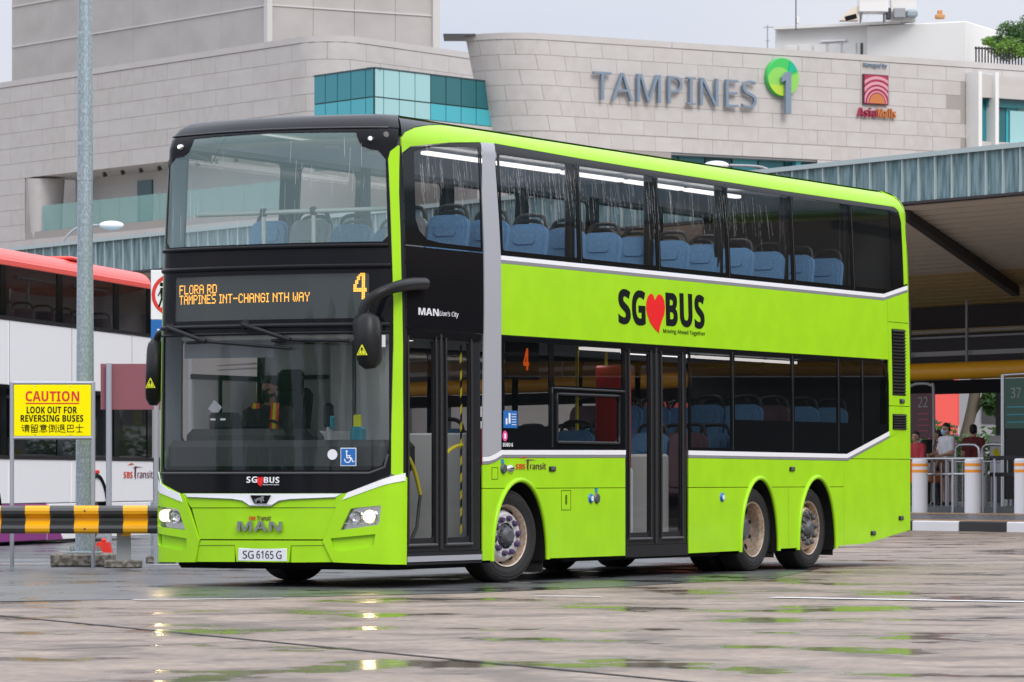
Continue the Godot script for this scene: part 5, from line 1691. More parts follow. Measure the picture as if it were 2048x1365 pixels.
	for i in 360:
		var s := wr.randf_range(0.5, 8.6)
		if s > 1.66 and s < 2.08 or wr.randf() < (s - 3.0) / 9.0:
			continue
		var v := wr.randf_range(3.75, 4.07)
		var ln := wr.randf_range(0.08, 0.38)
		var w := wr.randf_range(0.0006, 0.0019)
		var dr := wr.randf_range(0.0, 0.012)
		var n := 4
		for j in n:
			var v0 := v - ln * j / n
			var v1 := v - ln * (j + wr.randf_range(0.6, 1.0)) / n
			var s0 := s + dr * j
			b_quad_skin(wb, NEAR, s0, v0, s0 + dr, v1, w)
	for i in 26:
		var z := wr.randf_range(-1.1, 1.1)
		var v := wr.randf_range(3.3, 4.1)
		b_quad_skin(wb, FRONT, z, v, z + wr.randf_range(-0.01, 0.01), v - wr.randf_range(0.05, 0.3), wr.randf_range(0.0008, 0.0016))
	stuff(obj("rain_trickle", wb, M.water, bus))

func b_quad_skin(b: MB, id: int, a0: float, v0: float, a1: float, v1: float, w: float) -> void:
	var n := skin_n(id, a0, v0)
	b.tri(skin(id, a0 - w, v0, 0.003), skin(id, a0 + w, v0, 0.003), skin(id, a1 + w, v1, 0.003), n, n, n)
	b.tri(skin(id, a0 - w, v0, 0.003), skin(id, a1 + w, v1, 0.003), skin(id, a1 - w, v1, 0.003), n, n, n)

func transit_mark(bus: Node3D, x: Transform3D, w: float, h: float, red: Material, dark: Material) -> void:
	letters("lettering", bus, "SBS", red, x, 0.0, w * 0.30, 0.0, h * 0.42, 0.003)
	letters("lettering", bus, "ransit", dark, x, w * 0.47, w, 0.0, h * 0.50, 0.003, false)
	var b := MB.new()
	b.prism(pts([w * 0.31, h * 0.66, w * 0.40, h * 0.78, w * 0.66, h * 0.72, w * 0.42, h * 0.70, w * 0.405, -h * 0.08, w * 0.365, h * 0.1, w * 0.372, h * 0.66]), 0.0, 0.003)
	obj("logo_stroke", b, dark, bus, x)
	b = MB.new()
	b.prism(pts([w * 0.14, h * 0.86, w * 0.26, h * 0.98, w * 0.36, h * 0.90, w * 0.24, h * 0.88]), 0.0, 0.003)
	obj("logo_stroke", b, red, bus, x)

func bus_marks(bus: Node3D) -> void:
	# big mark on the side
	var x := side_x(5.5, 2.72, 0.001)
	letters("lettering", bus, "S", M.ink, x, -1.0, -0.725, -0.175, 0.18, 0.003, true, "Droid Sans", 0.0, 0.5)
	letters("lettering", bus, "G", M.ink, x, -0.69, -0.385, -0.175, 0.18, 0.003, true, "Droid Sans", 0.0, 0.5)
	letters("lettering", bus, "BUS", M.ink, x, 0.09, 1.01, -0.165, 0.19, 0.003, true, "Droid Sans", 0.0, 0.5)
	flat("heart", bus, M.red_paint, heart(0.44, 0.40), x * at(-0.37, -0.24, 0), 0.003)
	letters("lettering", bus, "Moving Ahead Together", M.ink, x, 0.02, 1.02, -0.245, -0.19, 0.002, false)
	x = side_x(0.4, 2.50, 0.001)
	letters("lettering", bus, "MAN", M.plate_white, x, 0.0, 0.38, -0.005, 0.062, 0.003)
	letters("lettering", bus, "Lion's City", M.plate_white, x, 0.40, 0.76, -0.015, 0.045, 0.002, false, "Droid Sans", 0.25)
	transit_mark(bus, side_x(2.28, 1.085, 0.004), 0.62, 0.125, M.text_red, M.text_maroon)
	# stickers behind the first lower window
	x = side_x(2.14, 1.56, 0.0)
	bx("courtesy_sticker", bus, M.sign_blue, x * Vector3(0.03, 0.0, 0.002), Vector3(0.28, 0.165, 0.003))
	for k in 5:
		bx("sticker_print", bus, M.white_paint, x * Vector3(0.10, 0.05 - k * 0.025, 0.004), Vector3(0.09, 0.006, 0.002))
	bx("sticker_print", bus, M.white_paint, x * Vector3(0.01, 0.01, 0.004), Vector3(0.035, 0.10, 0.002))
	bx("sticker_print", bus, M.white_paint, x * Vector3(-0.05, -0.02, 0.004), Vector3(0.03, 0.06, 0.002))
	flat("round_sticker", bus, M.pink, disc(0.0, 0.05), side_x(2.06, 1.40, 0.002), 0.002)
	bx("sticker_print", bus, M.white_paint, side_x(2.06, 1.40, 0.004) * Vector3(0, 0, 0.001), Vector3(0.035, 0.05, 0.002))
	letters("lettering", bus, "EURO 6", M.plate_white, side_x(2.12, 1.318, 0.002), -0.10, 0.10, -0.018, 0.018, 0.002)
	# door buttons, side lamps, flap, fuel symbol
	var b := MB.new()
	b.lathe([Vector2(0.001, 0.028), Vector2(0.04, 0.026), Vector2(0.05, 0.0)], side_x(2.02, 1.09), 14)
	obj("door_button", b, M.hub_grey, bus)
	for e in [[3.99, 0.80, M.hub_grey, 0.055], [3.86, 0.80, M.sign_blue, 0.05], [6.91, 0.80, M.sign_blue, 0.05]]:
		b = MB.new()
		b.lathe([Vector2(0.001, 0.02), Vector2(e[3] * 0.8, 0.018), Vector2(e[3], 0.0)], side_x(e[0], e[1]), 16)
		obj("door_button", b, e[2], bus)
		if e[2] == M.sign_blue:
			flat("button_print", bus, M.plate_white, disc(0.0, 0.028, 0, TAU, 12), side_x(e[0], e[1], 0.022), 0.002)
	for e in [[2.01, 1.16], [3.98, 0.88]]:
		bx("button_label", bus, M.teal_plastic, side_x(e[0], e[1]).origin, Vector3(0.06, 0.04, 0.006))
	b = MB.new()
	b.ball(side_x(2.17, 1.09).origin, Vector3(0.075, 0.04, 0.03), 14, 8)
	obj("side_repeater", b, M.chrome, bus)
	for e in [[3.03, 1.09], [8.70, 1.10], [11.80, 1.89], [11.77, 0.54], [10.95, 0.375]]:
		bx("side_marker", bus, M.black_satin, side_x(e[0], e[1], 0.008).origin, Vector3(0.13, 0.05, 0.02), 0.008)
		bx("marker_lens", bus, M.hub_grey, side_x(e[0], e[1], 0.02).origin, Vector3(0.09, 0.03, 0.006), 0.002)
	for e in [[1.80, 1.92, 0.99, 1.10], [3.23, 3.43, 0.69, 0.88]]:
		sk_bar("flap_edge", bus, M.black_matte, NEAR, [Vector2(e[0], e[2]), Vector2(e[1], e[2]), Vector2(e[1], e[3]), Vector2(e[0], e[3]), Vector2(e[0], e[2])], 0.003, 0.001, 4)
	for k in 3:
		b = MB.new()
		b.prism(disc(0.011, 0.017, 0, TAU, 12), 0.0, 0.003)
		obj("filler_mark", b, M.black_matte, bus, side_x(3.33, 0.76 + k * 0.03))

# ------------------------------------------------------------------ plainer double-deckers (behind the rail, behind the platform)
func coach(label: String, pos: Vector3, turn: float, top: Material, low: Material, trim: Material) -> Node3D:
	# x from -12 (near end) to 0 (far end), visible side at z = 0
	var c := thing("double_decker_bus", label, "bus", pos, turn)
	var wl := [-12.0, -10.9, -8.2, -5.33, -2.2, -0.22]
	var b := MB.new()
	# roof with rounded edges: swept section
	var sec := PackedVector2Array()
	for i in 9:
		var a := PI / 2 * i / 8.0
		sec.append(Vector2(-0.28 + 0.28 * cos(a), 4.16 + 0.25 * sin(a)))
	for i in 9:
		var a := PI / 2 + PI / 2 * i / 8.0
		sec.append(Vector2(-2.22 + 0.28 * cos(a), 4.16 + 0.25 * sin(a)))
	var fx := Transform3D(Basis(Vector3(0, 0, 1), Vector3.UP, Vector3(-1, 0, 0)), Vector3(0, 0, 0))
	b.prism(sec, 0.12, 11.9, fx)
	b.ball(Vector3(-0.14, 4.2, -1.25), Vector3(0.14, 0.2, 1.22), 16, 8)
	obj("roof", b, top, c)
	for e in [["side_panel", 2.37, 3.33, low], ["side_panel", 0.62, 1.29, low], ["skirt_panel", 0.06, 0.612, low]]:
		for z in [-0.02, -2.48]:
			if e[0] == "skirt_panel":
				for s in [[-12.0, -9.5], [-8.4, -6.0], [-5.995, -3.95], [-2.75, 0.0]]:
					bx(e[0], c, trim if s[1] < -5.0 and s[1] > -7.0 or s[0] < -8.0 else e[3], Vector3((s[0] + s[1]) * 0.5, (e[1] + e[2]) * 0.5, z), Vector3(s[1] - s[0] - 0.008, e[2] - e[1], 0.04), 0.01)
			else:
				for s in [[-12.0, -7.95], [-7.94, -4.72], [-4.71, 0.0]]:
					bx(e[0], c, e[3], Vector3((s[0] + s[1]) * 0.5, (e[1] + e[2]) * 0.5, z), Vector3(s[1] - s[0], e[2] - e[1] - 0.006, 0.04), 0.01)
	bx("trim_line", c, M.black_satin, Vector3(-6, 3.36, 0.0), Vector3(12, 0.05, 0.03))
	bx("trim_line", c, M.black_satin, Vector3(-6, 1.31, 0.0), Vector3(12, 0.05, 0.03))
	for z in [-0.02, -2.48]:
		for i in 5:
			var x0: float = wl[i] + 0.17
			var x1: float = wl[i + 1] - 0.10
			bx("window_pane", c, M.side_glass, Vector3((x0 + x1) * 0.5, 3.78, z), Vector3(x1 - x0, 0.80, 0.006))
			bx("window_pane", c, M.lower_glass, Vector3((x0 + x1) * 0.5, 1.84, z), Vector3(x1 - x0, 0.96, 0.006))
		for x in wl:
			bx("window_post", c, M.black_frit, Vector3(x + 0.03, 3.77, z), Vector3(0.28, 0.82, 0.03))
			bx("window_post", c, M.black_frit, Vector3(x + 0.03, 1.84, z), Vector3(0.28, 1.0, 0.03))
	for x in [-0.03, -11.97]:
		bx("end_panel", c, low, Vector3(x, 2.2, -1.25), Vector3(0.05, 4.0, 2.44), 0.02)
	bx("lower_floor", c, M.interior_floor, Vector3(-6, 0.75, -1.25), Vector3(11.8, 0.05, 2.4))
	bx("upper_floor", c, M.interior_grey, Vector3(-6, 2.45, -1.25), Vector3(11.8, 0.1, 2.4))
	bx("chassis", c, M.black_matte, Vector3(-6, 0.35, -1.25), Vector3(11, 0.3, 1.7))
	var proto := make_seat(M.seat_plum)
	for k in 9:
		for z in [-0.45, -2.0]:
			add_seat(proto, c, -10.6 + k * 1.05, 2.5, z)
	proto.free()
	bar("grab_pole", c, M.seat_red, curve([Vector3(-7.9, 2.5, -0.5), Vector3(-7.7, 3.2, -0.6), Vector3(-7.2, 3.5, -0.7), Vector3(-6.9, 4.0, -0.8)], 5), 0.025)
	bar("grab_pole", c, M.red_panel, [Vector3(-6.6, 2.5, -0.9), Vector3(-6.6, 4.1, -0.9)], 0.03)
	bar("grab_pole", c, M.interior_grey, [Vector3(-5.7, 2.5, -0.4), Vector3(-5.7, 4.1, -0.4)], 0.03)
	for x in [-8.95, -3.35]:
		make_wheel(c, Vector3(x, 0.46, -0.06), 0.0, "plain", 0.46)
		make_wheel(c, Vector3(x, 0.46, -2.44), 180.0, "plain", 0.46)
		var wh := MB.new()
		rim_box(wh, x)
		obj("wheel_arch_trim", wh, M.black_matte, c)
	return c

func rim_box(b: MB, x: float) -> void:
	var q := []
	for i in 17:
		var a := PI * i / 16.0
		q.append(Vector3(x + cos(a) * 0.58, 0.46 + sin(a) * 0.58, 0.01))
	b.tube(q, 0.03, 6)
	b.box(Vector3(x, 0.6, -0.5), Vector3(1.1, 0.9, 0.02))

func build_left_bus() -> void:
	var c := coach("white double-decker bus with red roof and purple skirt parked behind the guard rail", Vector3(-5.95, 0, -69.2), 79.4, M.bus_red, M.bus_white, M.bus_purple)
	transit_mark(c, at(-1.80, 1.0, 0.006), 1.75, 0.25, M.text_red, M.text_maroon)
	bx("side_marker", c, M.sign_red, Vector3(-3.35, 1.10, 0.01), Vector3(0.22, 0.06, 0.03), 0.01)
	bx("yellow_notice", c, M.sign_yellow, Vector3(-0.75, 2.0, -0.06), Vector3(0.5, 0.22, 0.01))
	bx("drip_rail", c, M.bus_red, Vector3(-6, 4.17, 0.0), Vector3(11.6, 0.09, 0.03), 0.01)
	for x in [-9.6, -7.9, -4.7, -1.3]:
		bx("panel_joint", c, M.grey_stripe, Vector3(x, 2.85, 0.002), Vector3(0.012, 0.92, 0.004))
	for e in [[-7.2, 0.40, 0.9, 0.26], [-1.2, 0.38, 0.8, 0.24]]:
		bx("flap", c, M.bus_white, Vector3(e[0], e[1], 0.004), Vector3(e[2], e[3], 0.02), 0.006)
		for k in 4:
			bx("louvre", c, M.grey_stripe, Vector3(e[0], e[1] - 0.07 + k * 0.045, 0.016), Vector3(e[2] * 0.7, 0.012, 0.006))
	for e in [[-9.4, 4.0], [-6.6, 4.0], [-3.7, 4.0]]:
		bx("hopper_window", c, M.black_satin, Vector3(e[0], e[1] - 0.02, 0.0), Vector3(1.9, 0.02, 0.02))
	bx("roof_hatch", c, M.bus_red, Vector3(-4.0, 4.43, -0.5), Vector3(0.8, 0.05, 0.8), 0.02)
	# purple wedge on the skirt
	var w := MB.new()
	w.prism(pts([-5.99, 0.065, -5.99, 0.60, -5.2, 0.065]), 0.0, 0.012)
	obj("skirt_wedge", w, M.bus_purple, c, at(0, 0, 0.002))

# ------------------------------------------------------------------ left foreground
func build_left_things() -> void:
	# galvanised pole on a plinth
	var p := thing("light_pole", "tall galvanised steel pole on a low concrete plinth behind the guard rail", "pole", Vector3(-4.835, 0, -47.25))
	var b := MB.new()
	var prof := []
	for k in 12:
		var a0 := TAU * k / 12
		var a1 := TAU * (k + 1) / 12
		b.quad(Vector3(cos(a0) * 0.112, 0.17, sin(a0) * 0.112), Vector3(cos(a1) * 0.112, 0.17, sin(a1) * 0.112), Vector3(cos(a1) * 0.086, 4.38, sin(a1) * 0.086), Vector3(cos(a0) * 0.086, 4.38, sin(a0) * 0.086), Vector3(cos(a0), 0, sin(a0)))
	obj("lower_shaft", b, M.galvanised, p)
	b = MB.new()
	for k in 12:
		var a0 := TAU * k / 12
		var a1 := TAU * (k + 1) / 12
		b.quad(Vector3(cos(a0) * 0.090, 4.37, sin(a0) * 0.090), Vector3(cos(a1) * 0.090, 4.37, sin(a1) * 0.090), Vector3(cos(a1) * 0.062, 9.5, sin(a1) * 0.062), Vector3(cos(a0) * 0.062, 9.5, sin(a0) * 0.062), Vector3(cos(a0), 0, sin(a0)))
	obj("upper_shaft", b, M.galvanised, p)
	bx("plinth", p, M.concrete, Vector3(-0.02, 0.075, 0), Vector3(0.68, 0.15, 0.66), 0.02)
	bx("base_plate", p, M.galvanised, Vector3(0, 0.160, 0), Vector3(0.36, 0.02, 0.36), 0.004)
	for e in [[-0.15, -0.15], [0.15, -0.15], [0.15, 0.15], [-0.15, 0.15]]:
		b = MB.new()
		b.tube([Vector3(e[0], 0.17, e[1]), Vector3(e[0], 0.23, e[1])], 0.012, 6)
		b.tube([Vector3(e[0], 0.172, e[1]), Vector3(e[0], 0.195, e[1])], 0.022, 6)
		obj("anchor_bolt", b, M.stainless, p)
	# caution sign
	var s := thing("caution_sign", "yellow caution sign about reversing buses on a two-legged steel frame", "sign", Vector3(-5.145, 0, -46.72))
	for x in [-0.455, 0.455]:
		bar("leg", s, M.steel_tube, [Vector3(x, 0, 0), Vector3(x, 2.075, 0)], 0.024, 10)
	for y in [2.065, 1.452]:
		bar("crossbar", s, M.steel_tube, [Vector3(-0.46, y, 0), Vector3(0.46, y, 0)], 0.02, 10)
	bx("board", s, M.sign_yellow, Vector3(0, 1.758, 0.01), Vector3(0.862, 0.574, 0.012), 0.003)
	for x in [-0.2, 0.2]:
		for y in [2.03, 1.487]:
			var q := MB.new()
			q.ball(Vector3(x, y, 0.017), Vector3(0.007, 0.007, 0.004), 6, 4)
			obj("rivet", q, M.stainless, s)
	var f := at(0, 0, 0.017)
	letters("lettering", s, "CAUTION", M.sign_red, f, -0.300, 0.300, 1.862, 1.975, 0.003)
	bx("underline", s, M.sign_red, Vector3(0, 1.838, 0.018), Vector3(0.60, 0.012, 0.003))
	letters("lettering", s, "LOOK OUT FOR", M.ink, f, -0.288, 0.275, 1.726, 1.802, 0.003)
	letters("lettering", s, "REVERSING BUSES", M.ink, f, -0.355, 0.345, 1.632, 1.708, 0.003)
	chinese_line(s, -0.350, 0.350, 1.510, 1.606, 0.018)
	# guard rail
	var g := thing("guard_rail", "black and yellow striped steel guard rail in front of the pole", "guard rail", Vector3(0, 0, -46.2))
	var pr := [Vector2(0.690, -0.05), Vector2(0.696, -0.02), Vector2(0.672, 0.012), Vector2(0.640, 0.022), Vector2(0.605, 0.016), Vector2(0.575, -0.03), Vector2(0.555, -0.052), Vector2(0.527, -0.052), Vector2(0.507, -0.03), Vector2(0.477, 0.016), Vector2(0.442, 0.022), Vector2(0.410, 0.012), Vector2(0.386, -0.02), Vector2(0.392, -0.05)]
	for k in 22:
		var x0 := -8.372 + k * 0.2710
		b = MB.new()
		for i in pr.size() - 1:
			var u: Vector2 = pr[i]
			var w: Vector2 = pr[i + 1]
			var d := (w - u).normalized()
			var n := Vector3(0, d.y, -d.x)
			b.quad(Vector3(x0, u.x, u.y), Vector3(x0 + 0.271, u.x, u.y), Vector3(x0 + 0.271, w.x, w.y), Vector3(x0, w.x, w.y), n)
			b.quad(Vector3(x0, u.x, u.y - 0.004), Vector3(x0 + 0.271, u.x, u.y - 0.004), Vector3(x0 + 0.271, w.x, w.y - 0.004), Vector3(x0, w.x, w.y - 0.004), -n)
		obj("yellow_band" if k % 2 == 1 else "black_band", b, M.rail_yellow if k % 2 == 1 else M.rail_black, g)
	for e in [[-4.86, 0.44], [-4.73, 0.44], [-4.86, 0.64], [-4.73, 0.64]]:
		b = MB.new()
		b.ball(Vector3(e[0], e[1], 0.022), Vector3(0.012, 0.012, 0.008), 8, 4)
		obj("bolt", b, M.hub_grey, g)
	for x in [-8.1, -6.2, -4.315, -3.05]:
		bx("post", g, M.grey_paint, Vector3(x, 0.37, -0.20), Vector3(0.155, 0.62, 0.012), 0.003)
		bx("post", g, M.dark_grey, Vector3(x - 0.075, 0.37, -0.27), Vector3(0.012, 0.62, 0.14), 0.003)
		bx("post_spacer", g, M.rail_yellow, Vector3(x + 0.03, 0.38, -0.12), Vector3(0.10, 0.05, 0.10), 0.005)
		if x < -8.0 or x > -5.0:
			bx("footing", g, M.concrete, Vector3(x - 0.01, 0.045, -0.22), Vector3(0.40, 0.09, 0.34), 0.015)
	var g2 := thing("rail_post", "grey steel post on a stained concrete footing just behind the rail post", "post", Vector3(-4.18, 0, -49.0))
	bx("post", g2, M.galvanised, Vector3(0, 0.4, 0), Vector3(0.12, 0.66, 0.14), 0.004)
	bx("footing", g2, M.concrete, Vector3(0.06, 0.045, 0), Vector3(0.34, 0.09, 0.3), 0.015)
	var rb := thing("wheel_stop", "small red plastic block on the ground behind the concrete plinth", "barrier block", Vector3(-5.0, 0, -51.0))
	b = MB.new()
	b.prism(pts([-0.13, 0.0, 0.13, 0.0, 0.08, 0.22, -0.06, 0.22]), -0.12, 0.12)
	obj("body", b, M.barrier_red, rb)
	bx("handle", rb, M.barrier_red, Vector3(0.01, 0.24, 0), Vector3(0.05, 0.05, 0.16), 0.015)
	# painted edge lines of the bay
	strip("bay_line", Vector2(-9, 47.9), Vector2(-5.35, 47.6), 0.12, 0.008, M.paving_tan)
	strip("bay_line", Vector2(-9, 48.6), Vector2(-5.3, 48.2), 0.16, 0.008, M.road_white)
	strip("bay_line", Vector2(-4.15, 48.0), Vector2(-3.2, 47.4), 0.16, 0.008, M.road_white)
	# back of a plate sign
	var ps := thing("plate_sign", "plain dull maroon plate on a grey post between caution sign and bus", "sign", Vector3(-5.02, 0, -52.0))
	bar("post", ps, M.steel_tube, [Vector3(0, 0, 0.04), Vector3(0, 2.43, 0.04)], 0.037, 10)
	bx("plate", ps, M.plate_maroon, Vector3(0.32, 2.14, -0.02), Vector3(0.86, 0.574, 0.012), 0.003)
	# no-walking sign
	var nw := thing("prohibition_sign", "white sign with red ring and walking figure above a blue panel, half hidden by bus", "sign", Vector3(-4.0, 0, -48.5))
	for x in [-0.135, 0.26]:
		bar("post", nw, M.steel_tube, [Vector3(x, 0, 0), Vector3(x, 3.4, 0)], 0.03, 10)
	bx("board", nw, M.white_paint, Vector3(0.06, 3.13, 0.035), Vector3(0.51, 0.575, 0.012), 0.004)
	flat("ring", nw, M.sign_red, disc(0.205, 0.247), at(0.06, 3.13, 0.042), 0.003)
	bx("slash", nw, M.sign_red, Vector3(0.06, 3.13, 0.047), Vector3(0.42, 0.04, 0.004), 0.0, Basis(Vector3.BACK, 0.95))
	b = MB.new()
	b.ball(Vector3(-0.07, 3.25, 0.043), Vector3(0.022, 0.025, 0.004), 10, 5)
	for e in [[-0.07, 3.21, -0.06, 3.10, 0.022], [-0.06, 3.11, -0.10, 2.99, 0.014], [-0.06, 3.11, -0.03, 2.99, 0.014], [-0.068, 3.20, -0.11, 3.12, 0.010], [-0.068, 3.20, -0.03, 3.12, 0.010]]:
		b.tube([Vector3(e[0], e[1], 0.044), Vector3(e[2], e[3], 0.044)], e[4] * 0.8, 6)
	obj("pictogram", b, M.ink, nw)
	bx("board", nw, M.sign_blue, Vector3(0.06, 2.72, 0.035), Vector3(0.51, 0.235, 0.012), 0.004)
	letters("lettering", nw, "N", M.white_paint, at(0, 0, 0.042), -0.12, -0.055, 2.655, 2.735, 0.003)

const HANZI := [
	[12, 92, 24, 80, 5, 62, 22, 62, 22, 62, 22, 18, 22, 18, 34, 30, 40, 86, 95, 86, 44, 74, 92, 74, 36, 62, 98, 62, 67, 95, 67, 62, 48, 50, 48, 6, 48, 50, 88, 50, 88, 50, 88, 5, 48, 36, 88, 36, 48, 22, 88, 22],
	[36, 96, 12, 88, 12, 88, 12, 58, 12, 58, 38, 66, 34, 78, 42, 62, 50, 90, 92, 90, 92, 90, 86, 56, 86, 56, 76, 60, 66, 90, 50, 56, 16, 48, 84, 48, 16, 48, 16, 5, 84, 48, 84, 5, 16, 5, 84, 5, 16, 27, 84, 27, 50, 48, 50, 5],
	[50, 99, 50, 90, 16, 88, 84, 88, 32, 86, 38, 76, 68, 86, 62, 76, 6, 74, 94, 74, 24, 64, 76, 64, 24, 64, 24, 38, 76, 64, 76, 38, 24, 51, 76, 51, 24, 38, 76, 38, 12, 24, 8, 6, 30, 28, 32, 8, 32, 8, 70, 8, 70, 8, 72, 20, 50, 30, 56, 20, 82, 28, 92, 12],
	[22, 96, 6, 62, 16, 74, 16, 2, 30, 88, 66, 88, 46, 86, 36, 68, 36, 68, 62, 70, 58, 80, 66, 64, 32, 46, 64, 46, 48, 62, 48, 16, 28, 14, 68, 20, 76, 82, 76, 30, 94, 96, 94, 6, 94, 6, 84, 12],
	[38, 92, 80, 92, 80, 92, 80, 58, 38, 76, 80, 76, 38, 58, 80, 58, 40, 92, 40, 30, 40, 30, 58, 40, 84, 50, 66, 42, 58, 56, 90, 26, 12, 90, 22, 80, 6, 60, 20, 60, 20, 60, 18, 22, 18, 22, 6, 12, 18, 22, 40, 8, 40, 8, 98, 6],
	[16, 88, 84, 88, 84, 88, 84, 50, 16, 50, 84, 50, 50, 88, 50, 50, 16, 88, 16, 10, 16, 10, 90, 10, 90, 10, 92, 28],
	[50, 96, 50, 8, 6, 62, 94, 62, 18, 8, 82, 8]]

func chinese_line(parent: Node, x0: float, x1: float, y0: float, y1: float, z: float) -> void:
	var b := MB.new()
	var h := y1 - y0
	var step := (x1 - x0 - h) / 6.0
	for i in 7:
		var s: Array = HANZI[i]
		for k in range(0, s.size(), 4):
			var p := Vector3(x0 + step * i + s[k] * 0.01 * h, y0 + s[k + 1] * 0.01 * h, z)
			var q := Vector3(x0 + step * i + s[k + 2] * 0.01 * h, y0 + s[k + 3] * 0.01 * h, z)
			var d := q - p
			b.box((p + q) * 0.5, Vector3(d.length() + 0.004, 0.0068, 0.003), 0.0, Basis(Vector3.BACK, atan2(d.y, d.x)))
	obj("chinese_lettering", b, M.ink, parent)

# ------------------------------------------------------------------ figures: one continuous skin round a skeleton
func figure(bones: Array, cell: float, soft: float) -> ArrayMesh:
	# bone: [from, to, radius, radius, colour]
	var lo := Vector3.ONE * 1e6
	var hi := -lo
	for e in bones:
		var r := maxf(e[2], e[3]) + cell * 3.0 + soft
		lo = lo.min(e[0] - Vector3.ONE * r).min(e[1] - Vector3.ONE * r)
		hi = hi.max(e[0] + Vector3.ONE * r).max(e[1] + Vector3.ONE * r)
	var nx := int((hi.x - lo.x) / cell) + 2
	var ny := int((hi.y - lo.y) / cell) + 2
	var nz := int((hi.z - lo.z) / cell) + 2
	var f := PackedFloat32Array()
	var near := PackedFloat32Array()
	var who := PackedInt32Array()
	f.resize(nx * ny * nz)
	near.resize(nx * ny * nz)
	who.resize(nx * ny * nz)
	f.fill(10.0)
	near.fill(10.0)
	for bi in bones.size():
		var e: Array = bones[bi]
		var a: Vector3 = e[0]
		var ab: Vector3 = e[1] - a
		var l2 := maxf(ab.length_squared(), 1e-9)
		var r0: float = e[2]
		var r1: float = e[3]
		var rr := maxf(r0, r1) + cell * 2.0 + soft
		var p0 := ((a.min(e[1]) - Vector3.ONE * rr - lo) / cell).floor()
		var p1 := ((a.max(e[1]) + Vector3.ONE * rr - lo) / cell).ceil()
		for k in range(maxi(0, int(p0.z)), mini(nz, int(p1.z) + 1)):
			for j in range(maxi(0, int(p0.y)), mini(ny, int(p1.y) + 1)):
				for i in range(maxi(0, int(p0.x)), mini(nx, int(p1.x) + 1)):
					var p := lo + Vector3(i, j, k) * cell - a
					var t := clampf(p.dot(ab) / l2, 0.0, 1.0)
					var d := (p - ab * t).length() - lerpf(r0, r1, t)
					var ix := (k * ny + j) * nx + i
					var c := f[ix]
					var h := maxf(soft - absf(c - d), 0.0) / soft
					f[ix] = minf(c, d) - h * h * soft * 0.25
					if d < near[ix]:
						near[ix] = d
						who[ix] = bi
	var id := {}
	var v := PackedVector3Array()
	var n := PackedVector3Array()
	var col := PackedColorArray()
	var off := [0, 1, nx, nx + 1, nx * ny, nx * ny + 1, nx * ny + nx, nx * ny + nx + 1]
	var edges := [[0, 1], [2, 3], [4, 5], [6, 7], [0, 2], [1, 3], [4, 6], [5, 7], [0, 4], [1, 5], [2, 6], [3, 7]]
	for k in nz - 1:
		for j in ny - 1:
			for i in nx - 1:
				var ix := (k * ny + j) * nx + i
				var s := f[ix] < 0.0
				if (f[ix + 1] < 0.0) == s and (f[ix + nx] < 0.0) == s and (f[ix + nx + 1] < 0.0) == s and (f[ix + off[4]] < 0.0) == s and (f[ix + off[5]] < 0.0) == s and (f[ix + off[6]] < 0.0) == s and (f[ix + off[7]] < 0.0) == s:
					continue
				var sum := Vector3.ZERO
				var m := 0
				for e in edges:
					var fa := f[ix + off[e[0]]]
					var fb := f[ix + off[e[1]]]
					if (fa < 0.0) != (fb < 0.0):
						var t := fa / (fa - fb)
						sum += Vector3(e[0] & 1, (e[0] >> 1) & 1, e[0] >> 2).lerp(Vector3(e[1] & 1, (e[1] >> 1) & 1, e[1] >> 2), t)
						m += 1
				sum /= m
				id[ix] = v.size()
				v.append(lo + (Vector3(i, j, k) + sum) * cell)
				var g := Vector3(f[ix + 1] + f[ix + off[3]] + f[ix + off[5]] + f[ix + off[7]] - f[ix] - f[ix + off[2]] - f[ix + off[4]] - f[ix + off[6]],
					f[ix + off[2]] + f[ix + off[3]] + f[ix + off[6]] + f[ix + off[7]] - f[ix] - f[ix + 1] - f[ix + off[4]] - f[ix + off[5]],
					f[ix + off[4]] + f[ix + off[5]] + f[ix + off[6]] + f[ix + off[7]] - f[ix] - f[ix + 1] - f[ix + off[2]] - f[ix + off[3]])
				n.append(g.normalized() if g.length_squared() > 0.0 else Vector3.UP)
				var best := 0
				for o in 8:
					if near[ix + off[o]] < near[ix + off[best]]:
						best = o
				col.append(bones[who[ix + off[best]]][4])
	var index := PackedInt32Array()
	for ix in id:
		var i: int = ix % nx
		var j: int = (ix / nx) % ny
		var k: int = ix / (nx * ny)
		for ax in 3:
			var o: int = [1, nx, nx * ny][ax]
			var u: int = [nx, nx * ny, 1][ax]
			var w: int = [nx * ny, 1, nx][ax]
			if (f[ix] < 0.0) == (f[ix + o] < 0.0) or not id.has(ix - u) or not id.has(ix - w) or not id.has(ix - u - w):
				continue
			var q := [id[ix], id[ix - u], id[ix - u - w], id[ix - w]]
			if f[ix] < 0.0:
				index.append_array([q[0], q[1], q[2], q[0], q[2], q[3]])
			else:
				index.append_array([q[0], q[2], q[1], q[0], q[3], q[2]])
	# turn every face towards its normal
	for t in range(0, index.size(), 3):
		var a := v[index[t]]
		if (v[index[t + 2]] - a).cross(v[index[t + 1]] - a).dot(n[index[t]]) < 0.0:
			var h := index[t + 1]
			index[t + 1] = index[t + 2]
			index[t + 2] = h
	var arr := []
	arr.resize(Mesh.ARRAY_MAX)
	arr[Mesh.ARRAY_VERTEX] = v
	arr[Mesh.ARRAY_NORMAL] = n
	arr[Mesh.ARRAY_COLOR] = col
	arr[Mesh.ARRAY_INDEX] = index
	var mesh := ArrayMesh.new()
	mesh.add_surface_from_arrays(Mesh.PRIMITIVE_TRIANGLES, arr)
	return mesh

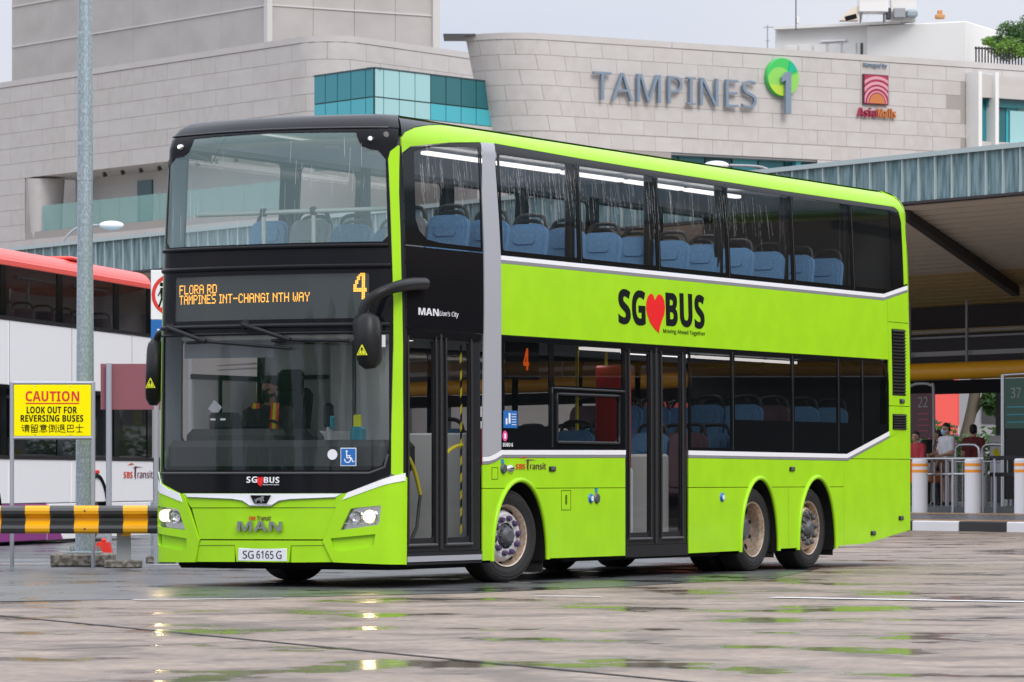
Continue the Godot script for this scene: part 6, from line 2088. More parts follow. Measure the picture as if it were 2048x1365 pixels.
func hand_bones(wrist: Vector3, dir: Vector3, palm_n: Vector3, side: float, curl: float, c: Color) -> Array:
	# palm, four fingers of unequal length bent towards the palm side, thumb from the edge near the wrist
	var d := dir.normalized()
	var n := (palm_n - d * palm_n.dot(d)).normalized()
	var s := d.cross(n) * side
	var o := []
	for k in [-0.6, 0.0, 0.6]:
		o.append([wrist + d * 0.012 + s * 0.020 * k, wrist + d * 0.080 + s * 0.036 * k, 0.017, 0.014, c])
	for k in 4:
		var base := wrist + d * 0.085 + s * (0.030 - 0.020 * k)
		var ln: float = [0.064, 0.076, 0.070, 0.054][k]
		var p := base
		var a := curl * 0.5
		for j in 3:
			var q: Vector3 = p + (d * cos(a) + n * sin(a)) * ln * [0.46, 0.31, 0.23][j]
			o.append([p, q, 0.0092 - 0.0006 * j, 0.0088 - 0.0007 * j, c])
			p = q
			a += curl
	var t0 := wrist + d * 0.026 + s * 0.028
	var t1 := t0 + (d * 0.6 + s * 0.75 + n * 0.25).normalized() * 0.040
	var t2 := t1 + (d * 0.85 + s * 0.25 + n * 0.45).normalized() * 0.030
	o.append([t0, t1, 0.013, 0.011, c])
	o.append([t1, t2, 0.0105, 0.009, c])
	return o

func person(label: String, h: float, at_: Vector3, turn: float, c: Dictionary, pose := {}) -> Node3D:
	var p := thing("person", label, "person", at_, turn)
	var sk: Color = c.skin
	var k := h
	var B := []
	var tilt: Vector3 = pose.get("head", Vector3.ZERO)
	var seated: bool = pose.get("seated", false)
	var lift: float = pose.get("lift", 0.0)
	# trunk
	for s in [-1.0, 1.0]:
		B.append([Vector3(0.058 * s, 0.765, 0.0) * k, Vector3(0.052 * s, 0.63, 0.006) * k, 0.062 * k, 0.054 * k, c.top])
		B.append([Vector3(0.050 * s, 0.63, 0.006) * k, Vector3(0.052 * s, 0.545, 0.0) * k, 0.054 * k, 0.060 * k, c.top])
		B.append([Vector3(0.048 * s, 0.53, 0.0) * k, Vector3(0.050 * s, 0.49, -0.008) * k, 0.063 * k, 0.064 * k, c.low])
		B.append([Vector3(0.05 * s, 0.805, -0.006) * k, Vector3(0.112 * s, 0.795, -0.006) * k, 0.034 * k, 0.034 * k, c.top])
	B.append([Vector3(0, 0.79, -0.012) * k, Vector3(0, 0.70, -0.005) * k, 0.055 * k, 0.06 * k, c.top])
	B.append([Vector3(0, 0.82, -0.010) * k, Vector3(0, 0.875, 0.0) * k, 0.032 * k, 0.030 * k, sk])
	# limbs
	var hands := []
	for s in [-1.0, 1.0]:
		var arm: Array = pose.get("arm_l" if s > 0.0 else "arm_r", [Vector3(0.135 * s, 0.62, -0.015), Vector3(0.14 * s, 0.475, 0.03)])
		var sh := Vector3(0.118 * s, 0.79, -0.006) * k
		var el: Vector3 = arm[0] * k
		var wr: Vector3 = arm[1] * k
		var sl: float = c.get("sleeve", 0.55)
		var mid := sh.lerp(el, sl)
		B.append([sh, mid, 0.034 * k, 0.031 * k, c.top])
		B.append([mid, el, 0.027 * k if sl < 0.99 else 0.03 * k, 0.025 * k, c.top if sl > 0.99 else sk])
		B.append([el, wr, 0.024 * k, 0.017 * k, c.top if sl > 1.5 else sk])
		hands.append([wr, (wr - el).normalized(), s])
		if seated:
			B.append([Vector3(0.05 * s, 0.50, 0.0) * k, Vector3(0.07 * s, 0.50, 0.25) * k, 0.055 * k, 0.042 * k, c.low])
			B.append([Vector3(0.07 * s, 0.50, 0.25) * k, Vector3(0.07 * s, 0.28, 0.28) * k, 0.040 * k, 0.028 * k, c.low])
			B.append([Vector3(0.07 * s, 0.27, 0.27) * k, Vector3(0.075 * s, 0.265, 0.35) * k, 0.026 * k, 0.022 * k, c.shoe])
		else:
			var st: float = pose.get("stride", 0.0) * s
			var kn := Vector3(0.054 * s, 0.285, 0.012 + st * 0.5) * k
			var an := Vector3(0.052 * s, 0.05, -0.012 + st) * k
			var hem: float = c.get("hem", 1.0)
			var hp := Vector3(0.050 * s, 0.48, 0.0) * k
			B.append([hp, hp.lerp(kn, minf(hem, 1.0)), 0.058 * k, lerpf(0.058, 0.042, minf(hem, 1.0)) * k, c.low])
			if hem < 1.0:
				B.append([hp.lerp(kn, hem), kn, 0.044 * k, 0.033 * k, sk])
			B.append([kn, an, 0.033 * k, 0.020 * k, c.low if hem >= 1.0 else sk])
			B.append([an + Vector3(0, -0.02, -0.012) * k, an + Vector3(0.004 * s, -0.030, 0.085) * k, 0.024 * k, 0.018 * k, c.shoe])
	put("body", figure(B, 0.014, 0.035), M.figure, p)
	for hd in hands:
		put("hand", figure(hand_bones(hd[0], hd[1], Vector3(-hd[2], 0, 0.2), hd[2], pose.get("curl", 0.5), sk), 0.005, 0.008), M.figure, p)
	# head
	var hp2 := Node3D.new()
	var H := []
	H.append([Vector3(0, 0.055, -0.008) * k / 1.7 * 1.7, Vector3(0, 0.035, 0.012) * k, 0.046 * k, 0.038 * k, sk])
	H.append([Vector3(0, 0.012, 0.022) * k, Vector3(0, -0.012, 0.030) * k, 0.034 * k, 0.022 * k, sk])
	H.append([Vector3(0, 0.022, 0.052) * k, Vector3(0, 0.010, 0.062) * k, 0.006 * k, 0.008 * k, sk])
	for s in [-1.0, 1.0]:
		H.append([Vector3(0.044 * s, 0.025, -0.004) * k, Vector3(0.046 * s, 0.008, -0.002) * k, 0.008 * k, 0.006 * k, sk])
		H.append([Vector3(0.017 * s, 0.040, 0.043) * k, Vector3(0.024 * s, 0.040, 0.040) * k, 0.006 * k, 0.005 * k, c.hair])
	H.append([Vector3(-0.012, -0.010, 0.050) * k, Vector3(0.012, -0.010, 0.050) * k, 0.005 * k, 0.005 * k, sk.darkened(0.35)])
	H.append([Vector3(0, 0.066, -0.014) * k, Vector3(0, 0.030, -0.026) * k, 0.047 * k, 0.042 * k, c.hair])
	if c.get("long", false):
		H.append([Vector3(0, 0.03, -0.03) * k, Vector3(0, -0.03, -0.035) * k, 0.042 * k, 0.032 * k, c.hair])
	if c.get("bun", false):
		H.append([Vector3(0, 0.07, -0.06) * k, Vector3(0, 0.075, -0.068) * k, 0.024 * k, 0.022 * k, c.hair])
	if c.has("mask"):
		H.append([Vector3(0, 0.012, 0.046) * k, Vector3(0, -0.012, 0.036) * k, 0.024 * k, 0.022 * k, c.mask])
		for s in [-1.0, 1.0]:
			H.append([Vector3(0.01 * s, 0.004, 0.044) * k, Vector3(0.042 * s, 0.008, 0.004) * k, 0.016 * k, 0.004 * k, c.mask])
	var hm := put("head", figure(H, 0.0055, 0.010), M.figure, p)
	hm.position = Vector3(0, 0.885, 0.004) * k
	hm.rotation = tilt
	var eb := MB.new()
	for s in [-1.0, 1.0]:
		eb.ball(Vector3(0.019 * s, 0.031, 0.044) * k, Vector3(0.0062, 0.0042, 0.004) * k, 8, 5)
	put("eyes", eb.mesh(), M.ink, hm)
	hp2.free()
	return p

func build_platform_things() -> void:
	var F := Transform3D(Basis(Vector3.UP, deg_to_rad(-57)), Vector3(9.44, 0, -77))
	var skin_c := Color(0.42, 0.24, 0.16)
	var black := Color(0.010, 0.009, 0.009)
	# bollards
	var b0: Node3D
	var lab := ["white bollard with orange bands nearest the lime bus's rear corner", "white bollard with two orange bands between the bus's rear and the right edge", "white bollard with orange bands at the right edge of the photo"]
	for k in 3:
		var x: float = [-4.62, -3.0, -1.52][k]
		var o: Node3D
		if k == 0:
			o = thing("bollard", lab[0], "bollard", F * Vector3(x, 0.33, -1.25), 0.0, "white bollards along the platform edge")
			b0 = o
			var b := MB.new()
			b.lathe([Vector2(0.155, 0), Vector2(0.155, 1.01), Vector2(0.14, 1.04), Vector2(0.001, 1.045)], Transform3D(Basis(Vector3.RIGHT, -PI / 2), Vector3.ZERO), 24)
			obj("shaft", b, M.bollard_white, o)
			for y in [0.78, 0.90]:
				b = MB.new()
				b.lathe([Vector2(0.155, 0), Vector2(0.1585, 0.0), Vector2(0.1585, 0.055), Vector2(0.155, 0.055)], Transform3D(Basis(Vector3.RIGHT, -PI / 2), Vector3(0, y, 0)), 24)
				obj("band", b, M.bollard_orange, o)
		else:
			o = b0.duplicate()
			o.name = numbered("bollard")
			add_child(o, true)
			o.position = F * Vector3(x, 0.33, -1.25)
			o.set_meta("label", lab[k])
	# railings between and behind the bollards
	var ra := thing("railing", "steel railing of two bars between the two left bollards", "railing", F * Vector3(-3.8, 0.33, -1.5), -57)
	for y in [1.05, 0.75]:
		bar("rail", ra, M.stainless, [Vector3(-1.6, y, 0), Vector3(0.85, y, 0)], 0.025)
	for x in [-1.5, -0.1, 0.8]:
		bar("post", ra, M.stainless, [Vector3(x, 0, 0), Vector3(x, 1.05, 0)], 0.035)
	for k in 9:
		bar("baluster", ra, M.grey_paint, [Vector3(-1.3 + k * 0.22, 0.1, -0.5), Vector3(-1.3 + k * 0.22, 0.98, -0.5)], 0.014)
	var rd := thing("railing", "dark railing right of the middle bollard with thin grey balusters below", "railing", F * Vector3(-1.6, 0.33, -1.6), -57)
	for y in [1.06, 0.74]:
		bx("rail", rd, M.black_satin, Vector3(0, y, 0), Vector3(2.6, 0.08, 0.05), 0.01)
	for k in 12:
		bar("baluster", rd, M.grey_paint, [Vector3(-1.2 + k * 0.21, 0.74, 0), Vector3(-1.2 + k * 0.21, 1.02, 0)], 0.012)
	for x in [-1.15, -0.35, 0.5, 1.2]:
		bar("post", rd, M.steel_tube, [Vector3(x, 0, 0), Vector3(x, 1.05, 0)], 0.035)
	for e in [[-7.74, "polished steel hoop barrier beside the woman in white"], [-6.87, "polished steel hoop barrier next to the green route board"]]:
		var ho := thing("hoop_barrier", e[1], "barrier", F * Vector3(e[0], 0.44, -5.0), -57, "steel hoops of the queue lanes")
		bar("hoop", ho, M.stainless, curve([Vector3(-0.38, 0, 0), Vector3(-0.38, 1.05, 0), Vector3(-0.30, 1.22, 0), Vector3(-0.15, 1.25, 0), Vector3(0.15, 1.25, 0), Vector3(0.30, 1.22, 0), Vector3(0.38, 1.05, 0), Vector3(0.38, 0, 0)], 5), 0.035)
		bar("crossbar", ho, M.stainless, [Vector3(-0.38, 0.90, 0), Vector3(0.38, 0.90, 0)], 0.025)
	for k in 4:
		var ln := thing("queue_rail", ["queue lane rail running back beside the white bollard", "queue lane rail behind the steel hoop barrier", "queue lane rail behind the second hoop barrier", "queue lane rail below the green route board"][k], "railing", F * Vector3(-8.6 + k * 0.95, 0.44, -3.6), -57, "rails of the queue lanes")
		bar("rail", ln, M.stainless, [Vector3(0, 0.95, 0), Vector3(0, 0.95, -2.6)], 0.02)
		for z in [0.0, -0.9, -1.8, -2.6]:
			bar("post", ln, M.steel_tube, [Vector3(0, 0, z), Vector3(0, 0.95, z)], 0.028)
	# route boards
	var r22 := thing("route_board", "dark maroon route board numbered 22 in an arched frame", "sign", F * Vector3(-9.9, 0.44, -5.5), -57)
	mat("board_maroon", lin(0.06, 0.008, 0.014), 0.4)
	mat("board_green", lin(0.008, 0.06, 0.035), 0.35)
	mat("board_print", lin(0.25, 0.25, 0.25), 0.6)
	bar("frame", r22, M.grey_paint, curve([Vector3(-0.42, 0, 0), Vector3(-0.42, 2.3, 0), Vector3(-0.32, 2.52, 0), Vector3(0.0, 2.56, 0), Vector3(0.32, 2.52, 0), Vector3(0.42, 2.3, 0), Vector3(0.42, 0, 0)], 5), 0.03)
	bx("board", r22, M.board_maroon, Vector3(0, 1.88, 0.0), Vector3(0.8, 0.95, 0.03), 0.005)
	letters("lettering", r22, "22", M.board_print, at(0, 0, 0.016), -0.08, 0.24, 2.06, 2.28, 0.004, false)
	for k in 4:
		bx("print_line", r22, M.emblem_red, Vector3(0.08, 1.92 - k * 0.12, 0.017), Vector3(0.36 - 0.04 * (k % 2), 0.02, 0.003))
	var r37 := thing("route_board", "tall dark board with a green panel numbered 37 in a steel frame at right edge", "sign", F * Vector3(-4.25, 0.33, -3.5), -57)
	bar("frame", r37, M.stainless, [Vector3(-0.55, 0, 0), Vector3(-0.55, 2.72, 0)], 0.045, 10)
	bar("frame", r37, M.stainless, [Vector3(-0.55, 2.72, 0), Vector3(0.6, 2.74, 0)], 0.03, 10)
	bar("frame", r37, M.stainless, [Vector3(0.6, 0, 0), Vector3(0.6, 2.74, 0)], 0.045, 10)
	bx("board", r37, M.black_gloss, Vector3(0.02, 1.2, -0.02), Vector3(1.06, 1.9, 0.03), 0.005)
	bx("panel", r37, M.board_green, Vector3(0.02, 2.15, 0.004), Vector3(1.02, 1.0, 0.03), 0.005)
	letters("lettering", r37, "37", M.board_print, at(0, 0, 0.02), -0.28, 0.02, 2.26, 2.46, 0.004, false)
	for k in 3:
		bx("print_line", r37, M.teal_plastic, Vector3(0.0, 2.08 - k * 0.15, 0.021), Vector3(0.8, 0.018, 0.003))
	# dark kiosk at the back of the platform, pieces of the far side of the interchange
	var ki := thing("kiosk", "dark unlit kiosk at the back of the platform on the right", "kiosk", F * Vector3(-10.5, 0.44, -12.4), -57)
	bx("wall", ki, M.dark_grey, Vector3(0, 1.35, -1.0), Vector3(10.6, 2.7, 2.0), 0.02)
	bx("counter", ki, M.black_matte, Vector3(0, 0.55, 0.2), Vector3(8.0, 1.1, 0.4), 0.02)
	for k in 4:
		bx("shutter", ki, M.black_satin, Vector3(-3.6 + k * 2.4, 1.75, 0.02), Vector3(2.1, 1.3, 0.04), 0.01)
	bx("flower_print", ki, M.white_paint, Vector3(-5.2, 1.1, 0.02), Vector3(0.5, 0.9, 0.02))
	bx("flower_print", ki, M.sign_yellow, Vector3(-5.2, 1.12, 0.035), Vector3(0.16, 0.26, 0.01), 0.0, Basis(Vector3.BACK, 0.6))
	var gw := thing("concrete_block", "grey concrete building beyond the shelter behind the white-shirted woman", "building", F * Vector3(-36.0, 0, -34.0), -20)
	bx("wall", gw, M.grey_paint, Vector3(0, 3.5, 0), Vector3(9.0, 7.0, 4.0))
	for k in 4:
		bx("louvre", gw, M.dark_grey, Vector3(-3.0 + k * 2.0, 2.9, 2.02), Vector3(1.6, 0.5, 0.06))
	var hg := thing("planter_hedge", "low dark hedge in a concrete planter behind the queue", "hedge", F * Vector3(-19.0, 0.4, -14.2), -57)
	bx("planter", hg, M.concrete, Vector3(0, 0.35, 0), Vector3(16.0, 0.7, 0.7), 0.03)
	leafy(hg, "foliage", [[Vector3(-6, 1.0, 0), Vector3(2.5, 0.95, 0.4)], [Vector3(-2, 1.1, 0), Vector3(2.5, 1.0, 0.4)], [Vector3(2, 1.05, 0), Vector3(2.5, 0.95, 0.4)], [Vector3(6, 1.0, 0), Vector3(2.5, 0.9, 0.4)]], 7000, 0.10, M.leaf, 12)
	var co := coach("salmon red double-decker bus seen under the canopy behind the number 22 board", Vector3(9.6, 0, -107.7), -57, M.bus_red, M.bus_red, M.bus_purple)
	co.name = numbered("red_bus")
	bx("skirt_band", co, M.bus_purple, Vector3(0.0, 1.75, -1.25), Vector3(0.05, 0.8, 2.44), 0.01)
	bx("end_window", co, M.black_frit, Vector3(0.0, 3.75, -1.25), Vector3(0.06, 0.7, 2.1), 0.02)
	for y in [2.35, 3.3]:
		bx("panel_joint", co, M.black_satin, Vector3(0.0, y, -1.25), Vector3(0.056, 0.015, 2.4))
	# queue
	person("woman in a white T-shirt and blue mask carrying bags at the queue rail", 1.70, F * Vector3(-7.21, 0.44, -4.0), -62.0, {"skin": skin_c, "hair": black, "top": Color(0.62, 0.62, 0.66), "low": Color(0.13, 0.06, 0.035), "shoe": Color(0.02, 0.02, 0.02), "hem": 0.55, "sleeve": 0.7, "mask": Color(0.40, 0.60, 0.80), "long": false}, {"head": Vector3(0.12, 0.1, 0), "arm_l": [Vector3(0.135, 0.63, 0.01), Vector3(0.12, 0.60, 0.15)], "arm_r": [Vector3(-0.135, 0.64, 0.02), Vector3(-0.10, 0.61, 0.16)], "curl": 0.9})
	var bag := thing("shopping_bag", "crumpled pale plastic carrier bag hanging from the woman's hand", "bag", F * Vector3(-7.62, 1.0, -3.88))
	var bb := MB.new()
	bb.ball(Vector3(0, 0.12, 0), Vector3(0.15, 0.20, 0.09), 10, 7)
	bb.ball(Vector3(0.05, 0.05, 0.03), Vector3(0.12, 0.13, 0.08), 9, 6)
	obj("sack", bb, mat("carrier", lin(0.45, 0.47, 0.52), 0.4), bag)
	bar("handle", bag, M.carrier, curve([Vector3(-0.06, 0.28, 0), Vector3(0, 0.45, 0), Vector3(0.06, 0.28, 0)], 4), 0.008)
	var sb := thing("shoulder_bag", "brown shoulder bag at the hip of the woman in white", "bag", F * Vector3(-7.30, 1.02, -3.78))
	bx("body", sb, mat("leather_brown", lin(0.32, 0.10, 0.03), 0.5), Vector3(0, 0, 0), Vector3(0.30, 0.24, 0.12), 0.04, Basis(Vector3.UP, 0.5))
	bar("strap", sb, M.leather_brown, curve([Vector3(-0.1, 0.1, 0), Vector3(-0.02, 0.5, -0.06), Vector3(0.10, 0.74, -0.16), Vector3(0.12, 0.4, -0.2)], 5), 0.012)
	person("person in a dark red shirt seen from behind at the queue barriers", 1.70, F * Vector3(-8.77, 0.44, -6.0), 150.0, {"skin": skin_c, "hair": black, "top": Color(0.12, 0.010, 0.012), "low": Color(0.02, 0.02, 0.025), "shoe": black, "sleeve": 0.6}, {})
	person("person with a hair bun and dark top waiting between board and woman", 1.58, F * Vector3(-8.96, 0.44, -5.2), -100.0, {"skin": skin_c * 0.7, "hair": black, "top": Color(0.012, 0.03, 0.03), "low": Color(0.02, 0.02, 0.025), "shoe": black, "sleeve": 0.7, "bun": true}, {})
	person("person in red with a pale sleeve, half hidden by the bus's rear corner", 1.52, F * Vector3(-7.2, 0.44, -3.2), -40.0, {"skin": skin_c, "hair": black, "top": Color(0.40, 0.03, 0.04), "low": Color(0.03, 0.03, 0.04), "shoe": black, "sleeve": 1.0}, {"arm_l": [Vector3(0.14, 0.63, 0.03), Vector3(0.13, 0.56, 0.15)]})
	person("dark-haired person in black behind the board at the bus's rear", 1.66, F * Vector3(-10.4, 0.44, -6.2), -20.0, {"skin": skin_c * 0.6, "hair": black, "top": Color(0.014, 0.014, 0.016), "low": Color(0.02, 0.02, 0.02), "shoe": black, "sleeve": 0.7}, {})
	person("person in charcoal clothes standing between the woman and the person in dark red", 1.62, F * Vector3(-9.9, 0.44, -8.4), 200.0, {"skin": skin_c * 0.6, "hair": black, "top": Color(0.03, 0.03, 0.035), "low": Color(0.02, 0.02, 0.02), "shoe": black, "sleeve": 1.0}, {})
	person("person in dark teal at the far end of the queue lanes", 1.6, F * Vector3(-11.2, 0.44, -9.2), 30.0, {"skin": skin_c * 0.6, "hair": black, "top": Color(0.01, 0.035, 0.04), "low": Color(0.02, 0.02, 0.02), "shoe": black, "sleeve": 0.7}, {})
	person("person in dark top and pale shorts walking behind the steel-framed board", 1.64, F * Vector3(-8.0, 0.44, -7.0), 100.0, {"skin": skin_c, "hair": black, "top": Color(0.03, 0.025, 0.03), "low": Color(0.20, 0.17, 0.15), "shoe": Color(0.2, 0.18, 0.16), "sleeve": 0.6, "hem": 0.6}, {"stride": 0.09})
	# driver: axes of the bus, facing its front
	var D := Transform3D(Basis(Vector3.UP, deg_to_rad(62)), Vector3(-2.193, 0, -38.416))
	var dr := person("bus driver in black mask and orange and yellow vest behind the lower windscreen", 1.68, D * Vector3(1.36, 0.30, -0.87), 62.0 - 90.0 + 4.0, {"skin": skin_c * 0.8, "hair": black, "top": Color(0.03, 0.028, 0.035), "low": Color(0.015, 0.015, 0.02), "shoe": black, "sleeve": 0.8, "mask": Color(0.012, 0.012, 0.013)}, {"seated": true, "head": Vector3(0.05, -0.1, 0), "arm_l": [Vector3(0.15, 0.65, 0.10), Vector3(0.10, 0.67, 0.25)], "arm_r": [Vector3(-0.15, 0.65, 0.10), Vector3(-0.10, 0.67, 0.25)], "curl": 1.1})
	mat("vest_orange", lin(0.85, 0.10, 0.02), 0.6)
	for s in [-1.0, 1.0]:
		var vb := MB.new()
		for i in 7:
			var y0 := 1.385 - i * 0.065
			vb.box(Vector3(0.105 * s, y0, 0.098 + 0.010 * minf(i, 2.0)), Vector3(0.085, 0.066, 0.02), 0.004, Basis(Vector3.RIGHT, -0.12))
		obj("vest_front", vb, M.vest_orange, dr)
		vb = MB.new()
		for i in 7:
			var y0 := 1.385 - i * 0.065
			vb.box(Vector3(0.108 * s, y0, 0.111 + 0.010 * minf(i, 2.0)), Vector3(0.03, 0.066, 0.008), 0.0, Basis(Vector3.RIGHT, -0.12))
		obj("vest_band", vb, M.hi_yellow, dr)

# ------------------------------------------------------------------ behind: lamps, roof plant, trees
func leafy(parent: Node, called: String, clumps: Array, count: int, size: float, m: Material, sd: int) -> void:
	var r := RandomNumberGenerator.new()
	r.seed = sd
	var b := MB.new()
	for i in count:
		var c: Array = clumps[r.randi() % clumps.size()]
		var d := Vector3(r.randfn(), r.randfn(), r.randfn()).normalized() * pow(r.randf(), 0.45)
		var p: Vector3 = c[0] + d * c[1]
		var u := Vector3(r.randfn(), r.randfn() * 0.5, r.randfn()).normalized()
		var w := u.cross(Vector3(r.randfn(), r.randfn(), r.randfn())).normalized()
		var s := size * r.randf_range(0.6, 1.3)
		var n := u.cross(w)
		b.tri(p - u * s, p + w * s * 0.4, p + u * s, n, n, n)
		b.tri(p - u * s, p + u * s, p - w * s * 0.4, n, n, n)
	stuff(obj(called, b, m, parent))

func build_back_things() -> void:
	# trees across the yard, left of and behind the camera: the bus's front glass mirrors them
	for e in [[-58.0, 14.0, 8.0], [-62.0, 4.0, 7.0], [-60.0, -6.0, 6.4], [-55.0, 24.0, 8.8], [-50.0, 33.0, 9.5], [-44.0, 42.0, 9.8], [-66.0, -16.0, 6.4]]:
		var tr := thing("yard_tree", "rain tree across the yard, seen only mirrored in the bus's front glass", "tree", Vector3(e[0], 0, e[1]), e[1] * 7.0, "trees across the yard")
		bar("trunk", tr, M.bark, curve([Vector3(0, 0, 0), Vector3(0.2, 2.0, 0), Vector3(-0.1, e[2] * 0.6, 0.2)], 4), 0.25)
		for q in 3:
			bar("limb", tr, M.bark, [Vector3(0.1, 2.0 + q * 0.6, 0), Vector3(cos(q * 2.1) * 2.0, e[2] * 0.72, sin(q * 2.1) * 2.0)], 0.10)
		leafy(tr, "crown", [[Vector3(0, e[2] - 1.4, 0), Vector3(2.6, 1.3, 2.6)], [Vector3(2.4, e[2] - 2.2, 0.8), Vector3(2.2, 1.2, 2.2)], [Vector3(-2.4, e[2] - 2.4, -0.6), Vector3(2.4, 1.2, 2.2)], [Vector3(0.2, e[2] - 3.6, 2.2), Vector3(2.4, 1.2, 2.0)], [Vector3(0, e[2] - 3.8, -2.2), Vector3(2.6, 1.3, 2.0)]], 2600, 0.28, M.leaf, int(e[2] * 10))
	for e in [[Vector3(-12.2, 0, -113), 7.85, 1.35, "white street lamp head on a curved arm behind the left canopy", 0.0], [Vector3(7.19, 0, -112), 9.40, -1.7, "white street lamp head peeping over the lime bus's roof", 180.0]]:
		var l := thing("street_lamp", e[3], "street lamp", e[0], e[4], "street lamps behind the canopy")
		var hgt: float = e[1]
		var a: float = absf(e[2])
		bar("post", l, M.grey_paint, [Vector3(0, 0, 0), Vector3(0, hgt - 0.6, 0)], 0.07, 10)
		bar("arm", l, M.grey_paint, curve([Vector3(0, hgt - 0.62, 0), Vector3(0.10, hgt - 0.35, 0), Vector3(0.45, hgt - 0.06, 0), Vector3(a - 0.35, hgt, 0)], 6), 0.035)
		var b := MB.new()
		b.ball(Vector3(a, hgt + 0.0, 0), Vector3(0.34, 0.12, 0.16), 16, 8)
		obj("head", b, M.white_paint, l)
		b = MB.new()
		b.ball(Vector3(a + 0.02, hgt - 0.06, 0), Vector3(0.24, 0.08, 0.12), 14, 6)
		obj("lens", b, M.plate_white, l)
	# roof plant
	var ac := thing("rooftop_cooling_unit", "white cooling unit with dark grille on a steel stand on the roof", "cooling unit", Vector3(18.5, 24.5, -214))
	bx("casing", ac, M.render_white, Vector3(0, 1.1, 0), Vector3(1.5, 1.5, 1.2), 0.04)
	bx("grille", ac, M.black_matte, Vector3(-0.05, 1.35, 0.605), Vector3(0.95, 0.7, 0.03))
	for k in 6:
		bx("slat", ac, M.dark_grey, Vector3(-0.05, 1.08 + k * 0.11, 0.625), Vector3(0.95, 0.03, 0.03))
	for x in [-0.6, 0.6]:
		bar("leg", ac, M.grey_paint, [Vector3(x, -0.1, 0.4), Vector3(x, 0.4, 0.4)], 0.04)
		bar("leg", ac, M.grey_paint, [Vector3(x, -0.1, -0.4), Vector3(x, 0.4, -0.4)], 0.04)
	bar("brace", ac, M.white_paint, [Vector3(-0.6, -0.1, 0.45), Vector3(-0.1, 0.35, 0.45)], 0.035)
	var du := thing("rooftop_duct", "cream curved duct with dark mouth left of the cooling unit", "duct", Vector3(17.3, 24.45, -214))
	var dm := MB.new()
	dm.prism(pts([-0.5, 0.0, -0.25, 0.35, 0.1, 0.62, 0.45, 0.72, 0.45, 0.0]), -0.4, 0.4)
	obj("body", dm, M.render_cream, du)
	bx("mouth", du, M.black_matte, Vector3(0.05, 0.14, 0.41), Vector3(0.6, 0.24, 0.03), 0.0, Basis(Vector3.BACK, 0.25))
	var hu := thing("rooftop_hut", "white roof hut with a blue-grey tank in front, right of the cooling unit", "hut", Vector3(20.1, 24.5, -214))
	bx("wall", hu, M.render_white, Vector3(0, 0.85, -0.6), Vector3(1.3, 1.8, 1.0), 0.02)
	bx("roof", hu, M.dark_grey, Vector3(0.1, 1.75, -0.5), Vector3(1.6, 0.06, 1.3), 0.0, Basis(Vector3.BACK, -0.15))
	bx("tank", hu, M.grey_paint, Vector3(-0.25, 0.33, 0.2), Vector3(0.6, 0.5, 0.4), 0.03)
	bx("tank", hu, M.galvanised, Vector3(0.38, 0.30, 0.2), Vector3(0.62, 0.45, 0.4), 0.12)
	bx("pump", hu, M.dark_grey, Vector3(-0.85, 0.3, 0.1), Vector3(0.35, 0.6, 0.4), 0.05)
	var ve := thing("roof_vent", "small terracotta roof vent with a square cap", "vent", Vector3(21.95, 24.55, -214))
	mat("terracotta", lin(0.55, 0.28, 0.12), 0.7)
	bx("base", ve, M.terracotta, Vector3(0, 0.12, 0), Vector3(0.5, 0.24, 0.4), 0.05)
	bx("cap", ve, M.terracotta, Vector3(0, 0.34, 0), Vector3(0.26, 0.22, 0.26), 0.03)
	var ma := thing("roof_mast", "thin grey mast with a small box above the white plant room", "mast", Vector3(14.7, 24.2, -216))
	bar("mast", ma, M.dark_grey, [Vector3(0, 0, 0), Vector3(0, 3.0, 0)], 0.03)
	bx("box", ma, M.render_white, Vector3(0.1, 0.5, 0), Vector3(0.14, 0.35, 0.12), 0.02)
	var an := thing("roof_antenna", "small grey antenna with a crossbar at the plant room's left corner", "antenna", Vector3(13.2, 22.2, -215.5))
	bar("mast", an, M.grey_paint, [Vector3(0, 0, 0), Vector3(0, 2.2, 0)], 0.03)
	bar("crossbar", an, M.grey_paint, [Vector3(-0.2, 2.1, 0), Vector3(0.3, 2.1, 0)], 0.025)
	bar("crossbar", an, M.grey_paint, [Vector3(-0.1, 1.4, 0), Vector3(0.1, 1.4, 0)], 0.025)
	# roof garden
	var fe := thing("slat_fence", "dark slatted fence along the roof garden's edge", "fence", Vector3(23.3, 21.5, -209.5), 20.0)
	for k in 24:
		bx("slat", fe, M.beam_dark, Vector3(k * 0.17, 0.6, 0), Vector3(0.06, 1.15, 0.06))
	bx("rail", fe, M.beam_dark, Vector3(2.0, 1.1, -0.04), Vector3(4.1, 0.08, 0.05))
	bx("rail", fe, M.beam_dark, Vector3(2.0, 0.1, -0.04), Vector3(4.1, 0.08, 0.05))
	var td := thing("roof_garden_tree", "dark green leafy tree rising from the roof garden at the right edge", "tree", Vector3(26.6, 21.2, -211.5))
	bar("trunk", td, M.bark, curve([Vector3(0, 0, 0), Vector3(0.05, 1.0, 0), Vector3(-0.1, 2.2, 0.1), Vector3(0.1, 3.6, 0)], 4), 0.11)
	for e in [[Vector3(0, 1.4, 0), Vector3(-0.9, 2.3, 0.2)], [Vector3(0, 1.8, 0), Vector3(0.8, 2.8, -0.2)], [Vector3(-0.05, 1.1, 0), Vector3(-0.6, 1.6, 0.5)]]:
		bar("limb", td, M.bark, [e[0], e[1]], 0.05)
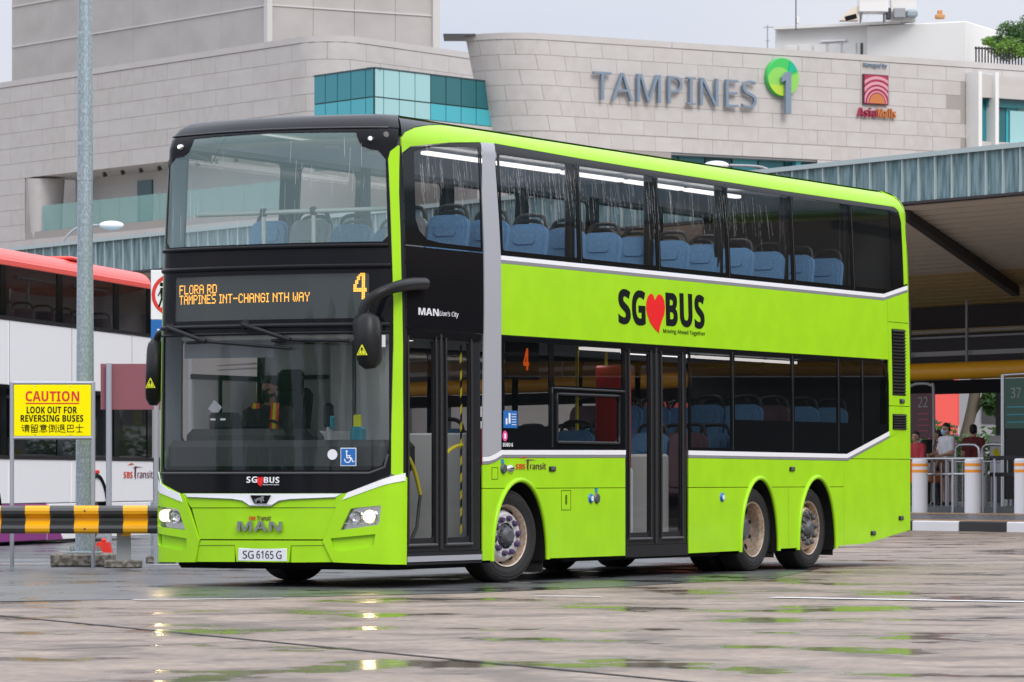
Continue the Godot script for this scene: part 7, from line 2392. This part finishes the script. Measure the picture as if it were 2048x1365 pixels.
	leafy(td, "crown", [[Vector3(-0.9, 2.1, 0.1), Vector3(0.8, 0.5, 0.7)], [Vector3(-0.2, 2.7, 0), Vector3(0.9, 0.7, 0.8)], [Vector3(0.5, 3.2, 0), Vector3(1.0, 0.9, 0.9)], [Vector3(-0.5, 1.5, 0.3), Vector3(0.7, 0.45, 0.6)], [Vector3(0.3, 3.9, 0), Vector3(0.7, 0.6, 0.7)], [Vector3(0.6, 2.2, 0), Vector3(0.8, 0.7, 0.7)], [Vector3(-1.5, 1.5, 0.2), Vector3(0.9, 0.6, 0.6)], [Vector3(-1.3, 2.5, 0.1), Vector3(0.8, 0.5, 0.5)], [Vector3(-2.0, 1.9, 0.1), Vector3(0.5, 0.35, 0.4)]], 7000, 0.09, M.leaf, 3)
	var tl := thing("roof_garden_shrub", "bright yellow-green shrub in front of the dark roof tree", "shrub", Vector3(25.0, 21.3, -210.2))
	bar("trunk", tl, M.bark, [Vector3(0, 0, 0), Vector3(0.1, 1.2, 0)], 0.05)
	leafy(tl, "crown", [[Vector3(0.1, 1.5, 0), Vector3(0.7, 0.5, 0.5)], [Vector3(-0.5, 1.3, 0.1), Vector3(0.6, 0.35, 0.4)], [Vector3(0.6, 1.2, 0), Vector3(0.5, 0.4, 0.4)], [Vector3(-1.0, 1.7, 0), Vector3(0.4, 0.25, 0.3)]], 1300, 0.08, M.leaf_light, 4)
	var sh := thing("canopy_shrub", "small light green plant showing above the teal fascia at right", "shrub", Vector3(10.15, 6.9, -85.5))
	bar("stem", sh, M.bark, [Vector3(0, -0.3, 0), Vector3(0, 0.6, 0)], 0.03)
	leafy(sh, "crown", [[Vector3(0, 0.80, 0), Vector3(0.22, 0.12, 0.2)], [Vector3(0.12, 0.70, 0), Vector3(0.16, 0.12, 0.16)]], 420, 0.05, M.leaf_light, 6)
	var F := Transform3D(Basis(Vector3.UP, deg_to_rad(-57)), Vector3(9.44, 0, -77))
	var tt := thing("street_tree", "leaning grey tree trunk with a few green leaves seen under the canopy", "tree", F * Vector3(-20.2, 0, -15.0))
	bar("trunk", tt, M.bark, curve([Vector3(-0.25, 0, 0), Vector3(-0.05, 1.5, 0), Vector3(0.3, 3.0, 0), Vector3(0.5, 5.0, 0)], 5), 0.14, 10)
	bar("limb", tt, M.bark, [Vector3(0.1, 2.3, 0), Vector3(0.8, 3.4, 0)], 0.07)
	leafy(tt, "crown", [[Vector3(0.75, 2.9, 0.2), Vector3(0.3, 0.4, 0.3)], [Vector3(0.9, 5.0, 0), Vector3(1.6, 0.9, 1.4)], [Vector3(-0.3, 5.4, 0), Vector3(1.3, 0.9, 1.2)]], 2600, 0.10, M.leaf, 8)
